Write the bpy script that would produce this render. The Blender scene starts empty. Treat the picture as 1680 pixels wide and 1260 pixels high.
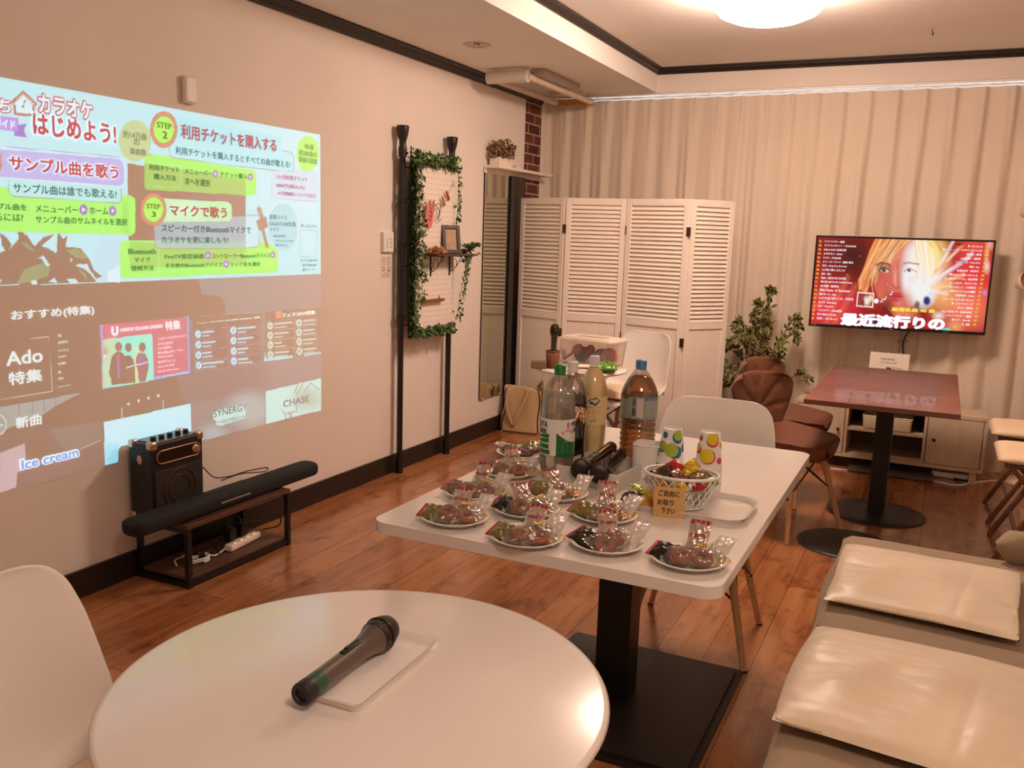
import bpy, bmesh, math, random
import numpy as np
from mathutils import Vector, Matrix, Euler

PI = math.pi
SC = bpy.context.scene
COL = SC.collection
rnd = random.Random(7)

# ------------------------------------------------------------------ camera, light, exposure
FPX, YAW, PITCH, ROLL = 1455.0, 0.44667266, 0.16642038, 0.03182839     # image taken as 1680 x 1260
CAM = Vector((2.8573, 0.0, 1.42))
_f = Vector((-math.sin(YAW)*math.cos(PITCH), math.cos(YAW)*math.cos(PITCH), -math.sin(PITCH)))
_r = Vector((math.cos(YAW), math.sin(YAW), 0)); _u = _r.cross(_f)
CR = math.cos(ROLL)*_r + math.sin(ROLL)*_u
CU = -math.sin(ROLL)*_r + math.cos(ROLL)*_u
CF = _f
cd = bpy.data.cameras.new('camera'); co = bpy.data.objects.new('camera', cd); COL.objects.link(co)
cd.sensor_fit = 'HORIZONTAL'; cd.sensor_width = 36.0; cd.lens = FPX/1680*36
cd.clip_start = 0.02
co.matrix_world = Matrix(((CR.x, CU.x, -CF.x, CAM.x), (CR.y, CU.y, -CF.y, CAM.y), (CR.z, CU.z, -CF.z, CAM.z), (0, 0, 0, 1)))
SC.camera = co

SC.view_settings.view_transform = 'Standard'; SC.view_settings.look = 'None'
SC.view_settings.gamma = 1.0; SC.view_settings.use_curve_mapping = False
EXPOSURE = 0.0
SC.view_settings.exposure = EXPOSURE
w = bpy.data.worlds.new('world'); SC.world = w; w.use_nodes = True
w.node_tree.nodes['Background'].inputs[0].default_value = (1.0, 0.80, 0.62, 1)
w.node_tree.nodes['Background'].inputs[1].default_value = 0.12
LAMP_COL = (1.0, 0.745, 0.60)
LAMPS = [((1.98, 4.52, 2.617), 68.0), ((3.3, 0.4, 2.617), 33.0)]      # place and emission of the ceiling lamp domes

def ray(px, py): return CR*((px-840)/FPX) - CU*((py-630)/FPX) + CF
def atz(px, py, z):
    d = ray(px, py); return CAM + d*((z-CAM.z)/d.z)
def atx(px, py, x):
    d = ray(px, py); return CAM + d*((x-CAM.x)/d.x)
def aty(px, py, y):
    d = ray(px, py); return CAM + d*((y-CAM.y)/d.y)

# ------------------------------------------------------------------ materials
def lin(c):
    c = [v/255.0 for v in c[:3]]
    return tuple((v/12.92 if v <= 0.04045 else ((v+0.055)/1.055)**2.4) for v in c)
MATS = {}
class NT:
    def __init__(s, name):
        s.m = bpy.data.materials.new(name); s.m.use_nodes = True
        s.t = s.m.node_tree; s.n = s.t.nodes; s.l = s.t.links
        s.b = s.n['Principled BSDF']; s.out = s.n['Material Output']
    def node(s, typ, **kw):
        n = s.n.new(typ)
        for k, v in kw.items():
            if hasattr(n, k): setattr(n, k, v)
            else: n.inputs[k].default_value = v
        return n
    def link(s, a, b): s.l.new(a, b)
    def coords(s, scale=(1, 1, 1), kind='Object', rot=(0, 0, 0)):
        tc = s.node('ShaderNodeTexCoord'); mp = s.node('ShaderNodeMapping')
        mp.inputs['Scale'].default_value = scale; mp.inputs['Rotation'].default_value = rot
        s.link(tc.outputs[kind], mp.inputs['Vector']); return mp.outputs[0]
    def ramp(s, fac, stops, interp='LINEAR'):
        r = s.node('ShaderNodeValToRGB'); r.color_ramp.interpolation = interp
        e = r.color_ramp.elements
        while len(e) < len(stops): e.new(0.5)
        for i, (p, c) in enumerate(stops):
            e[i].position = p; e[i].color = (*c, 1) if len(c) == 3 else c
        s.link(fac, r.inputs[0]); return r.outputs[0]
    def mix(s, fac, a, b, blend='MIX'):
        m = s.node('ShaderNodeMixRGB', blend_type=blend)
        for v, i in ((fac, 0), (a, 1), (b, 2)):
            if hasattr(v, 'is_linked') or hasattr(v, 'links'): s.link(v, m.inputs[i])
            elif isinstance(v, (int, float)): m.inputs[i].default_value = v
            else: m.inputs[i].default_value = (*v, 1)
        return m.outputs[0]
    def math(s, op, a, b=None):
        m = s.node('ShaderNodeMath', operation=op)
        for v, i in ((a, 0), (b, 1)):
            if v is None: continue
            if hasattr(v, 'links'): s.link(v, m.inputs[i])
            else: m.inputs[i].default_value = v
        return m.outputs[0]
    def noise(s, scale, detail=3, vec=None, rough=0.5):
        n = s.node('ShaderNodeTexNoise'); n.inputs['Scale'].default_value = scale
        n.inputs['Detail'].default_value = detail; n.inputs['Roughness'].default_value = rough
        if vec is not None: s.link(vec, n.inputs['Vector'])
        return n.outputs['Fac']
    def bump(s, h, strength=0.2, dist=0.01):
        b = s.node('ShaderNodeBump'); b.inputs['Strength'].default_value = strength; b.inputs['Distance'].default_value = dist
        s.link(h, b.inputs['Height']); s.link(b.outputs[0], s.b.inputs['Normal'])

def mat(name, rgb, rough=0.5, metal=0.0, vary=0.05, vs=6.0, bump=0.0, bs=80.0, coat=0.0, spec=0.5, sheen=0.0, trans=0.0, sub=0.0, coord='Object'):
    """a surface of one colour with a slight noise in tone (and relief)"""
    if name in MATS: return MATS[name]
    t = NT(name); c = lin(rgb); v = t.coords(kind=coord)
    n = t.noise(vs, 3, v)
    lo = tuple(max(0, x*(1-vary)) for x in c); hi = tuple(min(1, x*(1+vary)) for x in c)
    t.link(t.ramp(n, [(0.3, lo), (0.7, hi)]), t.b.inputs['Base Color'])
    t.b.inputs['Roughness'].default_value = rough; t.b.inputs['Metallic'].default_value = metal
    t.b.inputs['Specular IOR Level'].default_value = spec
    t.b.inputs['Coat Weight'].default_value = coat; t.b.inputs['Coat Roughness'].default_value = 0.08
    t.b.inputs['Sheen Weight'].default_value = sheen
    t.b.inputs['Transmission Weight'].default_value = trans
    if sub: t.b.inputs['Subsurface Weight'].default_value = sub; t.b.inputs['Subsurface Radius'].default_value = (0.02, 0.015, 0.01)
    if bump: t.bump(t.noise(bs, 4, v), bump, 0.004)
    MATS[name] = t.m; return t.m

def mat_wood(name, dark, light, scale=(1, 1, 1), rough=0.4, coat=0.0, grain=9.0, seams=None):
    if name in MATS: return MATS[name]
    t = NT(name); v = t.coords(scale)
    n1 = t.noise(grain, 5, v, 0.65); n2 = t.noise(grain*0.25, 2, v)
    c = t.ramp(n1, [(0.25, lin(dark)), (0.75, lin(light))])
    c = t.mix(0.35, c, t.ramp(n2, [(0.3, lin(dark)), (0.7, lin(light))]))
    t.link(c, t.b.inputs['Base Color']); t.b.inputs['Roughness'].default_value = rough
    t.b.inputs['Coat Weight'].default_value = coat
    t.bump(n1, 0.08, 0.003)
    MATS[name] = t.m; return t.m

def mat_film(name, tint, body, gloss_rough=0.08, bump=0.5, bs=60.0, haze=(255, 255, 255)):
    """clear packaging film: mostly see-through, with a milky share and crinkled gloss"""
    if name in MATS: return MATS[name]
    t = NT(name); t.n.remove(t.b); v = t.coords()
    tr = t.node('ShaderNodeBsdfTransparent'); tr.inputs[0].default_value = (*lin(tint), 1)
    gl = t.node('ShaderNodeBsdfGlossy'); gl.inputs['Roughness'].default_value = gloss_rough
    df = t.node('ShaderNodeBsdfDiffuse'); df.inputs[0].default_value = (*lin(haze), 1)
    bp = t.node('ShaderNodeBump'); bp.inputs['Strength'].default_value = bump; bp.inputs['Distance'].default_value = 0.004
    t.link(t.noise(bs, 3, v), bp.inputs['Height'])
    for n in (gl, df): t.link(bp.outputs[0], n.inputs['Normal'])
    lw = t.node('ShaderNodeLayerWeight'); lw.inputs[0].default_value = 0.35; t.link(bp.outputs[0], lw.inputs['Normal'])
    f = t.math('MULTIPLY_ADD', lw.outputs['Fresnel'], 0.55)
    f.node.inputs[2].default_value = 0.07
    m1 = t.node('ShaderNodeMixShader'); m1.inputs[0].default_value = body
    t.link(tr.outputs[0], m1.inputs[1]); t.link(df.outputs[0], m1.inputs[2])
    m2 = t.node('ShaderNodeMixShader'); t.link(f, m2.inputs[0])
    t.link(m1.outputs[0], m2.inputs[1]); t.link(gl.outputs[0], m2.inputs[2])
    t.link(m2.outputs[0], t.out.inputs[0]); MATS[name] = t.m; return t.m

def mat_emit(name, rgb_lin, strength=1.0, base=None):
    if name in MATS: return MATS[name]
    t = NT(name)
    t.b.inputs['Base Color'].default_value = (*(base or (0.02, 0.02, 0.02)), 1); t.b.inputs['Roughness'].default_value = 0.6
    n = t.noise(3.0, 2, t.coords())
    c = t.ramp(n, [(0.0, tuple(x*0.98 for x in rgb_lin)), (1.0, rgb_lin)])
    t.link(c, t.b.inputs['Emission Color']); t.b.inputs['Emission Strength'].default_value = strength
    MATS[name] = t.m; return t.m

# ------------------------------------------------------------------ mesh builder
class MB:
    """collects shapes; build() links them as ONE mesh object"""
    def __init__(s): s.v = []; s.f = []; s.mi = []; s.sm = []; s.M = Matrix.Identity(4); s.stack = []
    def push(s, M): s.stack.append(s.M.copy()); s.M = s.M @ M; return s
    def pop(s): s.M = s.stack.pop(); return s
    def add(s, verts, faces, mi=0, smooth=False):
        o = len(s.v); M = s.M
        s.v.extend([tuple(M @ Vector(p)) for p in verts])
        for f in faces: s.f.append(tuple(o+i for i in f)); s.mi.append(mi); s.sm.append(smooth)
        return s
    def box(s, c, d, mi=0, R=None):
        x, y, z = d[0]/2, d[1]/2, d[2]/2
        vs = [Vector((a*x, b*y, e*z)) for a in (-1, 1) for b in (-1, 1) for e in (-1, 1)]
        if R is not None: vs = [R @ p for p in vs]
        vs = [p+Vector(c) for p in vs]
        return s.add(vs, [(0, 1, 3, 2), (4, 6, 7, 5), (0, 4, 5, 1), (2, 3, 7, 6), (0, 2, 6, 4), (1, 5, 7, 3)], mi)
    def rbox(s, c, d, r=0.005, mi=0, seg=2, R=None):
        """box with rounded edges"""
        n = 2*(seg+1); vs = []; fs = []; sm = []
        h = [max(x/2-r, 1e-5) for x in d]
        def P(u):
            q = Vector([max(-h[i], min(h[i], u[i])) for i in range(3)])
            e = Vector(u)-q
            if e.length > 1e-9: e = e.normalized()*r
            return q+e
        ks = [[-h[i]-r+r*(k/seg) for k in range(seg+1)]+[h[i]+r*(k/seg) for k in range(seg+1)] for i in range(3)]
        for ax in range(3):
            a, b = (ax+1) % 3, (ax+2) % 3
            for sg in (-1, 1):
                base = len(vs)
                for i in range(n):
                    for j in range(n):
                        u = [0, 0, 0]; u[ax] = sg*(h[ax]+r); u[a] = ks[a][i]; u[b] = ks[b][j]
                        # keep the sphere mapping even
                        p = P(u)
                        if R is not None: p = R @ p
                        vs.append(p+Vector(c))
                for i in range(n-1):
                    for j in range(n-1):
                        q = (base+i*n+j, base+(i+1)*n+j, base+(i+1)*n+j+1, base+i*n+j+1)
                        fs.append(q if sg > 0 else q[::-1]); sm.append(not (i == seg and j == seg))
        s.add(vs, fs, mi, True); s.sm[len(s.sm)-len(sm):] = sm; return s
    def cyl(s, p0, p1, r0, r1=None, n=20, mi=0, cap=True, smooth=True):
        r1 = r0 if r1 is None else r1
        p0, p1 = Vector(p0), Vector(p1); ax = (p1-p0).normalized()
        a = ax.orthogonal().normalized(); b = ax.cross(a)
        vs = []
        for k in range(n):
            t = 2*PI*k/n; d = a*math.cos(t)+b*math.sin(t); vs += [p0+d*r0, p1+d*r1]
        fs = [(2*k, 2*((k+1) % n), 2*((k+1) % n)+1, 2*k+1) for k in range(n)]
        s.add(vs, fs, mi, smooth)
        if cap:
            s.add([vs[2*k] for k in range(n)], [tuple(range(n))[::-1]], mi); s.add([vs[2*k+1] for k in range(n)], [tuple(range(n))], mi)
        return s
    def lathe(s, prof, n=32, mi=0, c=(0, 0, 0), smooth=True, mis=None, sx=1, sy=1, sq=None):
        """profile of (radius, z); sq = exponent of a superellipse section"""
        vs = []; c = Vector(c)
        for r, z in prof:
            for k in range(n):
                t = 2*PI*k/n; ct, st = math.cos(t), math.sin(t)
                if sq:
                    e = 2.0/sq; ct = math.copysign(abs(ct)**e, ct); st = math.copysign(abs(st)**e, st)
                vs.append(c+Vector((r*ct*sx, r*st*sy, z)))
        o = len(s.v); s.add(vs, [], mi)
        for i in range(len(prof)-1):
            m = mis[i] if mis else mi
            for k in range(n):
                k2 = (k+1) % n
                s.f.append((o+i*n+k, o+i*n+k2, o+(i+1)*n+k2, o+(i+1)*n+k)); s.mi.append(m); s.sm.append(smooth)
        return s
    def tube(s, pts, r, n=8, mi=0, closed=False, cap=True):
        pts = [Vector(p) for p in pts]; N = len(pts)
        rs = r if isinstance(r, (list, tuple)) else [r]*N
        vs = []; nrm = None
        for i in range(N):
            t = (pts[(i+1) % N]-pts[i-1]) if closed else (pts[min(i+1, N-1)]-pts[max(i-1, 0)])
            if t.length < 1e-9: t = Vector((0, 0, 1))
            t.normalize()
            if nrm is None: nrm = t.orthogonal().normalized()
            nrm = (nrm-t*nrm.dot(t))
            nrm = nrm.normalized() if nrm.length > 1e-6 else t.orthogonal().normalized()
            b = t.cross(nrm)
            for k in range(n):
                a = 2*PI*k/n; vs.append(pts[i]+(nrm*math.cos(a)+b*math.sin(a))*rs[i])
        fs = []
        for i in range(N if closed else N-1):
            j = (i+1) % N
            for k in range(n): fs.append((i*n+k, i*n+(k+1) % n, j*n+(k+1) % n, j*n+k))
        if cap and not closed: fs += [tuple(range(n))[::-1], tuple(range((N-1)*n, N*n))]
        return s.add(vs, fs, mi, True)
    def grid(s, fn, nu, nv, mi=0, smooth=True, closeu=False, mfn=None):
        vs = [fn(i/(nu if closeu else nu-1), j/(nv-1)) for i in range(nu) for j in range(nv)]
        o = len(s.v); s.add(vs, [], mi)
        for i in range(nu if closeu else nu-1):
            i2 = (i+1) % nu
            for j in range(nv-1):
                s.f.append((o+i*nv+j, o+i2*nv+j, o+i2*nv+j+1, o+i*nv+j+1)); s.mi.append(mfn(i, j) if mfn else mi); s.sm.append(smooth)
        return s
    def prism(s, outline, z0, z1, mi=0, top=True, bottom=True, mi_side=None, smooth_side=False):
        n = len(outline); ms = mi if mi_side is None else mi_side
        vs = [(x, y, z0) for x, y in outline]+[(x, y, z1) for x, y in outline]
        s.add(vs, [(k, (k+1) % n, n+(k+1) % n, n+k) for k in range(n)], ms, smooth_side)
        if top: s.add(vs[n:], [tuple(range(n))], mi)
        if bottom: s.add(vs[:n], [tuple(range(n))[::-1]], mi)
        return s
    def sphere(s, c, r, n=16, m=10, mi=0, sc=(1, 1, 1)):
        prof = [(r*math.sin(PI*i/m)+1e-5, -r*math.cos(PI*i/m)) for i in range(m+1)]
        s.push(Matrix.Translation(Vector(c)) @ Matrix.Diagonal((*sc, 1))); s.lathe(prof, n, mi); return s.pop()
    def torus(s, c, R, r, n=28, m=10, mi=0, M=None, sz=1.0):
        s.push(Matrix.Translation(Vector(c)) @ (M or Matrix.Identity(4)))
        s.grid(lambda u, v: Vector(((R+r*math.cos(2*PI*v))*math.cos(2*PI*u), (R+r*math.cos(2*PI*v))*math.sin(2*PI*u), r*sz*math.sin(2*PI*v))), n, m+1, mi, True, True)
        return s.pop()
    def mesh(s, name, mats):
        me = bpy.data.meshes.new(name)
        if not s.v: return me
        me.from_pydata(s.v, [], s.f)
        me.polygons.foreach_set('material_index', s.mi); me.polygons.foreach_set('use_smooth', s.sm)
        for m in (mats if isinstance(mats, (list, tuple)) else [mats]): me.materials.append(m)
        return me
    def build(s, name, mats, parent=None, loc=(0, 0, 0), rot=(0, 0, 0), bevel=0, weld=False, subsurf=0, solid=0):
        me = s.mesh(name, mats)
        if weld:
            bm = bmesh.new(); bm.from_mesh(me); bmesh.ops.remove_doubles(bm, verts=bm.verts, dist=1e-5); bm.to_mesh(me); bm.free()
        me.update()
        o = bpy.data.objects.new(name, me); COL.objects.link(o)
        o.location = loc; o.rotation_euler = rot
        if parent is not None: o.parent = parent
        if solid:
            md = o.modifiers.new('thickness', 'SOLIDIFY'); md.thickness = solid; md.offset = 0
        if bevel:
            md = o.modifiers.new('bevel', 'BEVEL'); md.width = bevel; md.segments = 2; md.limit_method = 'ANGLE'; md.angle_limit = 0.6
        if subsurf:
            md = o.modifiers.new('smooth', 'SUBSURF'); md.levels = subsurf; md.render_levels = subsurf
        return o

def tag(o, label, cat, group=None, kind=None):
    o['label'] = label; o['category'] = cat
    if group: o['group'] = group
    if kind: o['kind'] = kind
    return o
def thing(name, label, cat, loc=(0, 0, 0), rz=0.0, group=None):
    o = bpy.data.objects.new(name, None); COL.objects.link(o); o.empty_display_size = 0.05
    o.location = loc; o.rotation_euler = (0, 0, rz)
    return tag(o, label, cat, group)
def structure(o): o['kind'] = 'structure'; return o
def dup(root, loc, rot=None, label=None, group=None):
    r = root.copy(); COL.objects.link(r); r.location = loc
    if rot is not None: r.rotation_euler = rot if hasattr(rot, '__len__') else (0, 0, rot)
    if label: r['label'] = label
    if group: r['group'] = group
    for ch in KIDS(root):
        c = ch.copy(); COL.objects.link(c); c.parent = r
        for g in KIDS(ch):
            d = g.copy(); COL.objects.link(d); d.parent = c
    return r
def KIDS(o): return [x for x in bpy.data.objects if x.parent == o]
def T(x, y, z): return Matrix.Translation((x, y, z))
def RX(a): return Matrix.Rotation(a, 4, 'X')
def RY(a): return Matrix.Rotation(a, 4, 'Y')
def RZ(a): return Matrix.Rotation(a, 4, 'Z')
def S(x, y, z): return Matrix.Diagonal((x, y, z, 1))
def rrect(w, h, r, n=6):
    r = min(r, w/2-1e-4, h/2-1e-4); o = []
    for cx, cy, a in ((w/2-r, h/2-r, 0), (-w/2+r, h/2-r, PI/2), (-w/2+r, -h/2+r, PI), (w/2-r, -h/2+r, 1.5*PI)):
        for k in range(n+1):
            t = a+PI/2*k/n; o.append((cx+r*math.cos(t), cy+r*math.sin(t)))
    return o
def circ(r, n=40): return [(r*math.cos(2*PI*k/n), r*math.sin(2*PI*k/n)) for k in range(n)]
def spline(pts, n=8):
    """Catmull-Rom through pts"""
    P = [Vector(p) for p in pts]; P = [P[0]*2-P[1]]+P+[P[-1]*2-P[-2]]; out = []
    for i in range(1, len(P)-2):
        for k in range(n):
            t = k/n; a, b, c, d = P[i-1], P[i], P[i+1], P[i+2]
            out.append(0.5*((2*b)+(c-a)*t+(2*a-5*b+4*c-d)*t*t+(3*b-a-3*c+d)*t**3))
    out.append(P[-2]); return out
def interp(xs, ys, x): return float(np.interp(x, xs, ys))

# ------------------------------------------------------------------ lettering
_TX = {}
def text_mesh(s, bold=0.0, spacing=1.0):
    """(verts, faces, bbox) of a line of lettering at size 1"""
    k = (s, bold, spacing)
    if k not in _TX:
        cu = bpy.data.curves.new('lettering', 'FONT'); cu.body = s; cu.size = 1.0; cu.offset = bold; cu.space_character = spacing; cu.resolution_u = 3
        ob = bpy.data.objects.new('lettering', cu)
        me = bpy.data.meshes.new_from_object(ob)
        vs = [(v.co.x, v.co.y) for v in me.vertices]; fs = [tuple(p.vertices) for p in me.polygons]
        bpy.data.objects.remove(ob); bpy.data.curves.remove(cu); bpy.data.meshes.remove(me)
        if vs:
            xs = [v[0] for v in vs]; ys = [v[1] for v in vs]; bb = (min(xs), min(ys), max(xs), max(ys))
        else: bb = (0, 0, 1, 1)
        _TX[k] = (vs, fs, bb)
    return _TX[k]
def put_text(mb, s, fn, box, mi=0, bold=0.0, spacing=1.0, pad=None):
    """fits the line s into box = (u0, v0, u1, v1); fn(u, v) gives the point"""
    vs, fs, bb = text_mesh(s, 0.0, spacing)
    if not vs: return
    u0, v0, u1, v1 = box; b = bold; p = bold if pad is None else pad
    su = (u1-u0)/max(bb[2]-bb[0]+2*p, 1e-6); sv = (v1-v0)/max(bb[3]-bb[1]+2*p, 1e-6)
    # heavier strokes: the line laid down again, a little aside
    n = 0 if b == 0 else (4 if b < 0.05 else 12)
    sh = [(0, 0)]+[(b*math.cos(2*PI*(k+0.5)/n), b*math.sin(2*PI*(k+0.5)/n)) for k in range(n)]
    p0 = Vector(fn(u0, v0)); nn = (Vector(fn(u0+1e-3, v0))-p0).cross(Vector(fn(u0, v0+1e-3))-p0)
    nn = nn.normalized()*1.2e-4 if nn.length > 0 else Vector((0, 0, 0))
    for i, (dx, dy) in enumerate(sh): mb.add([Vector(fn(u0+(x+dx-bb[0]+p)*su, v0+(y+dy-bb[1]+p)*sv))+nn*i for x, y in vs], fs, mi)

# ------------------------------------------------------------------ picture painter (a grid of colours on a flat face)
class Paint:
    """colours on a W x H grid; shapes are given in the coordinates of X, Y"""
    def __init__(s, X, Y, base): s.X = X; s.Y = Y; s.c = np.zeros(X.shape+(3,)); s.c[:] = base
    def blend(s, m, col):
        m = np.clip(m, 0, 1)[..., None]; s.c = s.c*(1-m)+np.asarray(col, float)*m
    def poly(s, pts, col, a=1.0):
        X, Y = s.X, s.Y; ins = np.zeros(X.shape, bool); n = len(pts)
        for i in range(n):
            x1, y1 = pts[i]; x2, y2 = pts[(i+1) % n]
            if y1 == y2: continue
            c = ((Y < y1) != (Y < y2)) & (X < (x2-x1)*(Y-y1)/(y2-y1)+x1); ins ^= c
        s.blend(ins*a, col)
    def ell(s, cx, cy, rx, ry, col, a=1.0, soft=0.0, rot=0.0):
        dx, dy = s.X-cx, s.Y-cy; c, q = math.cos(rot), math.sin(rot)
        u = (dx*c+dy*q)/rx; v = (-dx*q+dy*c)/ry; d = np.sqrt(u*u+v*v)
        m = (d < 1).astype(float) if soft == 0 else np.clip((1-d)/soft, 0, 1)
        s.blend(m*a, col)
    def line(s, pts, w, col, a=1.0, soft=0.5):
        d = np.full(s.X.shape, 1e9)
        for (x1, y1), (x2, y2) in zip(pts[:-1], pts[1:]):
            L = max((x2-x1)**2+(y2-y1)**2, 1e-9)
            t = np.clip(((s.X-x1)*(x2-x1)+(s.Y-y1)*(y2-y1))/L, 0, 1)
            d = np.minimum(d, np.hypot(s.X-x1-t*(x2-x1), s.Y-y1-t*(y2-y1)))
        s.blend(np.clip((w/2-d)/max(w*soft, 1e-6)+0.5, 0, 1)*a, col)
def picture_mesh(name, pts, cols, material, parent=None):
    """pts (H, W, 3), cols (H, W, 3): a flat grid that carries its colours as an attribute"""
    H, W = pts.shape[:2]; me = bpy.data.meshes.new(name)
    idx = np.arange(H*W).reshape(H, W)
    q = np.stack([idx[:-1, :-1], idx[:-1, 1:], idx[1:, 1:], idx[1:, :-1]], -1).reshape(-1, 4)
    me.vertices.add(H*W); me.vertices.foreach_set('co', pts.reshape(-1).astype(np.float32))
    me.loops.add(q.size); me.loops.foreach_set('vertex_index', q.reshape(-1).astype(np.int32))
    me.polygons.add(len(q)); me.polygons.foreach_set('loop_start', (np.arange(len(q))*4).astype(np.int32))
    at = me.color_attributes.new('picture', 'FLOAT_COLOR', 'POINT')
    rgba = np.ones((H*W, 4), np.float32); rgba[:, :3] = cols.reshape(-1, 3)
    at.data.foreach_set('color', rgba.reshape(-1))
    me.update(calc_edges=True); me.validate(); me.materials.append(material)
    o = bpy.data.objects.new(name, me); COL.objects.link(o)
    if parent is not None: o.parent = parent
    return o
def mat_picture(name, base, rough=0.6, spec=0.3, strength=1.0):
    t = NT(name); a = t.node('ShaderNodeVertexColor'); a.layer_name = 'picture'
    t.b.inputs['Base Color'].default_value = (*base, 1); t.b.inputs['Roughness'].default_value = rough
    t.b.inputs['Specular IOR Level'].default_value = spec
    t.link(a.outputs[0], t.b.inputs['Emission Color']); t.b.inputs['Emission Strength'].default_value = strength
    return t.m
# ================================================================== the setting
CEIL, SOFF, SX, BY, RXW, FY = 2.617, 2.45, 0.886, 6.35, 4.75, -1.7
M_wall = mat('wall paper', (238, 226, 214), 0.85, vary=0.03, vs=2.0, bump=0.12, bs=160)
M_ceil = mat('ceiling paper', (246, 240, 232), 0.9, vary=0.03, vs=2.0, bump=0.1, bs=140)
M_trim = mat_wood('dark stained trim', (26, 17, 13), (44, 30, 23), (8, 1, 8), 0.45, 0.1)
M_black = mat('black paint', (20, 18, 17), 0.4, vary=0.1, bump=0.05)
M_white = mat('white plastic', (240, 236, 230), 0.35, vary=0.02)

def plank_floor():
    t = NT('plank floor'); tc = t.node('ShaderNodeTexCoord'); sp = t.node('ShaderNodeSeparateXYZ'); t.link(tc.outputs['Object'], sp.inputs[0])
    cb = t.node('ShaderNodeCombineXYZ'); t.link(sp.outputs['Y'], cb.inputs['X']); t.link(sp.outputs['X'], cb.inputs['Y'])
    br = t.node('ShaderNodeTexBrick'); t.link(cb.outputs[0], br.inputs['Vector'])
    br.offset = 0.37; br.offset_frequency = 2; br.squash = 1.0
    for k, v in (('Scale', 1.0), ('Mortar Size', 0.0012), ('Mortar Smooth', 0.1), ('Bias', 0.0), ('Brick Width', 0.93), ('Row Height', 0.16)): br.inputs[k].default_value = v
    br.inputs['Color1'].default_value = (*lin((196, 134, 86)), 1); br.inputs['Color2'].default_value = (*lin((158, 98, 58)), 1)
    br.inputs['Mortar'].default_value = (*lin((70, 40, 24)), 1)
    mp = t.node('ShaderNodeMapping'); mp.inputs['Scale'].default_value = (11, 1.2, 1); t.link(tc.outputs['Object'], mp.inputs[0])
    g = t.noise(2.2, 6, mp.outputs[0], 0.62)
    mp2 = t.node('ShaderNodeMapping'); mp2.inputs['Scale'].default_value = (6.0, 3.2, 1); t.link(tc.outputs['Object'], mp2.inputs[0])
    g2 = t.noise(1.3, 3, mp2.outputs[0], 0.7)
    c = t.mix(0.75, br.outputs['Color'], t.ramp(g, [(0.28, lin((172, 138, 118))), (0.5, lin((228, 218, 208))), (0.8, (1, 1, 1))]), 'MULTIPLY')
    c = t.mix(0.7, c, t.ramp(g2, [(0.3, lin((160, 128, 110))), (0.46, (1, 1, 1)), (1, (1, 1, 1))]), 'MULTIPLY')
    t.link(c, t.b.inputs['Base Color']); t.b.inputs['Roughness'].default_value = 0.22
    t.b.inputs['Coat Weight'].default_value = 0.25; t.b.inputs['Coat Roughness'].default_value = 0.12
    t.bump(br.outputs['Fac'], 0.25, -0.002)
    return t.m
M_floor = plank_floor()
def slab(name, lo, hi, m):
    b = MB(); c = [(a+e)/2 for a, e in zip(lo, hi)]; d = [e-a for a, e in zip(lo, hi)]; b.box(c, d); return structure(b.build(name, m))
slab('floor', (-0.15, FY-0.1, -0.08), (RXW+0.1, 6.95, 0), M_floor)
slab('wall_left', (-0.15, FY, 0), (0, 6.05, CEIL+0.1), M_wall)
slab('wall_front', (-0.15, FY-0.12, 0), (RXW+0.1, FY, CEIL+0.1), M_wall)
slab('wall_right', (RXW, FY, 0), (RXW+0.1, 6.85, CEIL+0.1), M_wall)
slab('wall_back', (-0.15, 6.75, 0), (RXW+0.1, 6.87, CEIL+0.1), M_wall)
slab('ceiling', (SX, FY, CEIL), (RXW, BY+0.02, CEIL+0.1), M_ceil)
slab('ceiling_soffit', (-0.02, FY, SOFF), (SX, 6.75, CEIL+0.1), M_ceil)
slab('ceiling_beam', (SX, BY, SOFF), (RXW, 6.75, CEIL+0.1), M_wall)
# brick cladding on the end of the left wall
t = NT('brick cladding'); tc = t.node('ShaderNodeTexCoord'); sp = t.node('ShaderNodeSeparateXYZ'); t.link(tc.outputs['Object'], sp.inputs[0])
cb = t.node('ShaderNodeCombineXYZ'); t.link(sp.outputs['Y'], cb.inputs['X']); t.link(sp.outputs['Z'], cb.inputs['Y'])
br = t.node('ShaderNodeTexBrick'); t.link(cb.outputs[0], br.inputs['Vector'])
for k, v in (('Scale', 1.0), ('Mortar Size', 0.007), ('Mortar Smooth', 0.3), ('Bias', 0.0), ('Brick Width', 0.2), ('Row Height', 0.072)): br.inputs[k].default_value = v
br.inputs['Color1'].default_value = (*lin((132, 66, 44)), 1); br.inputs['Color2'].default_value = (*lin((86, 44, 36)), 1); br.inputs['Mortar'].default_value = (*lin((190, 160, 140)), 1)
c = t.mix(0.5, br.outputs['Color'], t.ramp(t.noise(22, 4, tc.outputs['Object']), [(0.3, lin((150, 130, 120))), (0.7, (1, 1, 1))]), 'MULTIPLY')
t.link(c, t.b.inputs['Base Color']); t.b.inputs['Roughness'].default_value = 0.85; t.bump(br.outputs['Fac'], 0.6, -0.006)
slab('wall_corner', (-0.15, 6.05, 0), (0.004, 6.325, SOFF), t.m)
slab('wall_corner_return', (-0.15, 6.325, 0), (0.0, 6.75, SOFF), M_wall)
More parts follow.
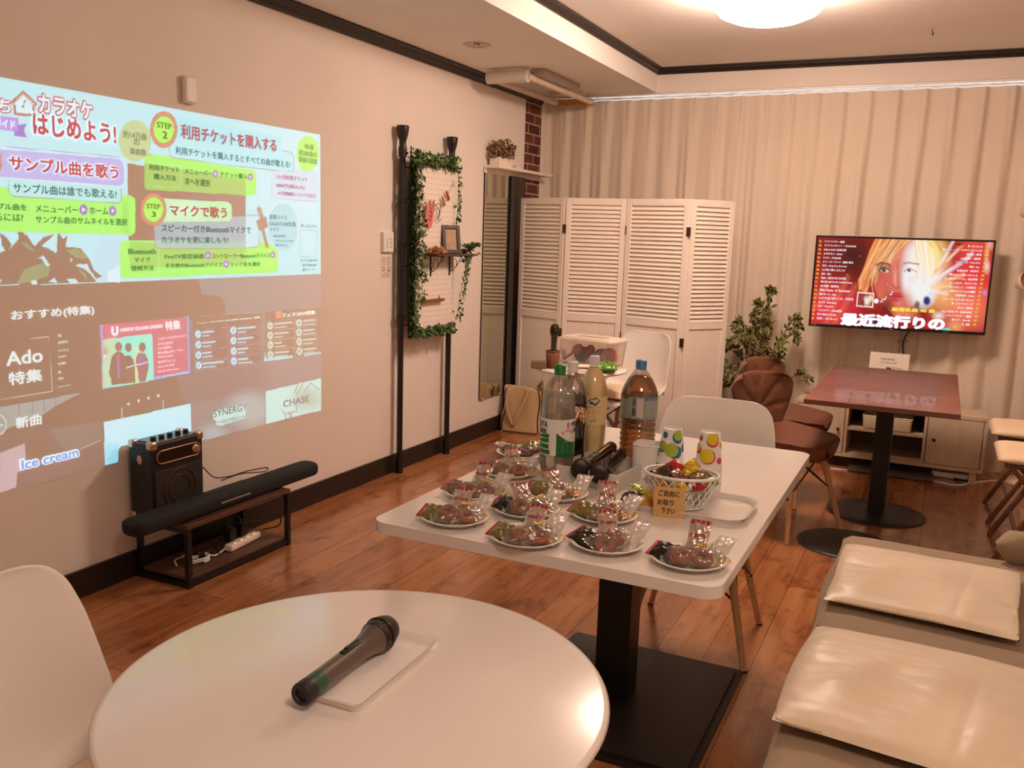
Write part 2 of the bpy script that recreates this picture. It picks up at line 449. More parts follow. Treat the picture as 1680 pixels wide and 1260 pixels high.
# mouldings
def moulding(name, prof, a, b, up):
    """prof of (off the wall, height) swept from a to b; up = direction away from the wall"""
    mb = MB(); n = len(prof); vs = []
    for p in (a, b): vs += [Vector(p)+Vector(up)*o+Vector((0, 0, h)) for o, h in prof]
    mb.add(vs, [(k, (k+1) % n, n+(k+1) % n, n+k) for k in range(n)]+[tuple(range(n))[::-1], tuple(range(n, 2*n))])
    return structure(mb.build(name, M_trim))
cp = [(0, 0), (0.012, 0.0), (0.016, 0.012), (0.03, 0.026), (0.034, 0.04), (0.05, 0.046), (0.05, 0.055), (0, 0.055)]
moulding('trim_1', cp, (0, FY, SOFF-0.057), (0, 6.325, SOFF-0.057), (1, 0, 0))
cp2 = [(0, 0), (0.01, 0.0), (0.014, 0.01), (0.026, 0.022), (0.03, 0.034), (0.04, 0.038), (0.04, 0.044), (0, 0.044)]
moulding('trim_2', cp2, (SX, FY, CEIL-0.045), (SX, BY, CEIL-0.045), (1, 0, 0))
moulding('trim_3', cp2, (SX, BY, CEIL-0.045), (RXW, BY, CEIL-0.045), (0, -1, 0))
slab('baseboard_left', (0, FY, 0), (0.014, 5.79, 0.108), M_trim)
# window behind the curtain
mb = MB()
for x0, x1 in ((0.25, 2.4), (2.4, 4.6)):
    for cx, cz, dx, dz in (((x0+x1)/2, 0.03, x1-x0, 0.06), ((x0+x1)/2, 2.33, x1-x0, 0.06), (x0+0.03, 1.18, 0.06, 2.36), (x1-0.03, 1.18, 0.06, 2.36)):
        mb.box((cx, 6.72, cz), (dx, 0.05, dz))
wf = structure(mb.build('window_1', mat('window aluminium', (170, 168, 165), 0.4, 0.6)))
g = MB(); g.box((2.42, 6.735, 1.72), (4.3, 0.006, 1.2)); g.build('glass', mat_emit('daylit window glass', (0.80, 0.88, 1.0), 2.6), wf)
# ================================================================== curtain, rails, lamps
M_curt = mat('curtain cloth', (226, 208, 188), 0.9, vary=0.04, vs=1.5, bump=0.25, bs=420, sheen=0.2)
def curtain():
    mb = MB(); x0, x1, pitch = 0.004, 4.7, 0.165; n = int((x1-x0)/pitch*14); R = random.Random(3)
    ph = [R.uniform(-0.35, 0.35) for _ in range(60)]; am = [R.uniform(0.7, 1.25) for _ in range(60)]
    zt, zb = 2.418, 0.003
    def fn(u, v):
        x = x0+(x1-x0)*u; z = zt+(zb-zt)*v; k = (x-x0)/pitch; i = int(k); f = k-i
        low = min(1.0, v*3.5)
        # pinched at the hooks (f = 0), rounded folds below
        pin = math.exp(-((min(f, 1-f))/0.07)**2)
        top = -0.028*pin+0.010*math.sin(2*PI*f)
        a, p = am[i], ph[i]; a2, p2 = am[i+1], ph[i+1]; A = a*(1-f)+a2*f; Pp = p*(1-f)+p2*f
        s = math.sin(2*PI*(k+0.25*math.sin(2*PI*k)*0.3)+Pp*3*v)
        deep = A*0.019*(s+0.3*math.sin(4*PI*k+Pp*9))
        y = 6.425+top*(1-low)+deep*low
        return Vector((x+0.012*math.sin(7*k)*v, y, z))
    mb.grid(fn, n, 34)
    o = mb.build('curtain', M_curt); return tag(o, 'pale beige pleated curtain hanging across the whole back wall', 'curtain')
curtain()
M_rail = mat('rail enamel', (252, 252, 252), 0.2, vary=0.02, coat=0.5)
for nm, y, z, lb in (('curtain_rail', 6.372, 2.445, 'white curtain rail along the lower edge of the beam, in front'), ('curtain_rail.001', 6.43, 2.432, 'white curtain rail that carries the beige curtain hooks')):
    mb = MB(); mb.rbox((2.35, y, z), (4.6, 0.02, 0.012), 0.003)
    r = mb.build('curtain_rail', M_rail); tag(r, lb, 'curtain rail')
    h = MB()
    for k in range(28):
        x = 0.02+0.165*(k+0.5)
        h.torus((x, y, z-0.012), 0.006, 0.0015, 10, 6, 0, RX(PI/2))
    h.build('hook', M_rail, r)

for ((lx, ly, lz), lamp_e), lb in zip(LAMPS, ('glowing round ceiling lamp in front of the curtained wall', 'glowing round ceiling lamp over the grey sofa end')):
    L = thing('ceiling_lamp', lb, 'ceiling lamp', (lx, ly, lz))
    b = MB(); b.lathe([(0.001, -0.022), (0.26, -0.022), (0.265, -0.01), (0.262, 0.0), (0.001, 0.0)], 48); b.build('base_plate', M_white, L)
    d = MB(); d.lathe([(0.25, -0.022), (0.258, -0.06), (0.254, -0.095), (0.225, -0.125), (0.165, -0.15), (0.085, -0.166), (0.001, -0.17)], 48); d.build('shade', mat_emit('lamp dome %d' % lamp_e, LAMP_COL, lamp_e, (0.9, 0.9, 0.9)), L)

# unlit downlight in the soffit
p = atz(782, 73, SOFF); L = thing('downlight', 'unlit recessed downlight in the low ceiling strip', 'downlight', (p.x, p.y, SOFF))
b = MB(); b.lathe([(0.075, 0.0), (0.078, -0.003), (0.07, -0.007), (0.058, -0.004), (0.056, 0.0)], 40); b.build('trim_ring', mat('downlight ring', (214, 204, 192), 0.35), L)
b = MB(); b.lathe([(0.057, -0.003), (0.05, -0.0015), (0.03, -0.0008), (0.001, -0.0005)], 32); b.build('reflector', mat('downlight reflector', (150, 125, 105), 0.15, 0.7), L)
b = MB(); b.sphere((0, 0, -0.004), 0.018, 16, 8, sc=(1, 1, 0.4)); b.build('bulb', mat('unlit bulb glass', (230, 215, 200), 0.2), L)

# two-tube rack below the soffit
rk = thing('ceiling_drying_rack', 'beige ceiling rack of two long tubes beside the dark moulding', 'ceiling rack', (0.28, 5.7, SOFF))
M_rack = mat('rack beige', (226, 206, 184), 0.4, vary=0.03)
for nm, xx in (('tube', -0.135), ('tube', 0.125)):
    b = MB(); b.cyl((xx, -0.5, -0.055), (xx, 0.6, -0.055), 0.02, n=18); b.build(nm, M_rack, rk)
b = MB(); b.cyl((-0.15, -0.5, -0.055), (0.13, -0.5, -0.055), 0.038, n=24); b.build('front_cover', mat('rack cover', (222, 208, 192), 0.25, coat=0.4), rk)
b = MB(); b.rbox((-0.01, 0.6, -0.055), (0.3, 0.06, 0.05), 0.012); b.build('end_block', mat_wood('yellow pine', (176, 128, 62), (206, 160, 92), (3, 12, 12)), rk)
b = MB(); b.rbox((0.165, -0.13, -0.02), (0.09, 0.6, 0.04), 0.004); b.build('motor_box', mat('brushed rack steel', (176, 160, 146), 0.3, 0.6), rk)
b = MB()
for yy in (-0.35, 0.45): b.box((0, yy, -0.015), (0.26, 0.03, 0.03))
b.build('bracket', M_rack, rk)
# small ceiling hook
p = atz(1530, 47, CEIL); b = MB(); b.tube(spline([(0, 0, 0), (0, 0, -0.02), (0.004, 0.003, -0.035), (0.008, 0, -0.02)], 4), 0.0022, 6)
tag(b.build('ceiling_hook', M_black, loc=(p.x, p.y, CEIL)), 'tiny dark hook screwed into the main ceiling', 'hook')

# ================================================================== wall fittings
p = atx(306.5, 148, 0); L = thing('chime_box', 'small white rounded chime box above the projected picture', 'wall box', (0, p.y, p.z))
b = MB(); b.rbox((0.014, 0, 0), (0.028, 0.068, 0.108), 0.011, seg=3); b.build('case', mat('wall box plastic', (232, 218, 204), 0.4), L)
b = MB(); b.cyl((0.027, -0.012, 0.036), (0.03, -0.012, 0.036), 0.003, n=12); b.build('lens', M_white, L)
p = atx(633, 397, 0); L = thing('intercom', 'white wall intercom panel behind the near pegboard pole', 'intercom', (0, p.y, p.z))
b = MB(); b.rbox((0.011, 0, 0), (0.022, 0.10, 0.115), 0.006); b.build('case', M_white, L)
b = MB()
for k in range(6): b.box((0.0225, -0.018, -0.03+k*0.009), (0.001, 0.022, 0.0025))
b.build('speaker_slot', mat('grey slot', (160, 145, 130), 0.6), L)
for k in range(3):
    b = MB(); b.rbox((0.023, 0.022, -0.026+k*0.022), (0.004, 0.016, 0.012), 0.0015); b.build('button', mat('intercom button', (214, 198, 182), 0.5), L)
p = atx(633, 438, 0); b = MB(); b.rbox((0.001, 0, 0), (0.002, 0.105, 0.125), 0.0008)
L = tag(b.build('notice_sheet', mat('notice paper', (236, 218, 200), 0.8), loc=(0, p.y, p.z)), 'printed notice sheet on the wall under the intercom', 'notice')
b = MB()
for r in range(5):
    for c in (-0.025, 0.022): b.box((0.0024, c, 0.05-r*0.0085), (0.0006, 0.032 if (r+c*90) % 2 else 0.026, 0.0022))
b.lathe([(0.001, 0), (0.012, 0)], 18, c=(0, 0, 0)) if False else None
b.push(T(0.0024, -0.028, -0.012) @ RY(PI/2)); b.torus((0, 0, 0), 0.011, 0.002, 18, 6); b.pop()
b.box((0.0024, 0.025, -0.002), (0.0006, 0.026, 0.003)); b.box((0.0024, 0.025, -0.022), (0.0006, 0.026, 0.006)); b.box((0.0024, 0.013, -0.012), (0.0006, 0.003, 0.022)); b.box((0.0024, 0.037, -0.012), (0.0006, 0.003, 0.022))
for r in range(4): b.box((0.0024, 0, -0.034-r*0.007), (0.0006, 0.08 if r else 0.05, 0.0018))
b.build('print', mat('grey print', (120, 100, 84), 0.8), L)

# ================================================================== white pedestal table
M_gloss = mat('white gloss laminate', (238, 230, 222), 0.16, vary=0.015, vs=3, coat=0.3)
TZ = 0.70; TCX, TCY = 2.058, 2.487
wt = thing('pedestal_table', 'long white table on a black post with snack plates and bottles', 'table', (TCX, TCY, 0))
b = MB(); b.prism(rrect(0.885, 1.405, 0.045, 8), TZ-0.028, TZ); b.build('tabletop', M_gloss, wt, bevel=0.004)
b = MB(); b.prism(rrect(0.105, 0.105, 0.004, 2), 0.02, TZ-0.04); o = b.build('post', M_black, wt)
b = MB(); b.prism(rrect(0.4, 0.5, 0.01, 3), TZ-0.04, TZ-0.028); b.build('mounting_plate', M_black, wt)
b = MB(); b.prism(rrect(0.60, 0.70, 0.02, 4), 0.0, 0.012); b.prism(rrect(0.56, 0.66, 0.02, 4), 0.012, 0.022); b.build('base_plate', mat('base plate black', (34, 27, 25), 0.45, vary=0.1), wt, loc=(0.03, 0, 0), bevel=0.003)

# ================================================================== round table in front
RZT = 0.70; RCX, RCY, RR = 2.083, 1.094, 0.397
rt = thing('round_table', 'round white table holding a single microphone on a tray', 'table', (RCX, RCY, 0))
b = MB(); b.lathe([(0.001, RZT), (RR-0.012, RZT), (RR-0.004, RZT-0.002), (RR, RZT-0.007), (RR-0.006, RZT-0.013), (RR-0.06, RZT-0.026), (0.001, RZT-0.026)], 96); b.build('tabletop', mat('round table laminate', (232, 222, 214), 0.2, vary=0.02, vs=2.5, coat=0.3), rt)
b = MB(); b.cyl((0, 0, 0.03), (0, 0, RZT-0.03), 0.028, n=24); b.build('post', M_white, rt)
b = MB(); b.cyl((0, 0, RZT-0.034), (0, 0, RZT-0.026), 0.14, n=36); b.build('mounting_plate', M_white, rt)
b = MB()
for k in range(4): b.push(RZ(PI/4+k*PI/2)); b.rbox((0.135, 0, 0.014), (0.27, 0.05, 0.024), 0.006); b.pop()
b.build('cross_base', M_white, rt)

# ================================================================== shell chairs
M_shell = mat('white shell plastic', (240, 232, 224), 0.38, vary=0.015, vs=2)
M_beech = mat_wood('beech', (168, 120, 76), (206, 162, 112), (14, 14, 2))
def shell_mesh():
    """seat front at -y, back at +y; seat about 0.45, back to 0.84"""
    prof = [(-0.235, 0.418), (-0.225, 0.438), (-0.19, 0.448), (-0.10, 0.438), (0.0, 0.428), (0.09, 0.430), (0.155, 0.448), (0.195, 0.49), (0.218, 0.555), (0.235, 0.63), (0.25, 0.71), (0.262, 0.78), (0.268, 0.82), (0.27, 0.838)]
    wid = [0.155, 0.19, 0.215, 0.233, 0.24, 0.24, 0.236, 0.231, 0.226, 0.22, 0.212, 0.196, 0.165, 0.12]
    lift = [0.0, 0.01, 0.02, 0.035, 0.05, 0.06, 0.07, 0.06, 0.045, 0.03, 0.02, 0.012, 0.006, 0.0]
    fwd = [0, 0, 0, 0, 0.0, 0.0, -0.02, -0.04, -0.055, -0.055, -0.05, -0.04, -0.03, -0.02]
    N = len(prof); mb = MB(); m = 17
    pts = spline([(a, h, 0) for a, h in prof], 3)
    ts = np.linspace(0, N-1, len(pts)); ks = np.arange(N)
    def fn(u, v):
        i = int(round(u*(len(pts)-1))); q = pts[i]; t = ts[i]; s = 2*v-1
        W = np.interp(t, ks, wid); Lf = np.interp(t, ks, lift); Fw = np.interp(t, ks, fwd); c = abs(s)**2.4
        return Vector((W*s, q.x+Fw*c, q.y+Lf*c))
    mb.grid(fn, len(pts), m)
    return mb
def shell_chair(name, label, loc, rz, group='white shell chairs', m=None):
    C = thing(name, label, 'chair', loc, rz, group)
    shell_mesh().build('seat_shell', m or M_shell, C, subsurf=1, solid=0.007)
    for sx in (-1, 1):
        for sy, fy in ((-0.12, -0.205), (0.12, 0.205)):
            b = MB(); b.cyl((sx*0.115, sy, 0.40), (sx*0.208, fy, 0.004), 0.016, 0.011, 14); b.cyl((sx*0.2085, fy, 0.006), (sx*0.2093, fy*1.003, 0.0), 0.0125, n=14, mi=1); b.build('leg', [M_beech, M_black], C)
    b = MB()
    for sy in (-0.155, 0.155):
        b.tube([(-0.10, sy*0.8, 0.415), (0.165, sy*1.02, 0.21)], 0.004, 6); b.tube([(0.10, sy*0.8, 0.415), (-0.165, sy*1.02, 0.21)], 0.004, 6)
    for sx in (-1, 1):
        b.tube([(sx*0.10, -0.12, 0.415), (sx*0.165, 0.158, 0.21)], 0.004, 6); b.tube([(sx*0.10, 0.12, 0.415), (sx*0.165, -0.158, 0.21)], 0.004, 6)
        for sy in (-1, 1): b.sphere((sx*0.166, sy*0.159, 0.205), 0.010, 10, 6)
    for sx in (-1, 1): b.box((sx*0.11, 0, 0.413), (0.03, 0.3, 0.008))
    b.box((0, 0, 0.413), (0.2, 0.03, 0.008))
    b.build('brace', M_black, C)
    return C
shell_chair('shell_chair', 'white shell chair tucked under the far end of the snack table', (2.165, 3.045, 0), 0.06)
shell_chair('shell_chair', 'white shell chair facing the round table, beige pad on its seat', (1.76, 0.86, 0), 1.75)
shell_chair('shell_chair', 'white shell chair with a padded seat before the louvered screen', (1.115, 5.22, 0), -0.36)

M_pad = mat('cushion cotton', (222, 200, 172), 0.9, vary=0.04, bump=0.2, bs=260)
def seat_pad(label, loc, rz, wx=0.40, wy=0.40, h=0.035, m=None, name='seat_cushion'):
    C = thing(name, label, 'cushion', loc, rz)
    def fn(sg):
        def f(u, v):
            x, y = (u*2-1), (v*2-1); e = (1-abs(x)**4)*(1-abs(y)**4)
            kx = 1-0.06*abs(y)**3; ky = 1-0.06*abs(x)**3
            return Vector((x*wx/2*kx, y*wy/2*ky, h/2+sg*h/2*max(e, 0)**0.45))
        return f
    b = MB(); b.grid(fn(1), 21, 21); b.grid(lambda u, v: fn(-1)(v, u), 21, 21); b.build('pad', m or M_pad, C, weld=True)
    b = MB()
    for sx in (-1, 1):
        b.tube(spline([(sx*wx*0.46, wy*0.46, h/2), (sx*wx*0.5, wy*0.5, h*0.6), (sx*wx*0.53, wy*0.44, h*0.35), (sx*wx*0.49, wy*0.38, h*0.9)], 6), 0.0022, 6)
    b.build('tie', mat('dark ribbon', (60, 48, 40), 0.7), C)
    return C
seat_pad('beige cotton pad with dark ties on the chair at the round table', (1.785, 0.864, 0.462), 1.75)
seat_pad('cream cotton pad on the seat of the chair before the louvered screen', (1.105, 5.19, 0.462), -0.36)

# ================================================================== brown quilted chairs
M_brown = mat('brown leatherette', (106, 63, 41), 0.4, vary=0.08, bump=0.15, bs=300)
def dist_seg(p, a, b):
    ax, ay = a; bx, by = b; px, py = p; L = (bx-ax)**2+(by-ay)**2; t = max(0, min(1, ((px-ax)*(bx-ax)+(py-ay)*(by-ay))/L))
    return math.hypot(px-ax-t*(bx-ax), py-ay-t*(by-ay))
def quilted_chair(label, loc, rz):
    C = thing('quilted_chair', label, 'chair', loc, rz, 'brown quilted chairs')
    # seat: front at -y
    def seat(sg):
        def f(u, v):
            t = u; y = -0.235+0.45*t; w = np.interp(t, [0, .08, .25, .5, .75, 1], [0.02, 0.15, 0.215, 0.225, 0.19, 0.135]); s = 2*v-1
            top = 0.455+0.05*t*t+0.025*abs(s)**2*(1-t*0.5)-0.03*max(0, 1-t/0.2)**2
            th = 0.075*max(1-abs(s)**6, 0.0)*min(1, (t+0.02)/0.12)
            z = top if sg > 0 else top-th-0.002
            return Vector((w*s, y, z))
        return f
    b = MB(); b.grid(lambda u, v: seat(1)(v, u), 19, 25); b.grid(seat(-1), 25, 19); b.build('seat', M_brown, C, weld=True, subsurf=1)
    # wing back, narrow at the waist, quilted in triangles
    L = [((0, .52), (-.24, .74)), ((0, .52), (.24, .74)), ((0, .74), (0, .36)), ((-.24, .56), (0, .52)), ((.24, .56), (0, .52)), ((-.2, .34), (0, .52)), ((.2, .34), (0, .52)), ((-.13, .84), (0, .62)), ((.13, .84), (0, .62))]
    def back(sg):
        def f(u, v):
            t = u; w = np.interp(t, [0, .15, .35, .6, .8, .92, 1], [0.125, 0.135, 0.175, 0.222, 0.235, 0.215, 0.16]); s = 2*v-1
            zz = 0.43+0.335*t-0.018*abs(s)**3*(t > 0.8)*((t-0.8)/0.2); yy = 0.185+0.075*t-0.075*abs(s)**2.2*(0.35+0.65*t)
            d = min(dist_seg((s*w, zz-0.05), a, e) for a, e in L) if sg > 0 else 1
            pf = min(1.0, d/0.028)**0.6; edge = max(0.0, (1-abs(s)**5)*(1-(2*t-1)**8))
            th = 0.022*(0.55+0.45*pf)*edge**0.5+0.002
            return Vector((w*s, yy-sg*th, zz))
        return f
    b = MB(); b.grid(back(1), 49, 41); b.grid(lambda u, v: back(-1)(v, u), 21, 21); b.build('backrest', M_brown, C)
    for sx in (-1, 1):
        for sy, fy in ((-0.12, -0.205), (0.12, 0.205)):
            b = MB(); b.cyl((sx*0.11, sy, 0.40), (sx*0.208, fy, 0.0), 0.017, 0.012, 14); b.build('leg', M_beech, C)
    b = MB(); b.box((0, 0, 0.40), (0.25, 0.28, 0.012))
    for sx in (-1, 1):
        b.tube([(sx*0.10, -0.12, 0.395), (sx*0.165, 0.158, 0.21)], 0.004, 6); b.tube([(sx*0.10, 0.12, 0.395), (sx*0.165, -0.158, 0.21)], 0.004, 6)
        for sy in (-1, 1): b.sphere((sx*0.166, sy*0.159, 0.205), 0.010, 10, 6)
    for sy in (-0.155, 0.155):
        b.tube([(-0.10, sy*0.8, 0.395), (0.165, sy*1.02, 0.21)], 0.004, 6); b.tube([(0.10, sy*0.8, 0.395), (-0.165, sy*1.02, 0.21)], 0.004, 6)
    b.build('brace', M_black, C)
    return C
quilted_chair('brown quilted chair nearer the snack table', (2.235, 4.53, 0), math.radians(60))
quilted_chair('brown quilted chair nearer the leafy plant and curtain', (2.14, 5.13, 0), math.radians(68))

# ================================================================== brown pedestal table and its neighbours
M_bwood = mat_wood('rustic brown top', (84, 48, 40), (142, 88, 70), (2.2, 9, 9), 0.36, 0.15, 3.5)
bt = thing('pedestal_table', 'rustic brown wooden table on a round black base below the television', 'table', (2.652, 5.02, 0))
b = MB()
for k in range(5): b.rbox((0, -0.5557+0.27785*k, TZ-0.0125), (0.668, 0.2745, 0.025), 0.002)
b.build('tabletop', M_bwood, bt)
b = MB(); b.prism(rrect(0.085, 0.085, 0.004, 2), 0.01, TZ-0.035); b.build('post', M_black, bt)
b = MB(); b.prism(rrect(0.35, 0.45, 0.01, 3), TZ-0.035, TZ-0.025); b.build('mounting_plate', M_black, bt)
b = MB(); b.lathe([(0.001, 0.022), (0.06, 0.022), (0.2, 0.014), (0.245, 0.008), (0.25, 0.003), (0.25, 0.0), (0.001, 0.0)], 64); b.build('base_plate', mat('base plate black', (34, 27, 25), 0.45), bt)
b = MB(); b.lathe([(0.001, 0.016), (0.05, 0.016), (0.19, 0.012), (0.222, 0.007), (0.226, 0.003), (0.226, 0.0), (0.001, 0.0)], 64)
tag(b.build('stand_base', mat('base plate black', (34, 27, 25), 0.45), loc=(2.56, 4.40, 0)), 'round flat black stand base lying on the floor beyond the sofa', 'stand base')

# TV cabinet
M_oak = mat_wood('whitewashed oak', (196, 172, 144), (218, 196, 168), (6, 6, 1.2), 0.55, 0.0, 7.0)
CX0, CX1, CYF, CYB, CZ0, CZ1 = 2.066, 3.186, 5.97, 6.30, 0.075, 0.42
cab = thing('tv_cabinet', 'low whitewashed cabinet under the television', 'cabinet', ((CX0+CX1)/2, (CYF+CYB)/2, 0)); W = CX1-CX0; D = CYB-CYF
def cb_(name, c, d, m=M_oak, parent=cab): b = MB(); b.rbox(c, d, 0.0015, seg=1); return b.build(name, m, parent)
cb_('top', (0, 0, CZ1-0.011), (W, D, 0.022)); cb_('bottom_board', (0, 0, CZ0+0.011), (W, D, 0.022))
for x in (-W/2+0.009, W/2-0.009): cb_('side_panel', (x, 0, (CZ0+CZ1)/2), (0.018, D-0.004, CZ1-CZ0-0.044))
for x in (-0.24, 0.222): cb_('divider', (x, 0, (CZ0+CZ1)/2), (0.018, D-0.01, CZ1-CZ0-0.044))
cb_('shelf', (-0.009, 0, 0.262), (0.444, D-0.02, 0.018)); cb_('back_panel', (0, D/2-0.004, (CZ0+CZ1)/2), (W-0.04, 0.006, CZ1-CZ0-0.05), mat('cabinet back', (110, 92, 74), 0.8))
for x0, x1, kx in ((-W/2+0.02, -0.251, -0.285), (0.233, W/2-0.02, 0.275)):
    d = cb_('door', ((x0+x1)/2, -D/2+0.009, (CZ0+CZ1)/2), (x1-x0-0.004, 0.016, CZ1-CZ0-0.052))
    k = MB(); k.cyl((kx, -D/2, 0.255), (kx, -D/2-0.016, 0.255), 0.005, n=12); k.sphere((kx, -D/2-0.02, 0.255), 0.011, 14, 8); k.build('knob', M_black, d)
for sx in (-1, 1):
    for sy in (-1, 1): b = MB(); b.box((sx*(W/2-0.05), sy*(D/2-0.04), CZ0/2), (0.04, 0.04, CZ0)); b.build('foot', M_oak, cab)
# woven basket in the cabinet
bk = thing('woven_basket', 'cream woven basket on the upper shelf of the low cabinet', 'basket', (2.625, 6.06, 0.272))
t = NT('cream weave'); v = t.coords(); ch = t.node('ShaderNodeTexChecker'); ch.inputs['Scale'].default_value = 150; t.link(v, ch.inputs['Vector'])
t.link(t.mix(ch.outputs['Fac'], lin((240, 224, 190)), lin((200, 178, 140))), t.b.inputs['Base Color']); t.bump(ch.outputs['Fac'], 0.6, 0.003); t.b.inputs['Roughness'].default_value = 0.7; M_weave = t.m
b = MB(); o = rrect(0.29, 0.16, 0.02); n = len(o)
b.grid(lambda u, v: Vector((o[int(round(u*n)) % n][0]*(0.95+0.05*v), o[int(round(u*n)) % n][1]*(0.95+0.05*v), 0.085*v)), n, 8, 0, True, True)
b.prism([(x*0.95, y*0.95) for x, y in o], 0.0, 0.003); b.build('body', M_weave, bk, solid=0.003)
b = MB(); b.tube([(x, y, 0.086) for x, y in o], 0.004, 8, closed=True); b.build('rim', mat('cream rim', (240, 226, 196), 0.6), bk)
# paper notice standing on the cabinet
ps = thing('paper_notice', 'white printed card standing on the cabinet behind the brown table', 'notice', (2.595, 6.12, CZ1))
b = MB(); b.push(RX(-0.12)); b.rbox((0, 0, 0.165), (0.235, 0.004, 0.33), 0.001); b.pop(); b.build('card', mat('notice card', (238, 224, 208), 0.6), ps)
b = MB(); b.push(RX(-0.12))
fn = lambda u, v: Vector((u, -0.0026, v))
put_text(b, 'カラオケのやり方', fn, (-0.05, 0.283, 0.03, 0.296), bold=0.02); put_text(b, 'リモコンの使い方の説明', fn, (-0.062, 0.262, 0.045, 0.271))
b.box((0.0, -0.0026, 0.232), (0.03, 0.0006, 0.012)); b.box((0.03, -0.0026, 0.236), (0.004, 0.0006, 0.016)); b.box((0.062, -0.0026, 0.236), (0.04, 0.0006, 0.003)); b.pop()
b.build('print', mat('card print', (70, 58, 50), 0.8), ps)

# things under the cabinet
def cable(name, pts, r, m, label, cat='cable'):
    b = MB(); b.tube(spline(pts, 8), r, 8); return tag(b.build(name, m), label, cat)
P = lambda x, y, z=0.004: tuple(atz(x, y, z))
cable('power_cable', [P(1362, 768), P(1400, 773), P(1440, 778), P(1458, 777), P(1475, 774), P(1492, 781), P(1510, 786), P(1540, 791), P(1570, 796), P(1600, 791), P(1640, 788)], 0.0045, M_white, 'white cable lying on the floor before the low cabinet')
cable('power_cable', [(3.0, 6.1, 0.02), (3.05, 6.05, 0.008), (3.12, 6.0, 0.02), (3.16, 6.02, 0.05), (3.1, 6.1, 0.03)], 0.005, M_black, 'black cable loop under the door end of the low cabinet')
b = MB(); b.rbox((3.03, 6.08, 0.02), (0.24, 0.05, 0.035), 0.006); b_ = tag(b.build('power_strip', M_white), 'white power strip under the low cabinet beside the wooden chairs', 'power strip')

# television on its floor stand
TVL, TVR = Vector((2.089, 6.08)), Vector((3.123, 6.268)); TVZ0, TVZ1 = 0.893, 1.481
td = (TVR-TVL); TW = td.length; tang = math.atan2(td.y, td.x); tm = (TVL+TVR)/2
tv = thing('television', 'flat television lit with a red portrait and song list', 'television', (tm.x, tm.y, 0), tang)
M_tvb = mat('tv bezel', (24, 12, 14), 0.25, vary=0.1)
TH = TVZ1-TVZ0; bz = 0.012
b = MB(); zc = (TVZ0+TVZ1)/2
for c, d in (((0, 0.01, TVZ1-bz/2), (TW, 0.03, bz)), ((0, 0.01, TVZ0+bz*0.8), (TW, 0.03, bz*1.6)), ((-TW/2+bz/2, 0.01, zc), (bz, 0.03, TH)), ((TW/2-bz/2, 0.01, zc), (bz, 0.03, TH))): b.rbox(c, d, 0.003)
b.build('bezel', M_tvb, tv)
b = MB(); b.rbox((0, 0.04, zc), (TW-0.02, 0.05, TH-0.02), 0.012); b.build('back_cover', M_black, tv)
b = MB(); b.box((-0.02, -0.006, TVZ0+0.006), (0.02, 0.002, 0.006)); b.box((0.3, -0.006, TVZ0+0.008), (0.035, 0.001, 0.003), 0); b.box((-TW/2+0.03, -0.006, TVZ0+0.010), (0.035, 0.001, 0.003), 0); b.build('badge', mat('tv badge', (170, 150, 150), 0.3, 0.5), tv)
st = thing('television_stand', 'pale grey floor stand pole and plates carrying the television', 'stand', (2.655, 6.335, 0))
M_stand = mat('stand grey', (176, 162, 146), 0.35, 0.3)
b = MB(); b.cyl((0, 0, 0.02), (0, 0, 1.25), 0.019, n=20); b.build('pole', M_stand, st)
b = MB(); b.cyl((0, 0, 0.80), (0, 0, 0.826), 0.025, n=20); b.torus((0, 0, 0.815), 0.03, 0.005, 20, 8); b.build('collar', M_stand, st)
b = MB(); b.box((0, -0.05, 1.2), (0.3, 0.012, 0.25)); b.box((0, -0.03, 1.2), (0.06, 0.05, 0.1)); b.build('mounting_bracket', M_black, st)
b = MB(); b.rbox((0.02, -0.2, 0.012), (0.5, 0.5, 0.02), 0.006); b.build('base_plate', mat('stand base grey', (92, 82, 74), 0.35), st)
cable('television_cable', [(2.70, 6.20, 0.90), (2.675, 6.26, 0.86), (2.66, 6.30, 0.80), (2.672, 6.31, 0.7), (2.69, 6.32, 0.5)], 0.005, M_black, 'black cable hanging down from the television along the stand pole')

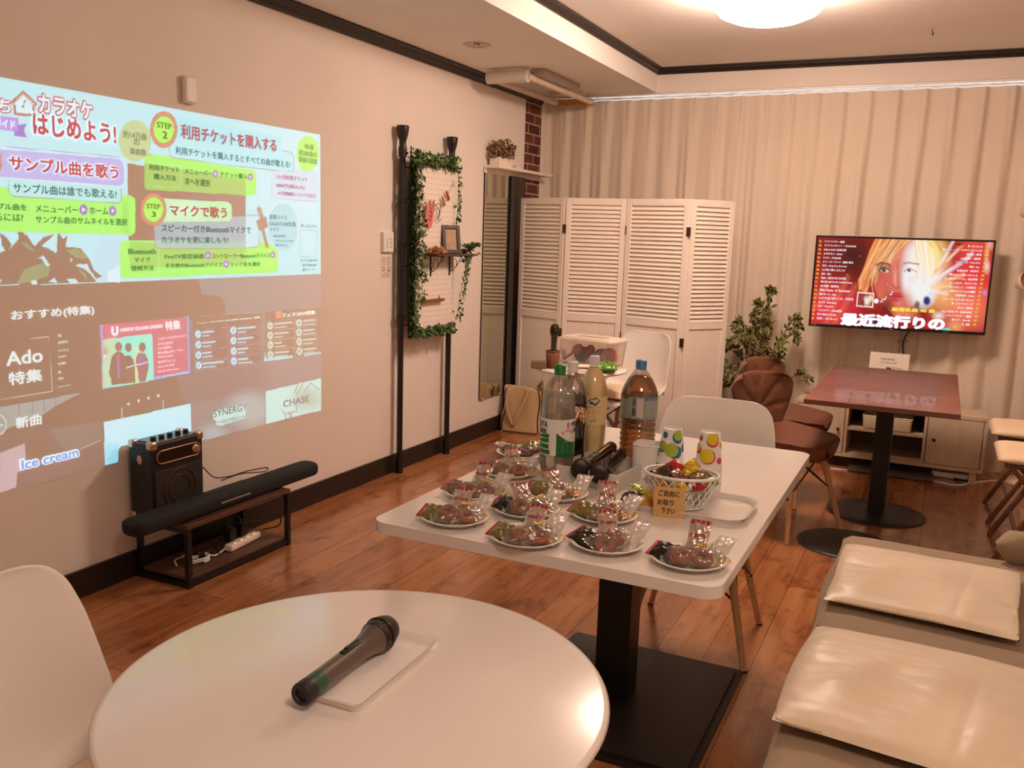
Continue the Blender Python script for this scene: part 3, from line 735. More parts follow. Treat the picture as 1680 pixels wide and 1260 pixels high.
# ================================================================== folding chairs with cream pads
M_dkwood = mat_wood('walnut folding frame', (82, 50, 30), (128, 84, 52), (10, 10, 2), 0.4, 0.1)
M_cream = mat('cream cushion', (240, 212, 176), 0.85, vary=0.03, bump=0.15, bs=220)
def folding_chair(loc, rz, label):
    C = thing('folding_chair', label, 'chair', loc, rz, 'wooden folding chairs')
    for sx in (-1, 1):
        b = MB(); b.push(T(sx*0.215, 0, 0)); b.prism([(-0.23, 0.0), (-0.19, 0.0), (0.235, 0.84), (0.20, 0.84)], -0.011, 0.011) if False else None
        for (y0, z0), (y1, z1), off in (((-0.21, 0), (0.22, 0.82), 0.0),):
            d = Vector((0, y1-y0, z1-z0)); q = d.to_track_quat('Z', 'X').to_matrix().to_4x4()
            b.push(T(0, (y0+y1)/2, (z0+z1)/2) @ q); b.rbox((0, 0, 0), (0.022, 0.04, d.length), 0.006); b.pop()
        b.pop(); b.build('front_frame', M_dkwood, C)
        b = MB(); b.push(T(sx*0.19, 0, 0)); d = Vector((0, -0.40, 0.46)); q = d.to_track_quat('Z', 'X').to_matrix().to_4x4()
        b.push(T(0, 0.02, 0.22) @ q); b.rbox((0, 0, 0), (0.02, 0.04, d.length), 0.006); b.pop(); b.pop(); b.build('rear_leg', M_dkwood, C)
    b = MB(); b.push(T(0, -0.005, 0.445) @ RX(-0.03)); b.rbox((0, 0, 0), (0.37, 0.40, 0.018), 0.006); b.pop(); b.build('seat', M_dkwood, C)
    b = MB()
    for k, (y, z) in enumerate(((0.165, 0.72), (0.195, 0.78))): b.rbox((0, y, z), (0.41, 0.016, 0.045), 0.005)
    b.build('backrest', M_dkwood, C)
    b = MB(); b.cyl((-0.2, 0.19, 0.02), (0.2, 0.19, 0.02), 0.009, n=12); b.build('crossbar', M_dkwood, C); b = MB(); b.cyl((-0.2, -0.13, 0.14), (0.2, -0.13, 0.14), 0.009, n=12); b.build('crossbar', M_dkwood, C)
    b = MB()
    for sx in (-1, 1): b.cyl((sx*0.175, 0.02, 0.27), (sx*0.235, 0.02, 0.27), 0.006, n=10)
    b.build('hinge_bolt', mat('dark bolt', (40, 34, 30), 0.4, 0.8), C)
    return C
for k, (yy, lb, lc) in enumerate(((4.72, 'wooden folding chair beside the brown table, nearer the sofa', 'cream seat pad on the folding chair nearer the sofa'), (5.37, 'wooden folding chair beside the brown table, nearer the low cabinet', 'cream seat pad on the folding chair nearer the low cabinet'))):
    folding_chair((3.40, yy, 0), -PI/2, lb)
    b = MB()
    def fz(sg):
        def f(u, v):
            x, y = 2*u-1, 2*v-1; e = max(0, (1-abs(x)**6)*(1-abs(y)**6))**0.5
            return Vector((x*0.225, y*0.225, 0.025+sg*0.024*e))
        return f
    b.grid(fz(1), 17, 17); b.grid(lambda u, v: fz(-1)(v, u), 17, 17)
    tag(b.build('seat_cushion', M_cream, loc=(3.385, yy, 0.457), weld=True), lc, 'cushion')

# ================================================================== sofa with satin cushions
M_sofa = mat('grey velour cover', (160, 138, 112), 0.95, vary=0.08, vs=3, bump=0.3, bs=260, sheen=0.12)
sf = thing('sofa', 'low sofa bench under a grey velour cover', 'sofa', (3.05, 2.2, 0))
SX0, SX1, SY0, SY1, SZ = -0.43, 0.62, -1.9, 1.17, 0.40
def sofatop(u, v):
    # u across (0 = skirt hem on the left), v along
    prof = [(SX0-0.05, 0.02), (SX0-0.03, 0.16), (SX0-0.008, 0.33), (SX0+0.0, 0.375), (SX0+0.03, SZ-0.004), (SX0+0.1, SZ), (0.0, SZ-0.004), (0.3, SZ), (SX1-0.05, SZ)]
    k = u*(len(prof)-1); i = min(int(k), len(prof)-2); f = k-i
    x = prof[i][0]*(1-f)+prof[i+1][0]*f; z = prof[i][1]*(1-f)+prof[i+1][1]*f
    y = SY0+(SY1-SY0)*v
    # round the far end down
    q = max(0.0, (v-0.965)/0.035); z = z*(1-0.10*q*q); 
    x += 0.008*math.sin(9*v*3+u*4)*(1 if u < 0.4 else 0.2)
    z += 0.003*math.sin(17*v+3*u)+0.0025*math.sin(31*v-9*u) if u > 0.45 else 0
    if v >= 0.999: z = max(z-0.0, 0.0)
    return Vector((x, y, z))
b = MB(); b.grid(lambda u, v: sofatop(v, u), 64, 41)
# far end apron
b.grid(lambda u, v: Vector((SX0+(SX1-0.05-SX0)*u+0.004*math.sin(20*u), SY1+0.012*math.sin(PI*v*0.5)+0.03*v*v, sofatop(0.5+0.5*u, 1).z*(1-v)+0.02*v)), 30, 10)
b.build('seat_cover', M_sofa, sf)
b = MB(); b.rbox(((SX0+SX1)/2, (SY0+SY1)/2, 0.19), (SX1-SX0-0.06, SY1-SY0-0.06, 0.3), 0.03); b.build('mattress', mat('sofa base', (96, 86, 78), 0.9), sf)
b = MB(); b.rbox((SX1+0.02, (SY0+SY1)/2-0.25, 0.42), (0.2, SY1-SY0-0.5, 0.64), 0.08, seg=4); b.build('backrest', M_sofa, sf)
def satin():
    t = NT('beige satin'); v = t.coords()
    n = t.noise(5, 3, v); t.link(t.ramp(n, [(0.3, lin((228, 208, 178))), (0.7, lin((240, 222, 194)))]), t.b.inputs['Base Color'])
    t.b.inputs['Roughness'].default_value = 0.4; t.b.inputs['Sheen Weight'].default_value = 0.5; t.b.inputs['Specular IOR Level'].default_value = 0.42; t.b.inputs['Anisotropic'].default_value = 0.4
    mp = t.coords((3, 6, 5)); t.bump(t.noise(1.6, 2, mp), 0.45, 0.03); return t.m
M_satin = satin()
def pillow(label, loc, rz, wx, wy, h, seed):
    R = random.Random(seed); ph = [R.uniform(0, 6.28) for _ in range(12)]
    def fn(sg):
        def f(u, v):
            x, y = 2*u-1, 2*v-1
            e = max(0.0, (1-abs(x)**5)*(1-abs(y)**3.2))
            z = sg*h/2*e**0.55 if sg > 0 else -h/2*e**0.7*0.75
            ex = wx/2*(1-0.035*(1-y*y)*0-0.03*math.cos(2.2*y+ph[0])*abs(x)); ey = wy/2*(1-0.03*math.cos(2.0*x+ph[1]))
            if sg > 0:   # creases that run in from the short edges and a soft fold across
                c = 0
                for k in range(6):
                    sd = 1 if x > 0 else -1
                    yy = -0.8+0.33*k+0.14*math.sin(ph[k]+sd)+0.5*(1-abs(x))*math.sin(ph[k+3]+2*sd); g = math.exp(-((y-yy)/(0.05+0.04*math.sin(ph[k+1]+sd)**2))**2)
                    c += g*(math.exp(-((1-abs(x))/(0.2+0.16*math.sin(ph[k+4]*2+sd)))**1.5))*(0.55+0.65*math.sin(ph[k+2]+sd))
                z -= 0.013*c*e**0.3
                z += 0.004*math.sin(5*x+2*y+ph[3])*e+0.003*math.sin(11*x-3*y+ph[4])*e-0.005*math.exp(-((x-0.45-0.1*y)/0.035)**2)*e
            return Vector((x*ex, y*ey, h*0.42+z))
        return f
    b = MB(); b.grid(fn(1), 61, 49); b.grid(lambda u, v: fn(-1)(v, u), 31, 31)
    o = MB()
    C = thing('satin_cushion', label, 'cushion', loc, rz, 'satin cushions on the sofa')
    b.build('cover', M_satin, C)
    o.tube([(x*wx*0.485, y*wy*0.485, h*0.42) for x, y in [(math.copysign(min(1, abs(math.cos(a))*1.38), math.cos(a)), math.copysign(min(1, abs(math.sin(a))*1.38), math.sin(a))) for a in np.linspace(0, 2*PI, 48, endpoint=False)]], 0.004, 6, closed=True)
    o.build('seam_piping', mat('satin piping', (196, 172, 138), 0.5), C)
    return C
pillow('beige satin cushion lying nearer the far end of the sofa', (2.895, 2.82, 0.397), -0.04, 0.50, 0.55, 0.062, 4)
pillow('beige satin cushion lying at the near end of the sofa', (2.89, 2.075, 0.397), -0.05, 0.52, 0.56, 0.066, 9)
b = MB()
def roll(u, v):
    a = 2*PI*u; r = 0.06*(1+0.12*math.sin(3*a+4*v)+0.05*math.sin(9*v)); s = min(1, min(v, 1-v)*9+0.15)
    return Vector((v*0.5, r*s*math.cos(a), 0.055+r*s*math.sin(a)*0.9))
b.grid(roll, 24, 30, 0, True, True)
tag(b.build('rolled_blanket', M_sofa, loc=(3.10, 3.27, 0.395), rot=(0, 0, 0.2)), 'rolled grey blanket at the far corner of the sofa', 'blanket')

# ================================================================== spot lamp at the picture's edge
sl = thing('spot_floor_lamp', 'cream floor lamp with two unlit round spot shades beside the television', 'floor lamp', (3.42, 6.22, 0))
M_lampc = mat('lamp cream enamel', (222, 200, 174), 0.4, vary=0.03)
b = MB(); b.cyl((0, 0, 0.015), (0, 0, 1.85), 0.011, n=14); b.build('pole', M_lampc, sl)
b = MB(); b.lathe([(0.001, 0.02), (0.12, 0.016), (0.13, 0.0), (0.001, 0)], 32); b.build('base', M_lampc, sl)
for z, dx in ((1.665, -0.135), (1.235, -0.115)):
    b = MB(); b.push(T(dx, -0.02, z) @ RZ(0.5) @ RX(1.25)); b.lathe([(0.022, -0.075), (0.03, -0.06), (0.06, 0.0), (0.068, 0.05), (0.066, 0.052), (0.058, 0.0), (0.02, -0.05)], 32); b.pop(); sh = b.build('shade', M_lampc, sl)
    b = MB(); b.push(T(dx, -0.02, z) @ RZ(0.5) @ RX(1.25)); b.sphere((0, 0, -0.005), 0.03, 16, 10); b.pop(); b.build('bulb', mat('unlit bulb glass', (230, 215, 200), 0.2), sh)
    b = MB(); b.tube([(0, 0, z-0.06), (dx*0.5, 0, z-0.03), (dx, 0.02, z)], 0.007, 8); b.build('arm', M_lampc, sl)
# ================================================================== folding screen
M_scr = mat('white painted wood', (240, 226, 212), 0.5, vary=0.02, vs=3)
M_gap = mat('louver shade side', (214, 196, 180), 0.6, vary=0.03)
sv = [aty(856, 324, 5.93), aty(929.5, 324, 5.80), aty(1030, 325, 5.86), aty(1134.5, 326, 5.76), aty(1206, 330, 6.06)]
SCZ = 1.685
fs = thing('folding_screen', 'white four-panel folding screen with louvered upper halves', 'folding screen', (0, 0, 0))
for i in range(4):
    a = Vector((sv[i].x, sv[i].y)); e = Vector((sv[i+1].x, sv[i+1].y)); d = e-a; w = d.length-0.008; ang = math.atan2(d.y, d.x); m = (a+e)/2
    zl = 0.86; zb, zt = 0.03, SCZ; sw, rw, th = 0.038, 0.045, 0.024
    b = MB()
    for x in (-w/2+sw/2, w/2-sw/2): b.rbox((x, 0, (zb+zt)/2), (sw, th, zt-zb), 0.003, seg=1)
    for z in (zt-0.022, zl, zb+0.04): b.rbox((0, 0, z), (w-2*sw, th-0.002, 0.045 if z > 0.1 else 0.08), 0.003, seg=1)
    pn = b.build('panel', M_scr, fs, loc=(m.x, m.y, 0), rot=(0, 0, ang))
    b = MB(); z0, z1 = zl+0.024, zt-0.046; n = 27; p = (z1-z0)/n
    for k in range(n): b.push(T(0, 0, z0+p*(k+0.5)) @ RX(-0.62)); b.rbox((0, 0, 0), (w-2*sw+0.004, 0.005, p*1.22), 0.0018, seg=1); b.pop()
    b.build('louver', M_scr, pn)
    b = MB(); n = 3; ww = (w-2*sw)/n
    for k in range(n): b.rbox((-w/2+sw+ww*(k+0.5), 0.002, (zl-0.022+zb+0.08)/2), (ww-0.0012, 0.008, zl-0.022-zb-0.08), 0.0015, seg=1)
    b.build('lower_board', M_scr, pn)
    if i < 3:
        for z in (1.475, 0.75, 0.2):
            b = MB(); b.rbox((w/2+0.004, -th/2 if i != 1 else -th/2+0.004, z), (0.03, 0.004, 0.06), 0.001); b.cyl((w/2+0.004, -th/2-0.003, z-0.03), (w/2+0.004, -th/2-0.003, z+0.03), 0.004, n=10); b.build('hinge', mat('old brass hinge', (84, 58, 40), 0.4, 0.7), pn)

# ================================================================== mirror, dark board, ledge
mi = thing('wall_mirror', 'tall narrow wall mirror reflecting the louvered screen', 'mirror', (0, 5.60, 1.06))
t = NT('mirror glass'); t.b.inputs['Base Color'].default_value = (*lin((214, 216, 200)), 1); t.b.inputs['Metallic'].default_value = 1.0; t.b.inputs['Roughness'].default_value = 0.015
t.link(t.ramp(t.noise(2, 2, t.coords()), [(0, lin((210, 212, 196))), (1, lin((218, 218, 204)))]), t.b.inputs['Base Color'])
b = MB(); b.box((0.012, 0, 0), (0.004, 0.348, 1.58)); b.build('glass', t.m, mi)
b = MB(); b.box((0.005, 0, 0), (0.009, 0.352, 1.584)); b.build('backing', M_black, mi)
b = MB()
for z in (-0.79, 0.79):
    for y in (-0.13, 0.13): b.rbox((0.011, y, z), (0.012, 0.016, 0.014), 0.003)
b.build('clip', mat('clip plastic', (220, 205, 190), 0.4), mi)
b = MB(); b.rbox((0.02, 0, 0), (0.018, 0.235, 1.83), 0.003)
tag(b.build('dark_panel', mat('smoked gloss board', (16, 15, 13), 0.12, vary=0.05, coat=0.3), loc=(0, 5.912, 0.918)), 'tall dark glossy board between the mirror and the folding screen', 'board')
lg = thing('wall_ledge', 'narrow white ledge above the mirror running to the brick cladding', 'shelf', (0, 5.86, 1.868))
b = MB(); b.rbox((0.062, 0, 0), (0.12, 0.90, 0.02), 0.003); b.build('board', M_scr, lg)
b = MB(); b.rbox((0.012, 0, -0.025), (0.012, 0.90, 0.03), 0.002); b.build('batten', M_scr, lg)
# dried flowers in a little white box
fb = thing('dried_flowers', 'brown dried hydrangea heads in a white box on the ledge', 'dried flowers', (0.065, 5.55, 1.878))
b = MB(); b.rbox((0, 0, 0.028), (0.08, 0.20, 0.056), 0.004); b.build('box', M_scr, fb)
def leaf_into(mb, p, d, up, L, W, mi=0, fold=0.25, n=3):
    d = Vector(d).normalized(); s = d.cross(Vector(up)); s = s.normalized() if s.length > 1e-4 else d.orthogonal().normalized(); q = s.cross(d).normalized(); p = Vector(p)
    st = [(0, 0.05), (0.3, 0.85), (0.6, 1.0), (0.85, 0.5), (1.0, 0.02)]
    vs = []
    for t_, w_ in st:
        c = p+d*(L*t_)-q*(L*0.16*t_*t_)
        vs += [c-s*(W*w_*0.5)+q*(W*w_*fold*0.5), c, c+s*(W*w_*0.5)+q*(W*w_*fold*0.5)]
    fs = []
    for k in range(len(st)-1): fs += [(3*k, 3*k+1, 3*k+4, 3*k+3), (3*k+1, 3*k+2, 3*k+5, 3*k+4)]
    mb.add(vs, fs, mi, True)
def rdir(R):
    while True:
        v = Vector((R.uniform(-1, 1), R.uniform(-1, 1), R.uniform(-1, 1)))
        if 0.1 < v.length < 1: return v.normalized()
R = random.Random(5); b = MB()
for c, r in (((0, -0.06, 0.10), 0.062), ((0.005, 0.03, 0.108), 0.07), ((-0.005, 0.09, 0.085), 0.045)):
    for k in range(170):
        d = rdir(R); p = Vector(c)+d*r*R.uniform(0.75, 1.0)
        if p.z < 0.045: continue
        leaf_into(b, p, (d+rdir(R)*0.9), d, 0.022, 0.019, R.randint(0, 1))
b.build('flower_head', [mat('dried petals', (126, 98, 70), 0.9, vary=0.25, vs=40), mat('dried petals pale', (152, 124, 92), 0.9, vary=0.25, vs=40)], fb)
b = MB()
for k in range(7): leaf_into(b, (0.0, 0.07+0.01*k, 0.09), (R.uniform(-.4, .4), R.uniform(0, .7), 0.8), (1, 0, 0), 0.08, 0.04)
b.build('leaf', mat('dried leaf dark', (38, 34, 26), 0.7), fb)
b = MB(); b.rbox((0.065, 5.78, 1.889), (0.06, 0.11, 0.022), 0.003); tag(b.build('small_book', mat('pale book cover', (232, 216, 200), 0.6)), 'small pale book lying on the white ledge', 'book')

# ================================================================== pegboard between two poles
pb = thing('pegboard_stand', 'white pegboard held between two black poles on the projection wall', 'pegboard', (0, 0, 0))
t = NT('white pegboard'); tc = t.node('ShaderNodeTexCoord'); sp = t.node('ShaderNodeSeparateXYZ'); t.link(tc.outputs['Object'], sp.inputs[0])
fy = t.math('SUBTRACT', t.math('FRACT', t.math('MULTIPLY', sp.outputs['Y'], 32.0)), 0.5); fz = t.math('SUBTRACT', t.math('FRACT', t.math('MULTIPLY', sp.outputs['Z'], 32.0)), 0.5)
dd = t.math('SQRT', t.math('ADD', t.math('MULTIPLY', fy, fy), t.math('MULTIPLY', fz, fz)))
hole = t.math('LESS_THAN', dd, 0.085*1.25)
t.link(t.mix(hole, lin((240, 226, 214)), lin((150, 122, 102))), t.b.inputs['Base Color']); t.b.inputs['Roughness'].default_value = 0.6
t.bump(hole, 0.5, -0.003); M_peg = t.m
PBX = 0.10
pts = {'tl': atx(685, 271, PBX), 'tr': atx(748, 279, PBX), 'br': atx(741, 533, PBX), 'bl': atx(681, 541, PBX)}
y0, y1 = (pts['tl'].y+pts['bl'].y)/2, (pts['tr'].y+pts['br'].y)/2; z0, z1 = (pts['bl'].z+pts['br'].z)/2, (pts['tl'].z+pts['tr'].z)/2
b = MB(); b.box((PBX-0.003, (y0+y1)/2, (z0+z1)/2), (0.006, y1-y0, z1-z0)); b.build('board', M_peg, pb)
PX_ = 0.05
for py_px, ty, by in (((661, 206), 206, 770), ((742, 225), 225, 740)):
    q = atx(py_px[0], ty, PX_); zt = q.z; yy = q.y
    if by == 770: yA = yy
    else: yB = yy
    b = MB(); b.cyl((PX_, yy, 0.0), (PX_, yy, zt-0.13), 0.0175, n=20); b.cyl((PX_, yy, 0.0), (PX_, yy, 0.09), 0.023, 0.021, 20)
    b.build('pole', M_black, pb)
    b = MB(); b.lathe([(0.001, 0), (0.034, 0), (0.036, -0.01), (0.030, -0.05), (0.02, -0.085), (0.019, -0.11), (0.024, -0.12), (0.024, -0.14), (0.019, -0.15)], 24, c=(PX_, yy, zt)); b.build('finial', M_black, pb)
    for z in (zt-0.15, zt-0.42, zt-0.66, 0.93):
        b = MB(); b.cyl((PX_, yy, z-0.018), (PX_, yy, z+0.018), 0.024, n=18); b.cyl((PX_+0.02, yy, z), (PX_+0.034, yy, z), 0.007, n=10); b.cyl((PX_, yy-0.03, z), (PX_, yy+0.03, z), 0.006, n=10); b.build('clamp', M_black, pb)
b = MB()
for z in (z0+0.03, (z0+z1)/2-0.1, (z0+z1)/2+0.28, z1-0.02): b.cyl((PX_+0.02, yA, z), (PX_+0.02, yB, z), 0.004, n=8)
for y in (yA+0.05, yB-0.02): b.cyl((PX_+0.025, y, z0-0.05), (PX_+0.025, y, z1+0.10), 0.004, n=8)
b.build('wire_frame', M_black, pb)
b = MB(); b.box((PBX-0.016, (y0+y1)/2-0.02, (z0+z1)/2), (0.006, y1-y0+0.06, z1-z0+0.09)); b.build('backing_mat', mat('dark green turf backing', (28, 46, 20), 0.9, vary=0.2, vs=30), pb)
# leafy mat and trailing vines
M_ivy = [mat('ivy leaf', (58, 92, 34), 0.55, vary=0.35, vs=30), mat('ivy leaf light', (98, 122, 48), 0.55, vary=0.3, vs=30), mat('ivy leaf dark', (34, 58, 24), 0.55, vary=0.3, vs=30)]
R = random.Random(11); b = MB()
def ivy(mb, p, sz, mis=(0, 0, 1, 2)):
    leaf_into(mb, p, Vector((R.uniform(0.1, 0.8), R.uniform(-1, 1), R.uniform(-1, 0.7))), (1, R.uniform(-.3, .3), 0.3), sz, sz*0.8, R.choice(mis))
for k in range(1300):
    s = R.random()
    if s < 0.36: y, z = R.uniform(y0-0.075, y1+0.01), z1+R.uniform(-0.005, 0.075)
    elif s < 0.72: y, z = y0+R.uniform(-0.052, 0.008), R.uniform(z0-0.02, z1+0.06)
    else: y, z = R.uniform(y0-0.06, y1), z0-R.uniform(-0.012, 0.045)
    ivy(b, (PBX+R.uniform(-0.012, 0.03), y, z), R.uniform(0.014, 0.026))
gm = b.build('leafy_mat', M_ivy); tag(gm, 'small-leaved green leafy mat edging the white pegboard', 'artificial ivy')
def vine(pts, n, name_label, sz=(0.014, 0.024), spread=0.02):
    V = thing('hanging_vine', name_label, 'artificial vine', pts[0])
    o = Vector(pts[0]); sp_ = spline(pts, 10); b = MB(); b.tube([p-o for p in sp_], 0.0016, 5); b.build('stem', mat('vine stem', (70, 74, 36), 0.7), V)
    b = MB()
    for k in range(n):
        p = sp_[R.randrange(len(sp_))]-o; ivy(b, p+Vector((R.uniform(-.3, 1)*spread, R.uniform(-1, 1)*spread, R.uniform(-1, 1)*spread)), R.uniform(*sz))
    b.build('leaves', M_ivy, V); return V
vine([(PBX+0.02, y0-0.01, z1+0.02), (PBX+0.03, y0-0.02, 1.6), (PBX+0.03, y0-0.015, 1.35), (PBX+0.035, y0+0.005, 1.15)], 220, 'dense green vine trailing down the near edge of the pegboard', spread=0.024)
vine([(PBX+0.02, y0+0.03, 1.55), (PBX+0.025, y0+0.035, 1.3), (PBX+0.025, y0+0.03, 1.1), (PBX+0.025, y0+0.02, 1.0)], 90, 'thin yellow-green vine hanging over the near pegboard holes', spread=0.018)
vine([(PBX+0.01, y1+0.012, z1+0.02), (PBX+0.015, y1+0.02, 1.7), (PBX+0.015, y1+0.012, 1.58), (PBX+0.012, y1+0.006, 1.44)], 85, 'sparse vine hanging at the far edge above the bracket shelf', spread=0.014)
vine([(PBX+0.08, y1-0.01, 1.31), (PBX+0.08, y1+0.01, 1.2), (PBX+0.05, y1+0.01, 1.05), (PBX+0.03, y1+0.01, 0.9)], 150, 'vine trailing down below the bracket shelf end', spread=0.022)
# bracket shelf
zS = atx(740, 418, PBX+0.06).z; yS0, yS1 = atx(706, 420, PBX+0.06).y, atx(772, 417, PBX+0.06).y
sh = thing('bracket_shelf', 'small dark shelf on scrolled iron brackets on the pegboard', 'shelf', (PBX, (yS0+yS1)/2, zS)); Lh = yS1-yS0
b = MB(); b.rbox((0.058, 0, 0), (0.114, Lh, 0.012), 0.003); b.build('board', mat_wood('dark red shelf wood', (66, 34, 26), (92, 50, 36), (6, 1, 6)), sh)
for yy in (-Lh*0.30, Lh*0.16):
    b = MB(); b.box((0.005, yy, -0.066), (0.006, 0.008, 0.125)); b.box((0.05, yy, -0.009), (0.09, 0.008, 0.006)); b.build('bracket', M_black, sh)
    for c0, r0, sg in (((0.012, -0.09), 0.018, 1), ((0.07, -0.03), 0.018, -1)):
        pts_ = []
        for k in range(26):
            a = k/25*4.2; r = r0*(1-0.75*k/25); pts_.append((0.012+c0[0]+r*math.cos(sg*a+1.5), yy, c0[1]+r*math.sin(sg*a+1.5)))
        b = MB(); b.tube(pts_, 0.0022, 6); b.tube([(0.01, yy, -0.105), (0.05, yy, -0.075), (0.075, yy, -0.035), (0.085, yy, -0.012)], 0.0022, 6); b.build('scroll', M_black, sh)
    b = MB()
    pts_ = [(0.03, yy+0.015+0.03*math.sin(a), -0.055+0.03*math.cos(a)) for a in np.linspace(-2.4, 2.2, 18)]
    b.tube(pts_, 0.002, 6); b.build('scroll', M_black, sh)
# photo frame, rose, greenery on the shelf
fr = thing('photo_frame', 'dark wooden photo frame standing on the bracket shelf', 'photo frame', (PBX+0.05, (yS0+yS1)/2+0.02, zS+0.007), -0.55)
M_fr = mat_wood('grey black frame wood', (46, 38, 34), (84, 72, 64), (10, 10, 2))
b = MB(); b.push(RY(-0.16))
for c, d in (((0, -0.05, 0.085), (0.026, 0.022, 0.17)), ((0, 0.05, 0.085), (0.026, 0.022, 0.17)), ((0, 0, 0.011), (0.026, 0.08, 0.022)), ((0, 0, 0.159), (0.026, 0.08, 0.022))): b.rbox(c, d, 0.002)
b.pop(); b.build('frame', M_fr, fr)
b = MB(); b.push(RY(-0.16)); b.box((0.002, 0, 0.085), (0.004, 0.082, 0.13)); b.pop(); b.build('picture', mat('faded print', (190, 160, 130), 0.7, vary=0.2, vs=25), fr)
b = MB(); rr_ = random.Random(2)
for ring, n, r, up in ((0, 5, 0.012, 0.9), (1, 7, 0.024, 0.55), (2, 9, 0.036, 0.2), (3, 10, 0.045, 0.0)):
    for k in range(n):
        a = 2*PI*k/n+ring*0.4; d = Vector((math.cos(a)*(1-up*0.6), math.sin(a)*(1-up*0.6), up+0.15))
        leaf_into(b, Vector((math.cos(a)*r*0.5, math.sin(a)*r*0.5, 0.012)), d, (0, 0, 1), 0.044, 0.044, 0, -0.5)
b.lathe([(0.001, 0), (0.02, 0.002), (0.016, 0.016), (0.001, 0.02)], 14)
tag(b.build('fabric_rose', mat('peach petals', (226, 178, 142), 0.8, vary=0.06), loc=(PBX+0.06, yS0+0.075, zS+0.007)), 'peach fabric rose lying on the bracket shelf', 'artificial flower')
pl = thing('shelf_plant', 'small leafy sprig spilling over the end of the bracket shelf', 'artificial plant', (PBX+0.06, yS1-0.075, zS+0.006))
b = MB(); b.lathe([(0.001, 0), (0.018, 0.0), (0.022, 0.03), (0.018, 0.03), (0.001, 0.026)], 18); b.build('pot', M_black, pl)
b = MB()
for k in range(60):
    d = Vector((R.uniform(-.2, 1), R.uniform(-0.7, 1.2), R.uniform(-1.0, .5))); leaf_into(b, Vector((0, 0.0, 0.03))+d*R.uniform(0.01, 0.065), d, (1, 0, 1), R.uniform(0.025, 0.04), 0.024, R.choice((0, 2, 2)))
for k in range(3): leaf_into(b, (0.03, 0.05+0.016*k, 0.035+0.006*k), (0.2, 0.8, 0.5), (1, 0, 0), 0.03, 0.018, 2)
b.build('leaves', M_ivy, pl)
# wooden rail on the board
p = atx(710, 493, PBX+0.015); b = MB(); b.rbox((0, 0, 0), (0.03, 0.235, 0.017), 0.002); b.cyl((0.0, 0.075, 0.008), (0, 0.075, 0.028), 0.003, n=8)
tag(b.build('wooden_rail', mat_wood('red brown rail', (112, 60, 40), (142, 80, 54), (8, 1, 8)), loc=(PBX+0.015, p.y, p.z)), 'short red-brown wooden rail near the bottom of the pegboard', 'rail')
# string with pegs, pink card, wire ornament
sA, sB = atx(691, 308, PBX+0.006), atx(744, 301, PBX+0.006); sM1, sM2 = atx(703, 336, PBX+0.012), atx(722, 340, PBX+0.012)
spts = spline([sA, sM1, sM2, sB], 8)
b = MB(); b.tube(spts, 0.0014, 6)
for q in (sA, sB):
    for k in range(7): b.tube([q, q+Vector((0.006, R.uniform(-.018, .018), R.uniform(-.03, .02)))], 0.0008, 4)
tag(b.build('twine', mat('straw twine', (196, 160, 112), 0.9)), 'straw twine strung across the upper pegboard', 'string')
def clothespin(loc, rx, label, m):
    C = thing('clothespin', label, 'clothespin', loc, 0, 'wooden pegs on the twine')
    for sg in (-1, 1):
        b = MB(); b.push(RX(rx) @ T(0.004, sg*0.005, -0.008) @ RX(sg*0.10)); b.rbox((0, 0, 0), (0.009, 0.006, 0.062), 0.0012); b.pop(); b.build('jaw', m, C)
    b = MB(); b.push(RX(rx)); b.cyl((0, -0.006, 0), (0, 0.006, 0), 0.004, n=10); b.pop(); b.build('spring', mat('peg spring', (150, 140, 130), 0.3, 0.8), C)
M_pin = mat('peg wood', (196, 140, 92), 0.6, vary=0.1); M_pin2 = mat('peg wood red', (176, 88, 58), 0.6, vary=0.1)
for px, rx, lb, m in (((705, 335), 0.15, 'wooden peg holding the near edge of the pink card', M_pin), ((710.5, 335), -0.1, 'wooden peg holding the far edge of the pink card', M_pin), ((726, 328), 0.5, 'pale wooden peg on the twine beside the wire ornament', M_pin), ((733, 319), 0.55, 'reddish wooden peg near the far end of the twine', M_pin2)):
    p = atx(*px, PBX+0.014); clothespin((p.x, p.y, p.z), rx, lb, m)
p = atx(704, 354, PBX+0.016); pc = thing('pink_card', 'pink lettered card pegged to the twine', 'card', (PBX+0.018, p.y, p.z))
b = MB(); b.push(RX(-0.22) @ RZ(0.0)); b.rbox((0, 0, 0), (0.003, 0.085, 0.125), 0.001); b.pop(); b.build('sheet', mat('pink card', (222, 120, 118), 0.7), pc)
b = MB(); b.push(RX(-0.22))
for k, (s_, w_) in enumerate((('YOU', .03), ('ME', .022), ('US', .022))): put_text(b, s_, lambda u, v: Vector((0.0021, u, v)), (-w_/2+0.01, 0.016-0.022*k, w_/2+0.01, 0.028-0.022*k), bold=0.02)
b.pop(); b.build('print', mat('card lettering', (70, 34, 34), 0.8), pc)
p = atx(718, 348, PBX+0.014); b = MB()
b.tube(spline([(0, -0.03, 0.04), (0.01, 0.0, 0.05), (0.01, 0.02, 0.03), (0.008, 0.0, -0.01), (0.008, -0.012, -0.035), (0.008, 0.012, -0.05), (0.008, 0.035, -0.036)], 6), 0.002, 6)
b.tube(spline([(0, -0.012, 0.03), (0.008, 0.012, 0.005), (0.008, 0.004, -0.03), (0.008, -0.02, -0.04)], 6), 0.002, 6)
tag(b.build('wire_ornament', M_black, loc=(p.x, p.y, p.z)), 'bent black wire ornament beside the pink card', 'ornament')

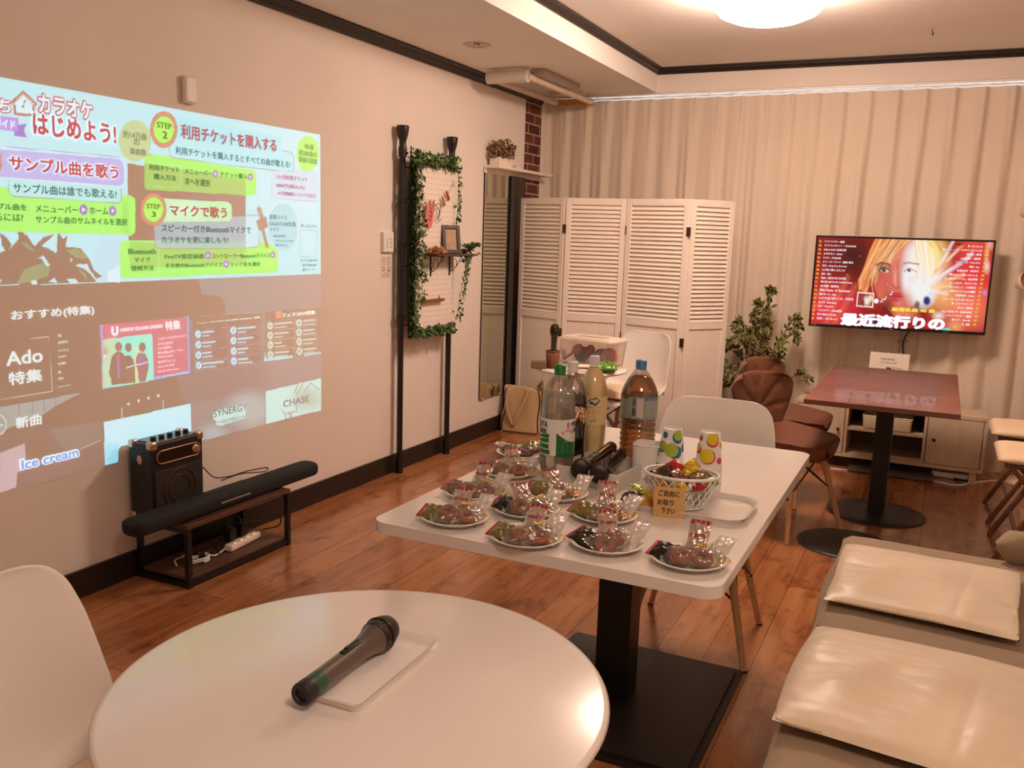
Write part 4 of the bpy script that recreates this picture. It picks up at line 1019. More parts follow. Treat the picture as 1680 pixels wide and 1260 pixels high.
# ================================================================== tote bag
tb = thing('tote_bag', 'beige tote bag with dark piping on the floor below the mirror', 'bag', (0.185, 5.79, 0), 0.13)
M_tote = mat('tote canvas', (196, 164, 124), 0.85, vary=0.06, bump=0.25, bs=300); M_pipe = mat('tote piping', (44, 26, 20), 0.7)
def tote(u, v):
    a = 2*PI*u; ex = 0.5; ct, sn = math.cos(a), math.sin(a); x = math.copysign(abs(ct)**ex, ct); y = math.copysign(abs(sn)**ex, sn)
    wz = 0.155-0.01*v+0.006*math.sin(5*v); dz = 0.085-0.045*v
    return Vector((x*wz+0.008*math.sin(7*v+3*x), y*dz+0.010*math.sin(6*x+4*v)*v, 0.33*v+0.018*v*math.cos(3*x)*(1 if y < 0 else -0.3)))
b = MB(); b.grid(tote, 48, 16, 0, True, True); b.box((0, 0, 0.004), (0.29, 0.15, 0.008)); b.build('body', M_tote, tb, solid=0.003)
b = MB()
for sx in (-1, 1): b.tube([tote(0.125 if sx > 0 else 0.375, 0)*1.0]+[tote(0.875 if sx > 0 else 0.625, v)*1.01 for v in np.linspace(0, 1, 12)], 0.005, 6)
b.tube([tote(u, 0.0)+Vector((0, 0, 0.006)) for u in np.linspace(0, 1, 40, endpoint=False)], 0.004, 6, closed=True)
b.build('piping', M_pipe, tb)
def strap(pts): 
    q = MB(); sp_ = spline(pts, 8); vs = []; 
    for i, p in enumerate(sp_):
        d = (sp_[min(i+1, len(sp_)-1)]-sp_[max(i-1, 0)]).normalized(); s_ = d.cross(Vector((0, -1, 0))).normalized()*0.014; vs += [p-s_, p+s_]
    q.add(vs, [(2*i, 2*i+1, 2*i+3, 2*i+2) for i in range(len(sp_)-1)], 0, True); return q
strap([(-0.10, -0.062, 0.32), (-0.105, -0.085, 0.2), (-0.075, -0.09, 0.10), (-0.05, -0.09, 0.06), (-0.015, -0.088, 0.14), (0.03, -0.07, 0.25), (0.045, -0.06, 0.32)]).build('handle', M_tote, tb, solid=0.003)
strap([(0.09, 0.04, 0.33), (0.15, -0.02, 0.38), (0.17, -0.05, 0.28), (0.165, -0.055, 0.16)]).build('handle', M_tote, tb, solid=0.003)

# ================================================================== ficus in the corner of the screen
fp = thing('ficus_plant', 'bushy ficus with cream-edged leaves beside the folding screen', 'plant', (1.79, 6.18, 0))
b = MB(); b.lathe([(0.001, 0), (0.10, 0), (0.13, 0.2), (0.135, 0.22), (0.12, 0.22), (0.115, 0.19), (0.001, 0.19)], 32); b.build('pot', mat('white planter', (226, 210, 194), 0.5), fp)
M_fl = [mat('ficus leaf', (52, 66, 30), 0.45, vary=0.3, vs=20), mat('ficus leaf margin', (178, 160, 104), 0.5, vary=0.1), mat('ficus stem', (92, 70, 46), 0.8)]
R = random.Random(21); st_ = MB(); lf = MB()
def ficus_leaf(p, d):
    up = Vector((R.uniform(-.4, .4), -0.8, R.uniform(0.1, 1))); L = R.uniform(0.04, 0.062); W = L*0.5
    d = Vector(d).normalized(); s_ = d.cross(up).normalized(); q = s_.cross(d).normalized(); p = Vector(p)
    for sc, mi_, lift in ((1.0, 1, 0), (0.68, 0, 0.0009)):
        vs = []
        for t_, w_ in ((0, 0.04), (0.22, 0.7), (0.5, 1.0), (0.78, 0.66), (1.0, 0.03)):
            tt = 0.5+(t_-0.5)*(1 if sc == 1 else 0.84); c = p+d*(L*tt)-q*(L*0.2*tt*tt)+q*lift*(1 if q.y < 0 else 1)
            vs += [c-s_*(W*w_*sc*0.5)+q*(W*w_*sc*0.12), c, c+s_*(W*w_*sc*0.5)+q*(W*w_*sc*0.12)]
        lf.add(vs, [f for k in range(4) for f in ((3*k, 3*k+1, 3*k+4, 3*k+3), (3*k+1, 3*k+2, 3*k+5, 3*k+4))], mi_, True)
for k in range(30):
    a = R.uniform(0, 2*PI); out = R.uniform(0.05, 0.29) if k > 3 else 0.05; h = 1.05-out*1.15+R.uniform(-0.22, 0.10) if k > 3 else (1.08, 0.98, 0.9, 0.86)[k]
    if k % 3 == 2: h = min(h, R.uniform(0.38, 0.62))
    e = Vector((math.cos(a)*out*1.1, math.sin(a)*out*0.5-0.04, max(h, 0.36))); m_ = Vector((e.x*0.45, e.y*0.45, e.z*0.72))
    pts_ = spline([(R.uniform(-.02, .02), R.uniform(-.02, .02), 0.2), m_, e, e+Vector((e.x*0.25, e.y*0.3-0.01, -0.03 if k > 2 else 0.03))], 7)
    st_.tube(pts_, [0.005-0.003*i/len(pts_) for i in range(len(pts_))], 5)
    for i, p in enumerate(pts_):
        if p.z < 0.40 or i < 6: continue
        for _ in range(3):
            dd = (pts_[i]-pts_[i-1]).normalized()+rdir(R)*0.9+Vector((0, -0.25, 0)); ficus_leaf(p+rdir(R)*0.008, dd)
st_.build('stem', M_fl[2], fp); lf.build('foliage', M_fl, fp)

# ================================================================== side table behind the bottles
STX, STY, STZ, STR = 0.97, 4.88, 0.66, 0.275
sd = thing('side_table', 'small round white table with a storage box before the folding screen', 'table', (STX, STY, 0))
b = MB(); b.lathe([(0.001, STZ), (STR-0.006, STZ), (STR, STZ-0.006), (STR, STZ-0.014), (STR-0.01, STZ-0.02), (0.001, STZ-0.02)], 64); b.build('tabletop', M_gloss, sd)
for k in range(3):
    a = 2*PI*k/3+0.3; b = MB(); b.cyl((math.cos(a)*0.10, math.sin(a)*0.10, STZ-0.02), (math.cos(a)*0.22, math.sin(a)*0.22, 0), 0.014, 0.011, 14); b.build('leg', M_white, sd)
# storage box with lid and its contents
sbx = thing('storage_box', 'clear storage box with white lid on the small round table', 'storage box', (0.985, 5.03, STZ), -0.18)
b = MB(); o = rrect(0.36, 0.22, 0.02); n = len(o)
b.grid(lambda u, v: Vector((o[int(round(u*n)) % n][0]*(0.9+0.1*v), o[int(round(u*n)) % n][1]*(0.9+0.1*v), 0.15*v)), n, 5, 0, True, True); b.prism([(x*0.9, y*0.9) for x, y in o], 0, 0.003)
b.build('body', mat_film('clear box plastic', (250, 240, 232), 0.10, 0.12, 0.1), sbx)
b = MB(); b.prism(rrect(0.375, 0.235, 0.022), 0.148, 0.158); b.prism(rrect(0.345, 0.205, 0.018), 0.158, 0.166); b.build('lid', mat('translucent lid', (238, 222, 208), 0.35), sbx, bevel=0.002)
b = MB(); b.prism(rrect(0.20, 0.07, 0.01), 0.1662, 0.1672); b.build('lid_label', mat('grey lid window', (178, 158, 138), 0.4), sbx)
M_tam = [mat('tambourine red', (176, 34, 44), 0.4, coat=0.4), mat('black toy plastic', (34, 30, 34), 0.4), mat('pink toy', (206, 120, 110), 0.5)]
ca, sa_ = math.cos(-0.18), math.sin(-0.18)
for k, (dx, m, lb) in enumerate(((-0.125, 0, 'red maraca inside the storage box, by the wicker cup'), (-0.02, 0, 'red maraca in the middle of the storage box'))):
    b = MB(); b.push(RY(0.9)); b.sphere((0, 0, 0.03), 0.03, 18, 12, sc=(1, 1, 1.3)); b.cyl((0, 0, 0.0), (0, 0, -0.07), 0.008, n=12); b.pop()
    tag(b.build('maraca', M_tam[0], loc=(0.985+dx*ca, 5.03+dx*sa_-0.03, STZ+0.065), rot=(0, 0, 0.5+k)), lb, 'maraca')
for k, (dx, lb) in enumerate(((-0.08, 'black rattle drum in the storage box between the red maracas'), (0.055, 'black rattle drum in the storage box beyond the maracas'))):
    b = MB(); b.push(RX(PI/2)); b.cyl((0, 0, -0.02), (0, 0, 0.02), 0.045, n=28); b.torus((0, 0, 0.02), 0.043, 0.004, 28, 6); b.pop(); tag(b.build('rattle_drum', M_tam[1], loc=(0.985+dx*ca, 5.03+dx*sa_+0.02, STZ+0.052)), lb, 'rattle drum')
b = MB(); b.push(RX(PI/2)); b.torus((0, 0, 0), 0.042, 0.012, 28, 8); b.cyl((0, 0, -0.004), (0, 0, 0.004), 0.04, n=24); b.pop(); tag(b.build('tambourine', M_tam[2], loc=(0.985+0.125*ca, 5.03+0.125*sa_-0.02, STZ+0.06)), 'pink tambourine at the end of the storage box', 'tambourine')
# wicker cup with microphone
p = atz(906, 604, STZ); t = NT('brown wicker'); wv = t.node('ShaderNodeTexWave'); wv.inputs['Scale'].default_value = 60; wv.inputs['Distortion'].default_value = 3; t.link(t.coords(), wv.inputs['Vector'])
t.link(t.ramp(wv.outputs['Fac'], [(0.2, lin((70, 36, 20))), (0.8, lin((148, 88, 48)))]), t.b.inputs['Base Color']); t.bump(wv.outputs['Fac'], 0.6, 0.004); M_wick = t.m
wc = thing('wicker_cup', 'brown wicker cup holding an upright microphone', 'cup', (p.x, p.y, STZ))
b = MB(); b.lathe([(0.001, 0.002), (0.034, 0.0), (0.036, 0.01), (0.040, 0.10), (0.037, 0.10), (0.033, 0.012), (0.001, 0.01)], 28); b.build('body', M_wick, wc)
b = MB(); b.torus((0, 0, 0.1), 0.0385, 0.004, 28, 8); b.build('rim', M_wick, wc)
WCUP = (p.x, p.y, STZ)
b = MB(); b.rbox((0, 0, 0.022), (0.09, 0.07, 0.042), 0.003); pq = atz(884, 604, STZ); tag(b.build('napkin_box', mat_wood('driftwood', (112, 84, 64), (146, 116, 92), (6, 6, 6)), loc=(pq.x, pq.y, STZ), rot=(0, 0, 0.4)), 'brown napkin box beside the wicker cup', 'box')
for k, (px, rz, lb) in enumerate((((960, 604), 0.5, 'white folded paper on the small round table behind the cola bottle'), ((948, 611), -0.35, 'dark-edged paper leaflet under the white folded paper'))):
    q = atz(*px, STZ); b = MB(); b.push(RX(0.03)); b.rbox((0, 0, 0), (0.15, 0.09, 0.004), 0.001); b.pop()
    tag(b.build('paper_leaflet', mat('white paper', (240, 228, 214), 0.7) if k == 0 else mat('leaflet dark edge', (206, 180, 156), 0.6), loc=(q.x, q.y, STZ+0.014-0.009*k), rot=(0, 0, rz)), lb, 'leaflet')
# black portable speaker on the floor by the screen
p = atz(1092, 712, 0); sp2 = thing('portable_speaker', 'small black portable speaker on the floor by the folding screen', 'speaker', (1.13, 5.66, 0), 0.25)
b = MB(); b.rbox((0, 0, 0.13), (0.17, 0.16, 0.26), 0.02, seg=3); b.build('cabinet', M_black, sp2)
for z, r in ((0.19, 0.04), (0.09, 0.055)):
    b = MB(); b.push(T(0, -0.081, z) @ RX(PI/2)); b.torus((0, 0, 0), r, 0.006, 28, 8); b.lathe([(0.001, 0.006), (r*0.3, 0.008), (r*0.35, 0.002), (r*0.95, 0.004)], 24); b.pop(); b.build('driver', mat('speaker ring', (90, 70, 56), 0.35, 0.4), sp2)
b = MB(); b.tube(spline([(-0.06, 0, 0.255), (-0.05, 0, 0.29), (0.05, 0, 0.29), (0.06, 0, 0.255)], 5), 0.008, 8); b.build('handle', M_black, sp2)
# ================================================================== low bench with sound gear
BX0, BX1, BY0, BY1, BZ = 0.022, 0.305, 2.445, 3.055, 0.262
M_bw = mat_wood('bench walnut', (70, 44, 32), (108, 70, 50), (9, 1.2, 9), 0.45)
bn = thing('low_bench', 'low dark wooden bench on a black steel frame against the projection wall', 'bench', ((BX0+BX1)/2, (BY0+BY1)/2, 0)); w_, l_ = BX1-BX0, BY1-BY0
b = MB(); b.rbox((0, 0, BZ-0.009), (w_, l_, 0.018), 0.002); b.build('top', M_bw, bn)
b = MB(); b.rbox((0, 0, 0.034), (w_-0.03, l_-0.03, 0.014), 0.002); b.build('shelf', M_bw, bn)
for sy in (-1, 1):
    y = sy*(l_/2-0.011)
    for sx in (-1, 1): b = MB(); b.box((sx*(w_/2-0.011), y, (BZ-0.018)/2), (0.02, 0.02, BZ-0.018)); b.build('leg', M_black, bn)
    for z in (0.011, BZ-0.027): b = MB(); b.box((0, y, z), (w_-0.042, 0.018, 0.018)); b.build('crossbar', M_black, bn)
for sx in (-1, 1): b = MB(); b.box((sx*(w_/2-0.011), 0, 0.0175), (0.016, l_-0.042, 0.018)); b.build('rail', M_black, bn)
# soundbar
sb = thing('soundbar', 'long black cloth-covered soundbar with rounded ends on the low bench', 'soundbar', (0.225, 2.77, BZ))
t = NT('speaker cloth'); n = t.noise(900, 2, t.coords()); t.link(t.ramp(n, [(0.3, lin((12, 11, 11))), (0.7, lin((32, 29, 28)))]), t.b.inputs['Base Color']); t.b.inputs['Roughness'].default_value = 0.85; t.bump(n, 0.4, 0.002); M_cloth = t.m
def sbar(u, v):
    a = 2*PI*u; y = -0.54+1.08*v; e = min(1.0, min(v, 1-v)/0.045); k = math.sqrt(max(0.0, 1-(1-e)**2.4)); ct, sn = math.cos(a), math.sin(a)
    return Vector((math.copysign(abs(ct)**0.62, ct)*0.055*(0.35+0.65*k)+0.0, y, 0.034+math.copysign(abs(sn)**0.62, sn)*0.034*(0.55+0.45*k)))
b = MB(); b.grid(sbar, 36, 60, 0, True, True)
for v in (0.0, 1.0): b.add([sbar(u, v) for u in np.linspace(0, 1, 36, endpoint=False)], [tuple(range(36))])
b.build('cabinet', M_cloth, sb)
b = MB(); b.box((0.0555, -0.03, 0.034), (0.0012, 0.17, 0.006)); b.build('logo_strip', mat('grey lettering strip', (150, 142, 136), 0.5, vary=0.5, vs=120), sb)
# karaoke speaker box
ks = thing('karaoke_speaker', 'black karaoke speaker box with chrome corners behind the soundbar', 'speaker', (0.10, 2.545, BZ))
kw, kl, kh = 0.125, 0.265, 0.315
M_chrome = mat('chrome', (214, 196, 176), 0.18, 0.95, vary=0.03)
b = MB(); b.rbox((0, 0, kh/2), (kw, kl, kh-0.01), 0.008); b.build('cabinet', mat('black vinyl', (22, 18, 17), 0.45, bump=0.2, bs=200), ks)
b = MB(); b.rbox((kw/2+0.002, 0, 0.105), (0.006, kl-0.02, 0.19), 0.003); b.build('grille', mat('brown black grille', (40, 29, 24), 0.55, vary=0.1, bump=0.4, bs=500), ks)
for r in (0.082, 0.055): b = MB(); b.push(T(kw/2+0.006, 0, 0.11) @ RY(PI/2)); b.torus((0, 0, 0), r, 0.0022, 40, 6); b.pop(); b.build('driver_ring', mat('dim bronze ring', (78, 58, 46), 0.35, 0.5), ks)
b = MB(); o = rrect(kl-0.04, 0.052, 0.026, 8); b.tube([(kw/2+0.005, x, 0.254+y) for x, y in o], 0.003, 8, closed=True); b.build('panel_rim', mat('rose metal rim', (170, 128, 108), 0.3, 0.7), ks)
b = MB(); b.push(T(kw/2+0.002, 0, 0.254) @ RY(PI/2)); b.prism([(y, x) for x, y in rrect(kl-0.042, 0.05, 0.025, 8)][::-1], 0.0, 0.003); b.pop(); b.build('display_panel', mat('gloss black panel', (10, 9, 9), 0.1), ks)
b = MB(); b.push(T(kw/2+0.004, 0.085, 0.256) @ RY(PI/2)); b.lathe([(0.019, 0), (0.018, 0.008), (0.010, 0.011), (0.001, 0.011)], 24); b.pop(); b.build('dial', mat('champagne dial', (196, 160, 118), 0.25, 0.8), ks)
for sx in (-1, 1):
    for sy in (-1, 1):
        for z in (0.012, kh-0.012):
            b = MB(); b.rbox((sx*(kw/2-0.013), sy*(kl/2-0.013), z), (0.034, 0.034, 0.034), 0.009); b.build('corner_guard', M_chrome, ks)
b = MB(); b.rbox((0, 0, kh-0.004), (kw-0.02, kl-0.05, 0.006), 0.002); b.build('control_panel', mat('grey control plate', (112, 112, 114), 0.3, 0.3), ks)
for k in range(5):
    b = MB(); b.cyl((0.02, -0.085+0.042*k, kh-0.002), (0.02, -0.085+0.042*k, kh+0.016), 0.0115, 0.0105, 16); b.build('knob', M_black, ks)
b = MB(); b.push(T(0.0, -kl/2-0.001, 0.245) @ RX(PI/2)); b.prism([(0.016*math.cos(a)*(1 if abs(math.sin(a)) < .8 else .8), 0.02*math.sin(a)) for a in np.linspace(0, 2*PI, 7)[:-1]], 0, 0.004); b.pop(); b.build('strap_mount', M_chrome, ks)
cable('speaker_cable', [(0.12, 2.68, 0.44), (0.10, 2.74, 0.40), (0.10, 2.80, 0.345), (0.12, 2.87, 0.335), (0.15, 2.95, 0.345), (0.2, 3.02, 0.352), (0.2, 3.0, 0.338), (0.14, 2.92, 0.338), (0.1, 2.84, 0.32)], 0.0025, M_black, 'thin black cable running from the karaoke speaker over the soundbar')
q = MB(); q.rbox((0, 0, 0.012), (0.05, 0.12, 0.022), 0.01); tag(q.build('remote_control', mat('dusky brown plastic', (86, 66, 54), 0.4), loc=(0.125, 2.79, BZ)), 'small brown remote lying between the speaker box and the soundbar', 'remote control')
# power strip and its leads on the bench shelf
SHZ = 0.041
pw = thing('power_strip', 'white power strip with plugs on the low bench shelf', 'power strip', (0.20, 2.86, SHZ), 0.12)
b = MB(); b.rbox((0, 0, 0.015), (0.045, 0.215, 0.03), 0.01, seg=3); b.build('body', mat('warm white plastic', (248, 232, 214), 0.35), pw)  # body in a plain, warmer white than the other plastic parts
for k in range(4): b = MB(); b.cyl((0.012, -0.07+0.045*k, 0.0301), (0.012, -0.07+0.045*k, 0.0315), 0.004, n=10); b.build('switch', mat_emit('orange switch light', (1.0, 0.35, 0.12), 2.0), pw)
for k, lb in ((0, 'black plug in the power strip nearer the white cable coil'), (1, 'black plug in the power strip nearer the bench end')):
    b = MB(); b.rbox((0, 0, 0.03), (0.036, 0.045, 0.058), 0.006); b.cyl((0, 0, 0.055), (-0.01, 0, 0.075), 0.006, 0.003, 10); tag(b.build('power_plug', M_black, loc=(0.185-0.006*k, 2.80+0.075*k, SHZ+0.031), rot=(0, 0, 0.12)), lb, 'plug')
coil = [(0.20+0.03*math.cos(a)+0.004*math.sin(3*a), 2.60+0.045*math.sin(a)*(1+0.1*math.sin(2*a)), SHZ+0.008+0.0016*a/1.2) for a in np.linspace(0, 15, 46)]
cable('white_cable', coil+[(0.21, 2.68, SHZ+0.008), (0.2, 2.73, SHZ+0.008), (0.2, 2.752, SHZ+0.014)], 0.0035, M_white, 'white power lead coiled on the bench shelf')
cable('white_cable', [(0.16, 2.52, SHZ+0.007), (0.11, 2.56, SHZ+0.007), (0.1, 2.62, SHZ+0.007), (0.09, 2.66, 0.09), (0.06, 2.68, 0.17), (0.06, 2.66, 0.235)], 0.0035, M_white, 'white lead rising from the bench shelf behind the coil')
cable('black_cable', [(0.178, 2.80, SHZ+0.105), (0.15, 2.80, SHZ+0.12), (0.13, 2.83, SHZ+0.06), (0.16, 2.74, SHZ+0.02), (0.22, 2.70, SHZ+0.006)], 0.003, M_black, 'black lead from the plug nearer the coil')
cable('black_cable', [(0.17, 2.875, SHZ+0.105), (0.14, 2.89, SHZ+0.11), (0.12, 2.95, SHZ+0.07), (0.15, 3.02, SHZ+0.05), (0.2, 3.09, 0.12), (0.2, 3.1, 0.06), (0.1, 3.1, 0.02)], 0.003, M_black, 'black lead looping out past the bench end')
b = MB(); b.rbox((0, 0, 0.016), (0.05, 0.07, 0.032), 0.006); tag(b.build('power_adapter', M_black, loc=(0.17, 2.655, SHZ)), 'black power adapter beside the coiled white lead', 'adapter')
# ================================================================== microphones
M_mesh = None
def mic_mesh_mat():
    t = NT('microphone grille'); v = t.coords(); vo = t.node('ShaderNodeTexVoronoi'); vo.inputs['Scale'].default_value = 420; t.link(v, vo.inputs['Vector'])
    t.link(t.ramp(vo.outputs['Distance'], [(0.15, lin((8, 6, 6))), (0.6, lin((56, 46, 38)))]), t.b.inputs['Base Color']); t.b.inputs['Metallic'].default_value = 0.6; t.b.inputs['Roughness'].default_value = 0.35
    t.bump(vo.outputs['Distance'], 0.7, 0.002); return t.m
M_mesh = mic_mesh_mat()
M_gun = mat('gunmetal', (118, 106, 97), 0.36, 0.7, vary=0.05); M_bronze = mat('bronze barrel', (120, 92, 74), 0.18, 0.9, vary=0.05)
def microphone(label, tail, head, band=None, barrel=None, L=0.262, group='wireless microphones', sw=True):
    """lies from tail to head (points on the axis)"""
    C = thing('microphone', label, 'microphone', tail, 0, group)
    d = (Vector(head)-Vector(tail)).normalized(); q = d.to_track_quat('Z', 'Y'); C.rotation_mode = 'QUATERNION'; C.rotation_quaternion = q
    k = L/0.262
    b = MB(); b.lathe([(r*k, z*k) for r, z in ((0.0175, 0.024), (0.0175, 0.05), (0.0172, 0.13), (0.0185, 0.165), (0.0225, 0.192), (0.0265, 0.203))], 32); b.build('barrel', barrel or M_gun, C)
    b = MB(); b.lathe([(r*k, z*k) for r, z in ((0.011, 0.004), (0.012, 0.0), (0.017, 0.0), (0.0185, 0.003), (0.0185, 0.022), (0.0175, 0.025))], 32)
    b.lathe([(0.001, 0.005*k), (0.0115*k, 0.005*k)], 24); b.build('tail_cap', mat('black rubber cap', (30, 28, 27), 0.5), C)
    b = MB(); b.lathe([(r*k, z*k) for r, z in ((0.0265, 0.203), (0.0285, 0.208), (0.0285, 0.224), (0.0275, 0.238), (0.023, 0.252), (0.014, 0.2595), (0.001, 0.262))], 36); b.build('grille', M_mesh, C)
    b = MB(); b.torus((0, 0, 0.2245*k), 0.0287*k, 0.002*k, 36, 8); b.build('grille_band', mat('dark bronze band', (74, 56, 38), 0.3, 0.8), C)
    if band: b = MB(); b.lathe([(0.01765*k, 0.026*k), (0.01775*k, 0.028*k), (0.01775*k, 0.046*k), (0.01765*k, 0.048*k)], 32); b.build('colour_band', band, C)
    if sw: b = MB(); b.push(T(0, 0.0165*k, 0.135*k)); b.rbox((0, 0, 0), (0.012*k, 0.006*k, 0.052*k), 0.0025); b.rbox((0, 0.003, -0.008), (0.008*k, 0.004, 0.012), 0.001); b.pop(); b.build('switch', M_black, C)
    return C
# the one on the round table, on its tray
M_tray = mat('white tray', (240, 232, 226), 0.3, vary=0.02, coat=0.2)
def tray(name, label, cat, loc, rz, w, l, h, m, r=0.012, th=0.003, flare=1.04):
    C = thing(name, label, cat, loc, rz); o = rrect(w, l, r, 6); n = len(o)
    b = MB(); b.prism([(x/flare, y/flare) for x, y in o], 0, th); b.build('base', m, C)
    b = MB(); st = [(1/flare, 0.0), (1.0, h), (1.0+0.01, h+0.0005), (1.0, h-0.0005), (1-th*2/min(w, l), h-0.001), ((1/flare)-th*2/min(w, l), th)]
    b.grid(lambda u, v: Vector((o[int(round(u*n)) % n][0]*st[int(round(v*5))][0], o[int(round(u*n)) % n][1]*st[int(round(v*5))][0], st[int(round(v*5))][1])), n, 6, 0, True, True)
    b.build('rim', m, C); return C
a1, a2 = atz(590, 1172, RZT), atz(722, 1060, RZT); dv = a2-a1; trz = math.atan2(dv.y, dv.x)-PI/2
tw = 0.11; tl = dv.length+0.008; nx = Vector((-dv.y, dv.x, 0)).normalized(); tc_ = a1+dv*0.5+nx*tw/2
tray('tray', 'small white tray under the microphone on the round table', 'tray', (tc_.x, tc_.y, RZT), trz, tw, tl, 0.013, M_tray)
t0 = atz(497, 1138, RZT+0.028); t1 = atz(634, 1032, RZT+0.032); dd = (t1-t0).normalized()
microphone('grey microphone with a green band on the round table tray', t0-dd*0.006+Vector((0, 0, 0.0)), t1, mat('green band', (34, 84, 58), 0.4), None, 0.262)
# the one standing in the wicker cup
microphone('dark microphone standing upright in the wicker cup', (WCUP[0], WCUP[1], WCUP[2]+0.012), (WCUP[0]+0.012, WCUP[1]-0.01, WCUP[2]+0.27), None, mat('dark barrel', (86, 80, 72), 0.35, 0.6), 0.25)

# ================================================================== mic box on the snack table
c0 = atz(925, 772, TZ+0.04); c1 = atz(1008, 787, TZ+0.04); bx_d = (c1-c0); 
MBX = thing('microphone_box', 'open white box holding two dark microphones on the snack table', 'box', (1.985, 2.478, TZ), -0.10)
bw, bl, bh, M_box = 0.20, 0.22, 0.05, mat('white box board', (226, 218, 208), 0.5)
b = MB(); b.rbox((0, 0, 0.002), (bw, bl, 0.004), 0.001)
b.build('base', M_box, MBX)
for c, d in (((0, -bl/2, bh/2), (bw, 0.004, bh)), ((0, bl/2, bh/2), (bw, 0.004, bh)), ((-bw/2, 0, bh/2), (0.004, bl, bh)), ((bw/2, 0, bh/2), (0.004, bl, bh))):
    b = MB(); b.rbox(c, d, 0.0012); b.build('side', M_box, MBX)
h1, e1 = atz(945, 775, TZ+0.045), atz(1012, 727, TZ+0.075); h2, e2 = atz(978, 783, TZ+0.045), atz(1032, 733, TZ+0.06)
def mic_between(label, head, tail, barrel):
    d = (head-tail).normalized(); microphone(label, head-d*0.262+Vector((0, 0, 0.0)), head, None, barrel, 0.262)
mic_between('bronze microphone in the white box, nearer the cola bottle', h1, e1, M_bronze)
mic_between('dark chrome microphone in the white box, nearer the tea bottle', h2, e2, mat('dark chrome barrel', (66, 54, 46), 0.12, 0.95, vary=0.05))

# ================================================================== bottles
M_pet = mat_film('clear bottle plastic', (250, 248, 244), 0.0, 0.04, 0.02, 20)
def liquid(name, tint, body, haze):
    return mat_film(name, tint, body, 0.05, 0.02, 30, haze)
def ribbed(z0, z1, r, n, dep):
    return [(r-dep*(0.5-0.5*math.cos(2*PI*n*k/(n*8))), z0+(z1-z0)*k/(n*8)) for k in range(n*8+1)]
def bottle(name, label, loc, prof, liq_top, m_liq, m_cap, m_label, lab, cap_r=0.0155, H=0.33, rz=0.0, lettering=None, sq=None):
    C = thing(name, label, 'bottle', loc, rz, 'drink bottles on the snack table')
    b = MB(); b.lathe(prof, 40, sq=sq); b.build('body', M_pet, C)
    inner = [(max(r-0.0018, 0.001), z) for r, z in prof if z <= liq_top]; rt = inner[-1][0]
    b = MB(); b.lathe([(0.001, 0.004)]+[(r, max(z, 0.004)) for r, z in inner]+[(rt*0.5, liq_top), (0.001, liq_top)], 36, sq=sq); b.build('drink', m_liq, C)
    b = MB(); n = 40; zc = H
    b.lathe([(cap_r+0.0005, zc-0.030), (cap_r+0.001, zc-0.026), (cap_r, zc-0.024), (cap_r, zc-0.003), (cap_r-0.002, zc), (0.001, zc)], 32)
    for k in range(24): a = 2*PI*k/24; b.box((cap_r*math.cos(a), cap_r*math.sin(a), zc-0.013), (0.0014, 0.0014, 0.018), 0, RZ(a).to_3x3())
    b.build('cap', m_cap, C)
    if lab:
        z0, z1, off = lab; pr = [(interp([p[1] for p in prof], [p[0] for p in prof], z)+off, z) for z in np.linspace(z0, z1, 8)]
        b = MB(); b.lathe(pr, 48, sq=sq); lb = b.build('label', m_label, C)
        if lettering: lettering(C, lambda a, z: Vector((math.sin(a)*(interp([p[1] for p in prof], [p[0] for p in prof], z)+off+0.0006), -math.cos(a)*(interp([p[1] for p in prof], [p[0] for p in prof], z)+off+0.0006), z)), lb)
    return C
def facing(p): return math.atan2(p.y-CAM.y, p.x-CAM.x)-PI/2      # local -y looks to the camera
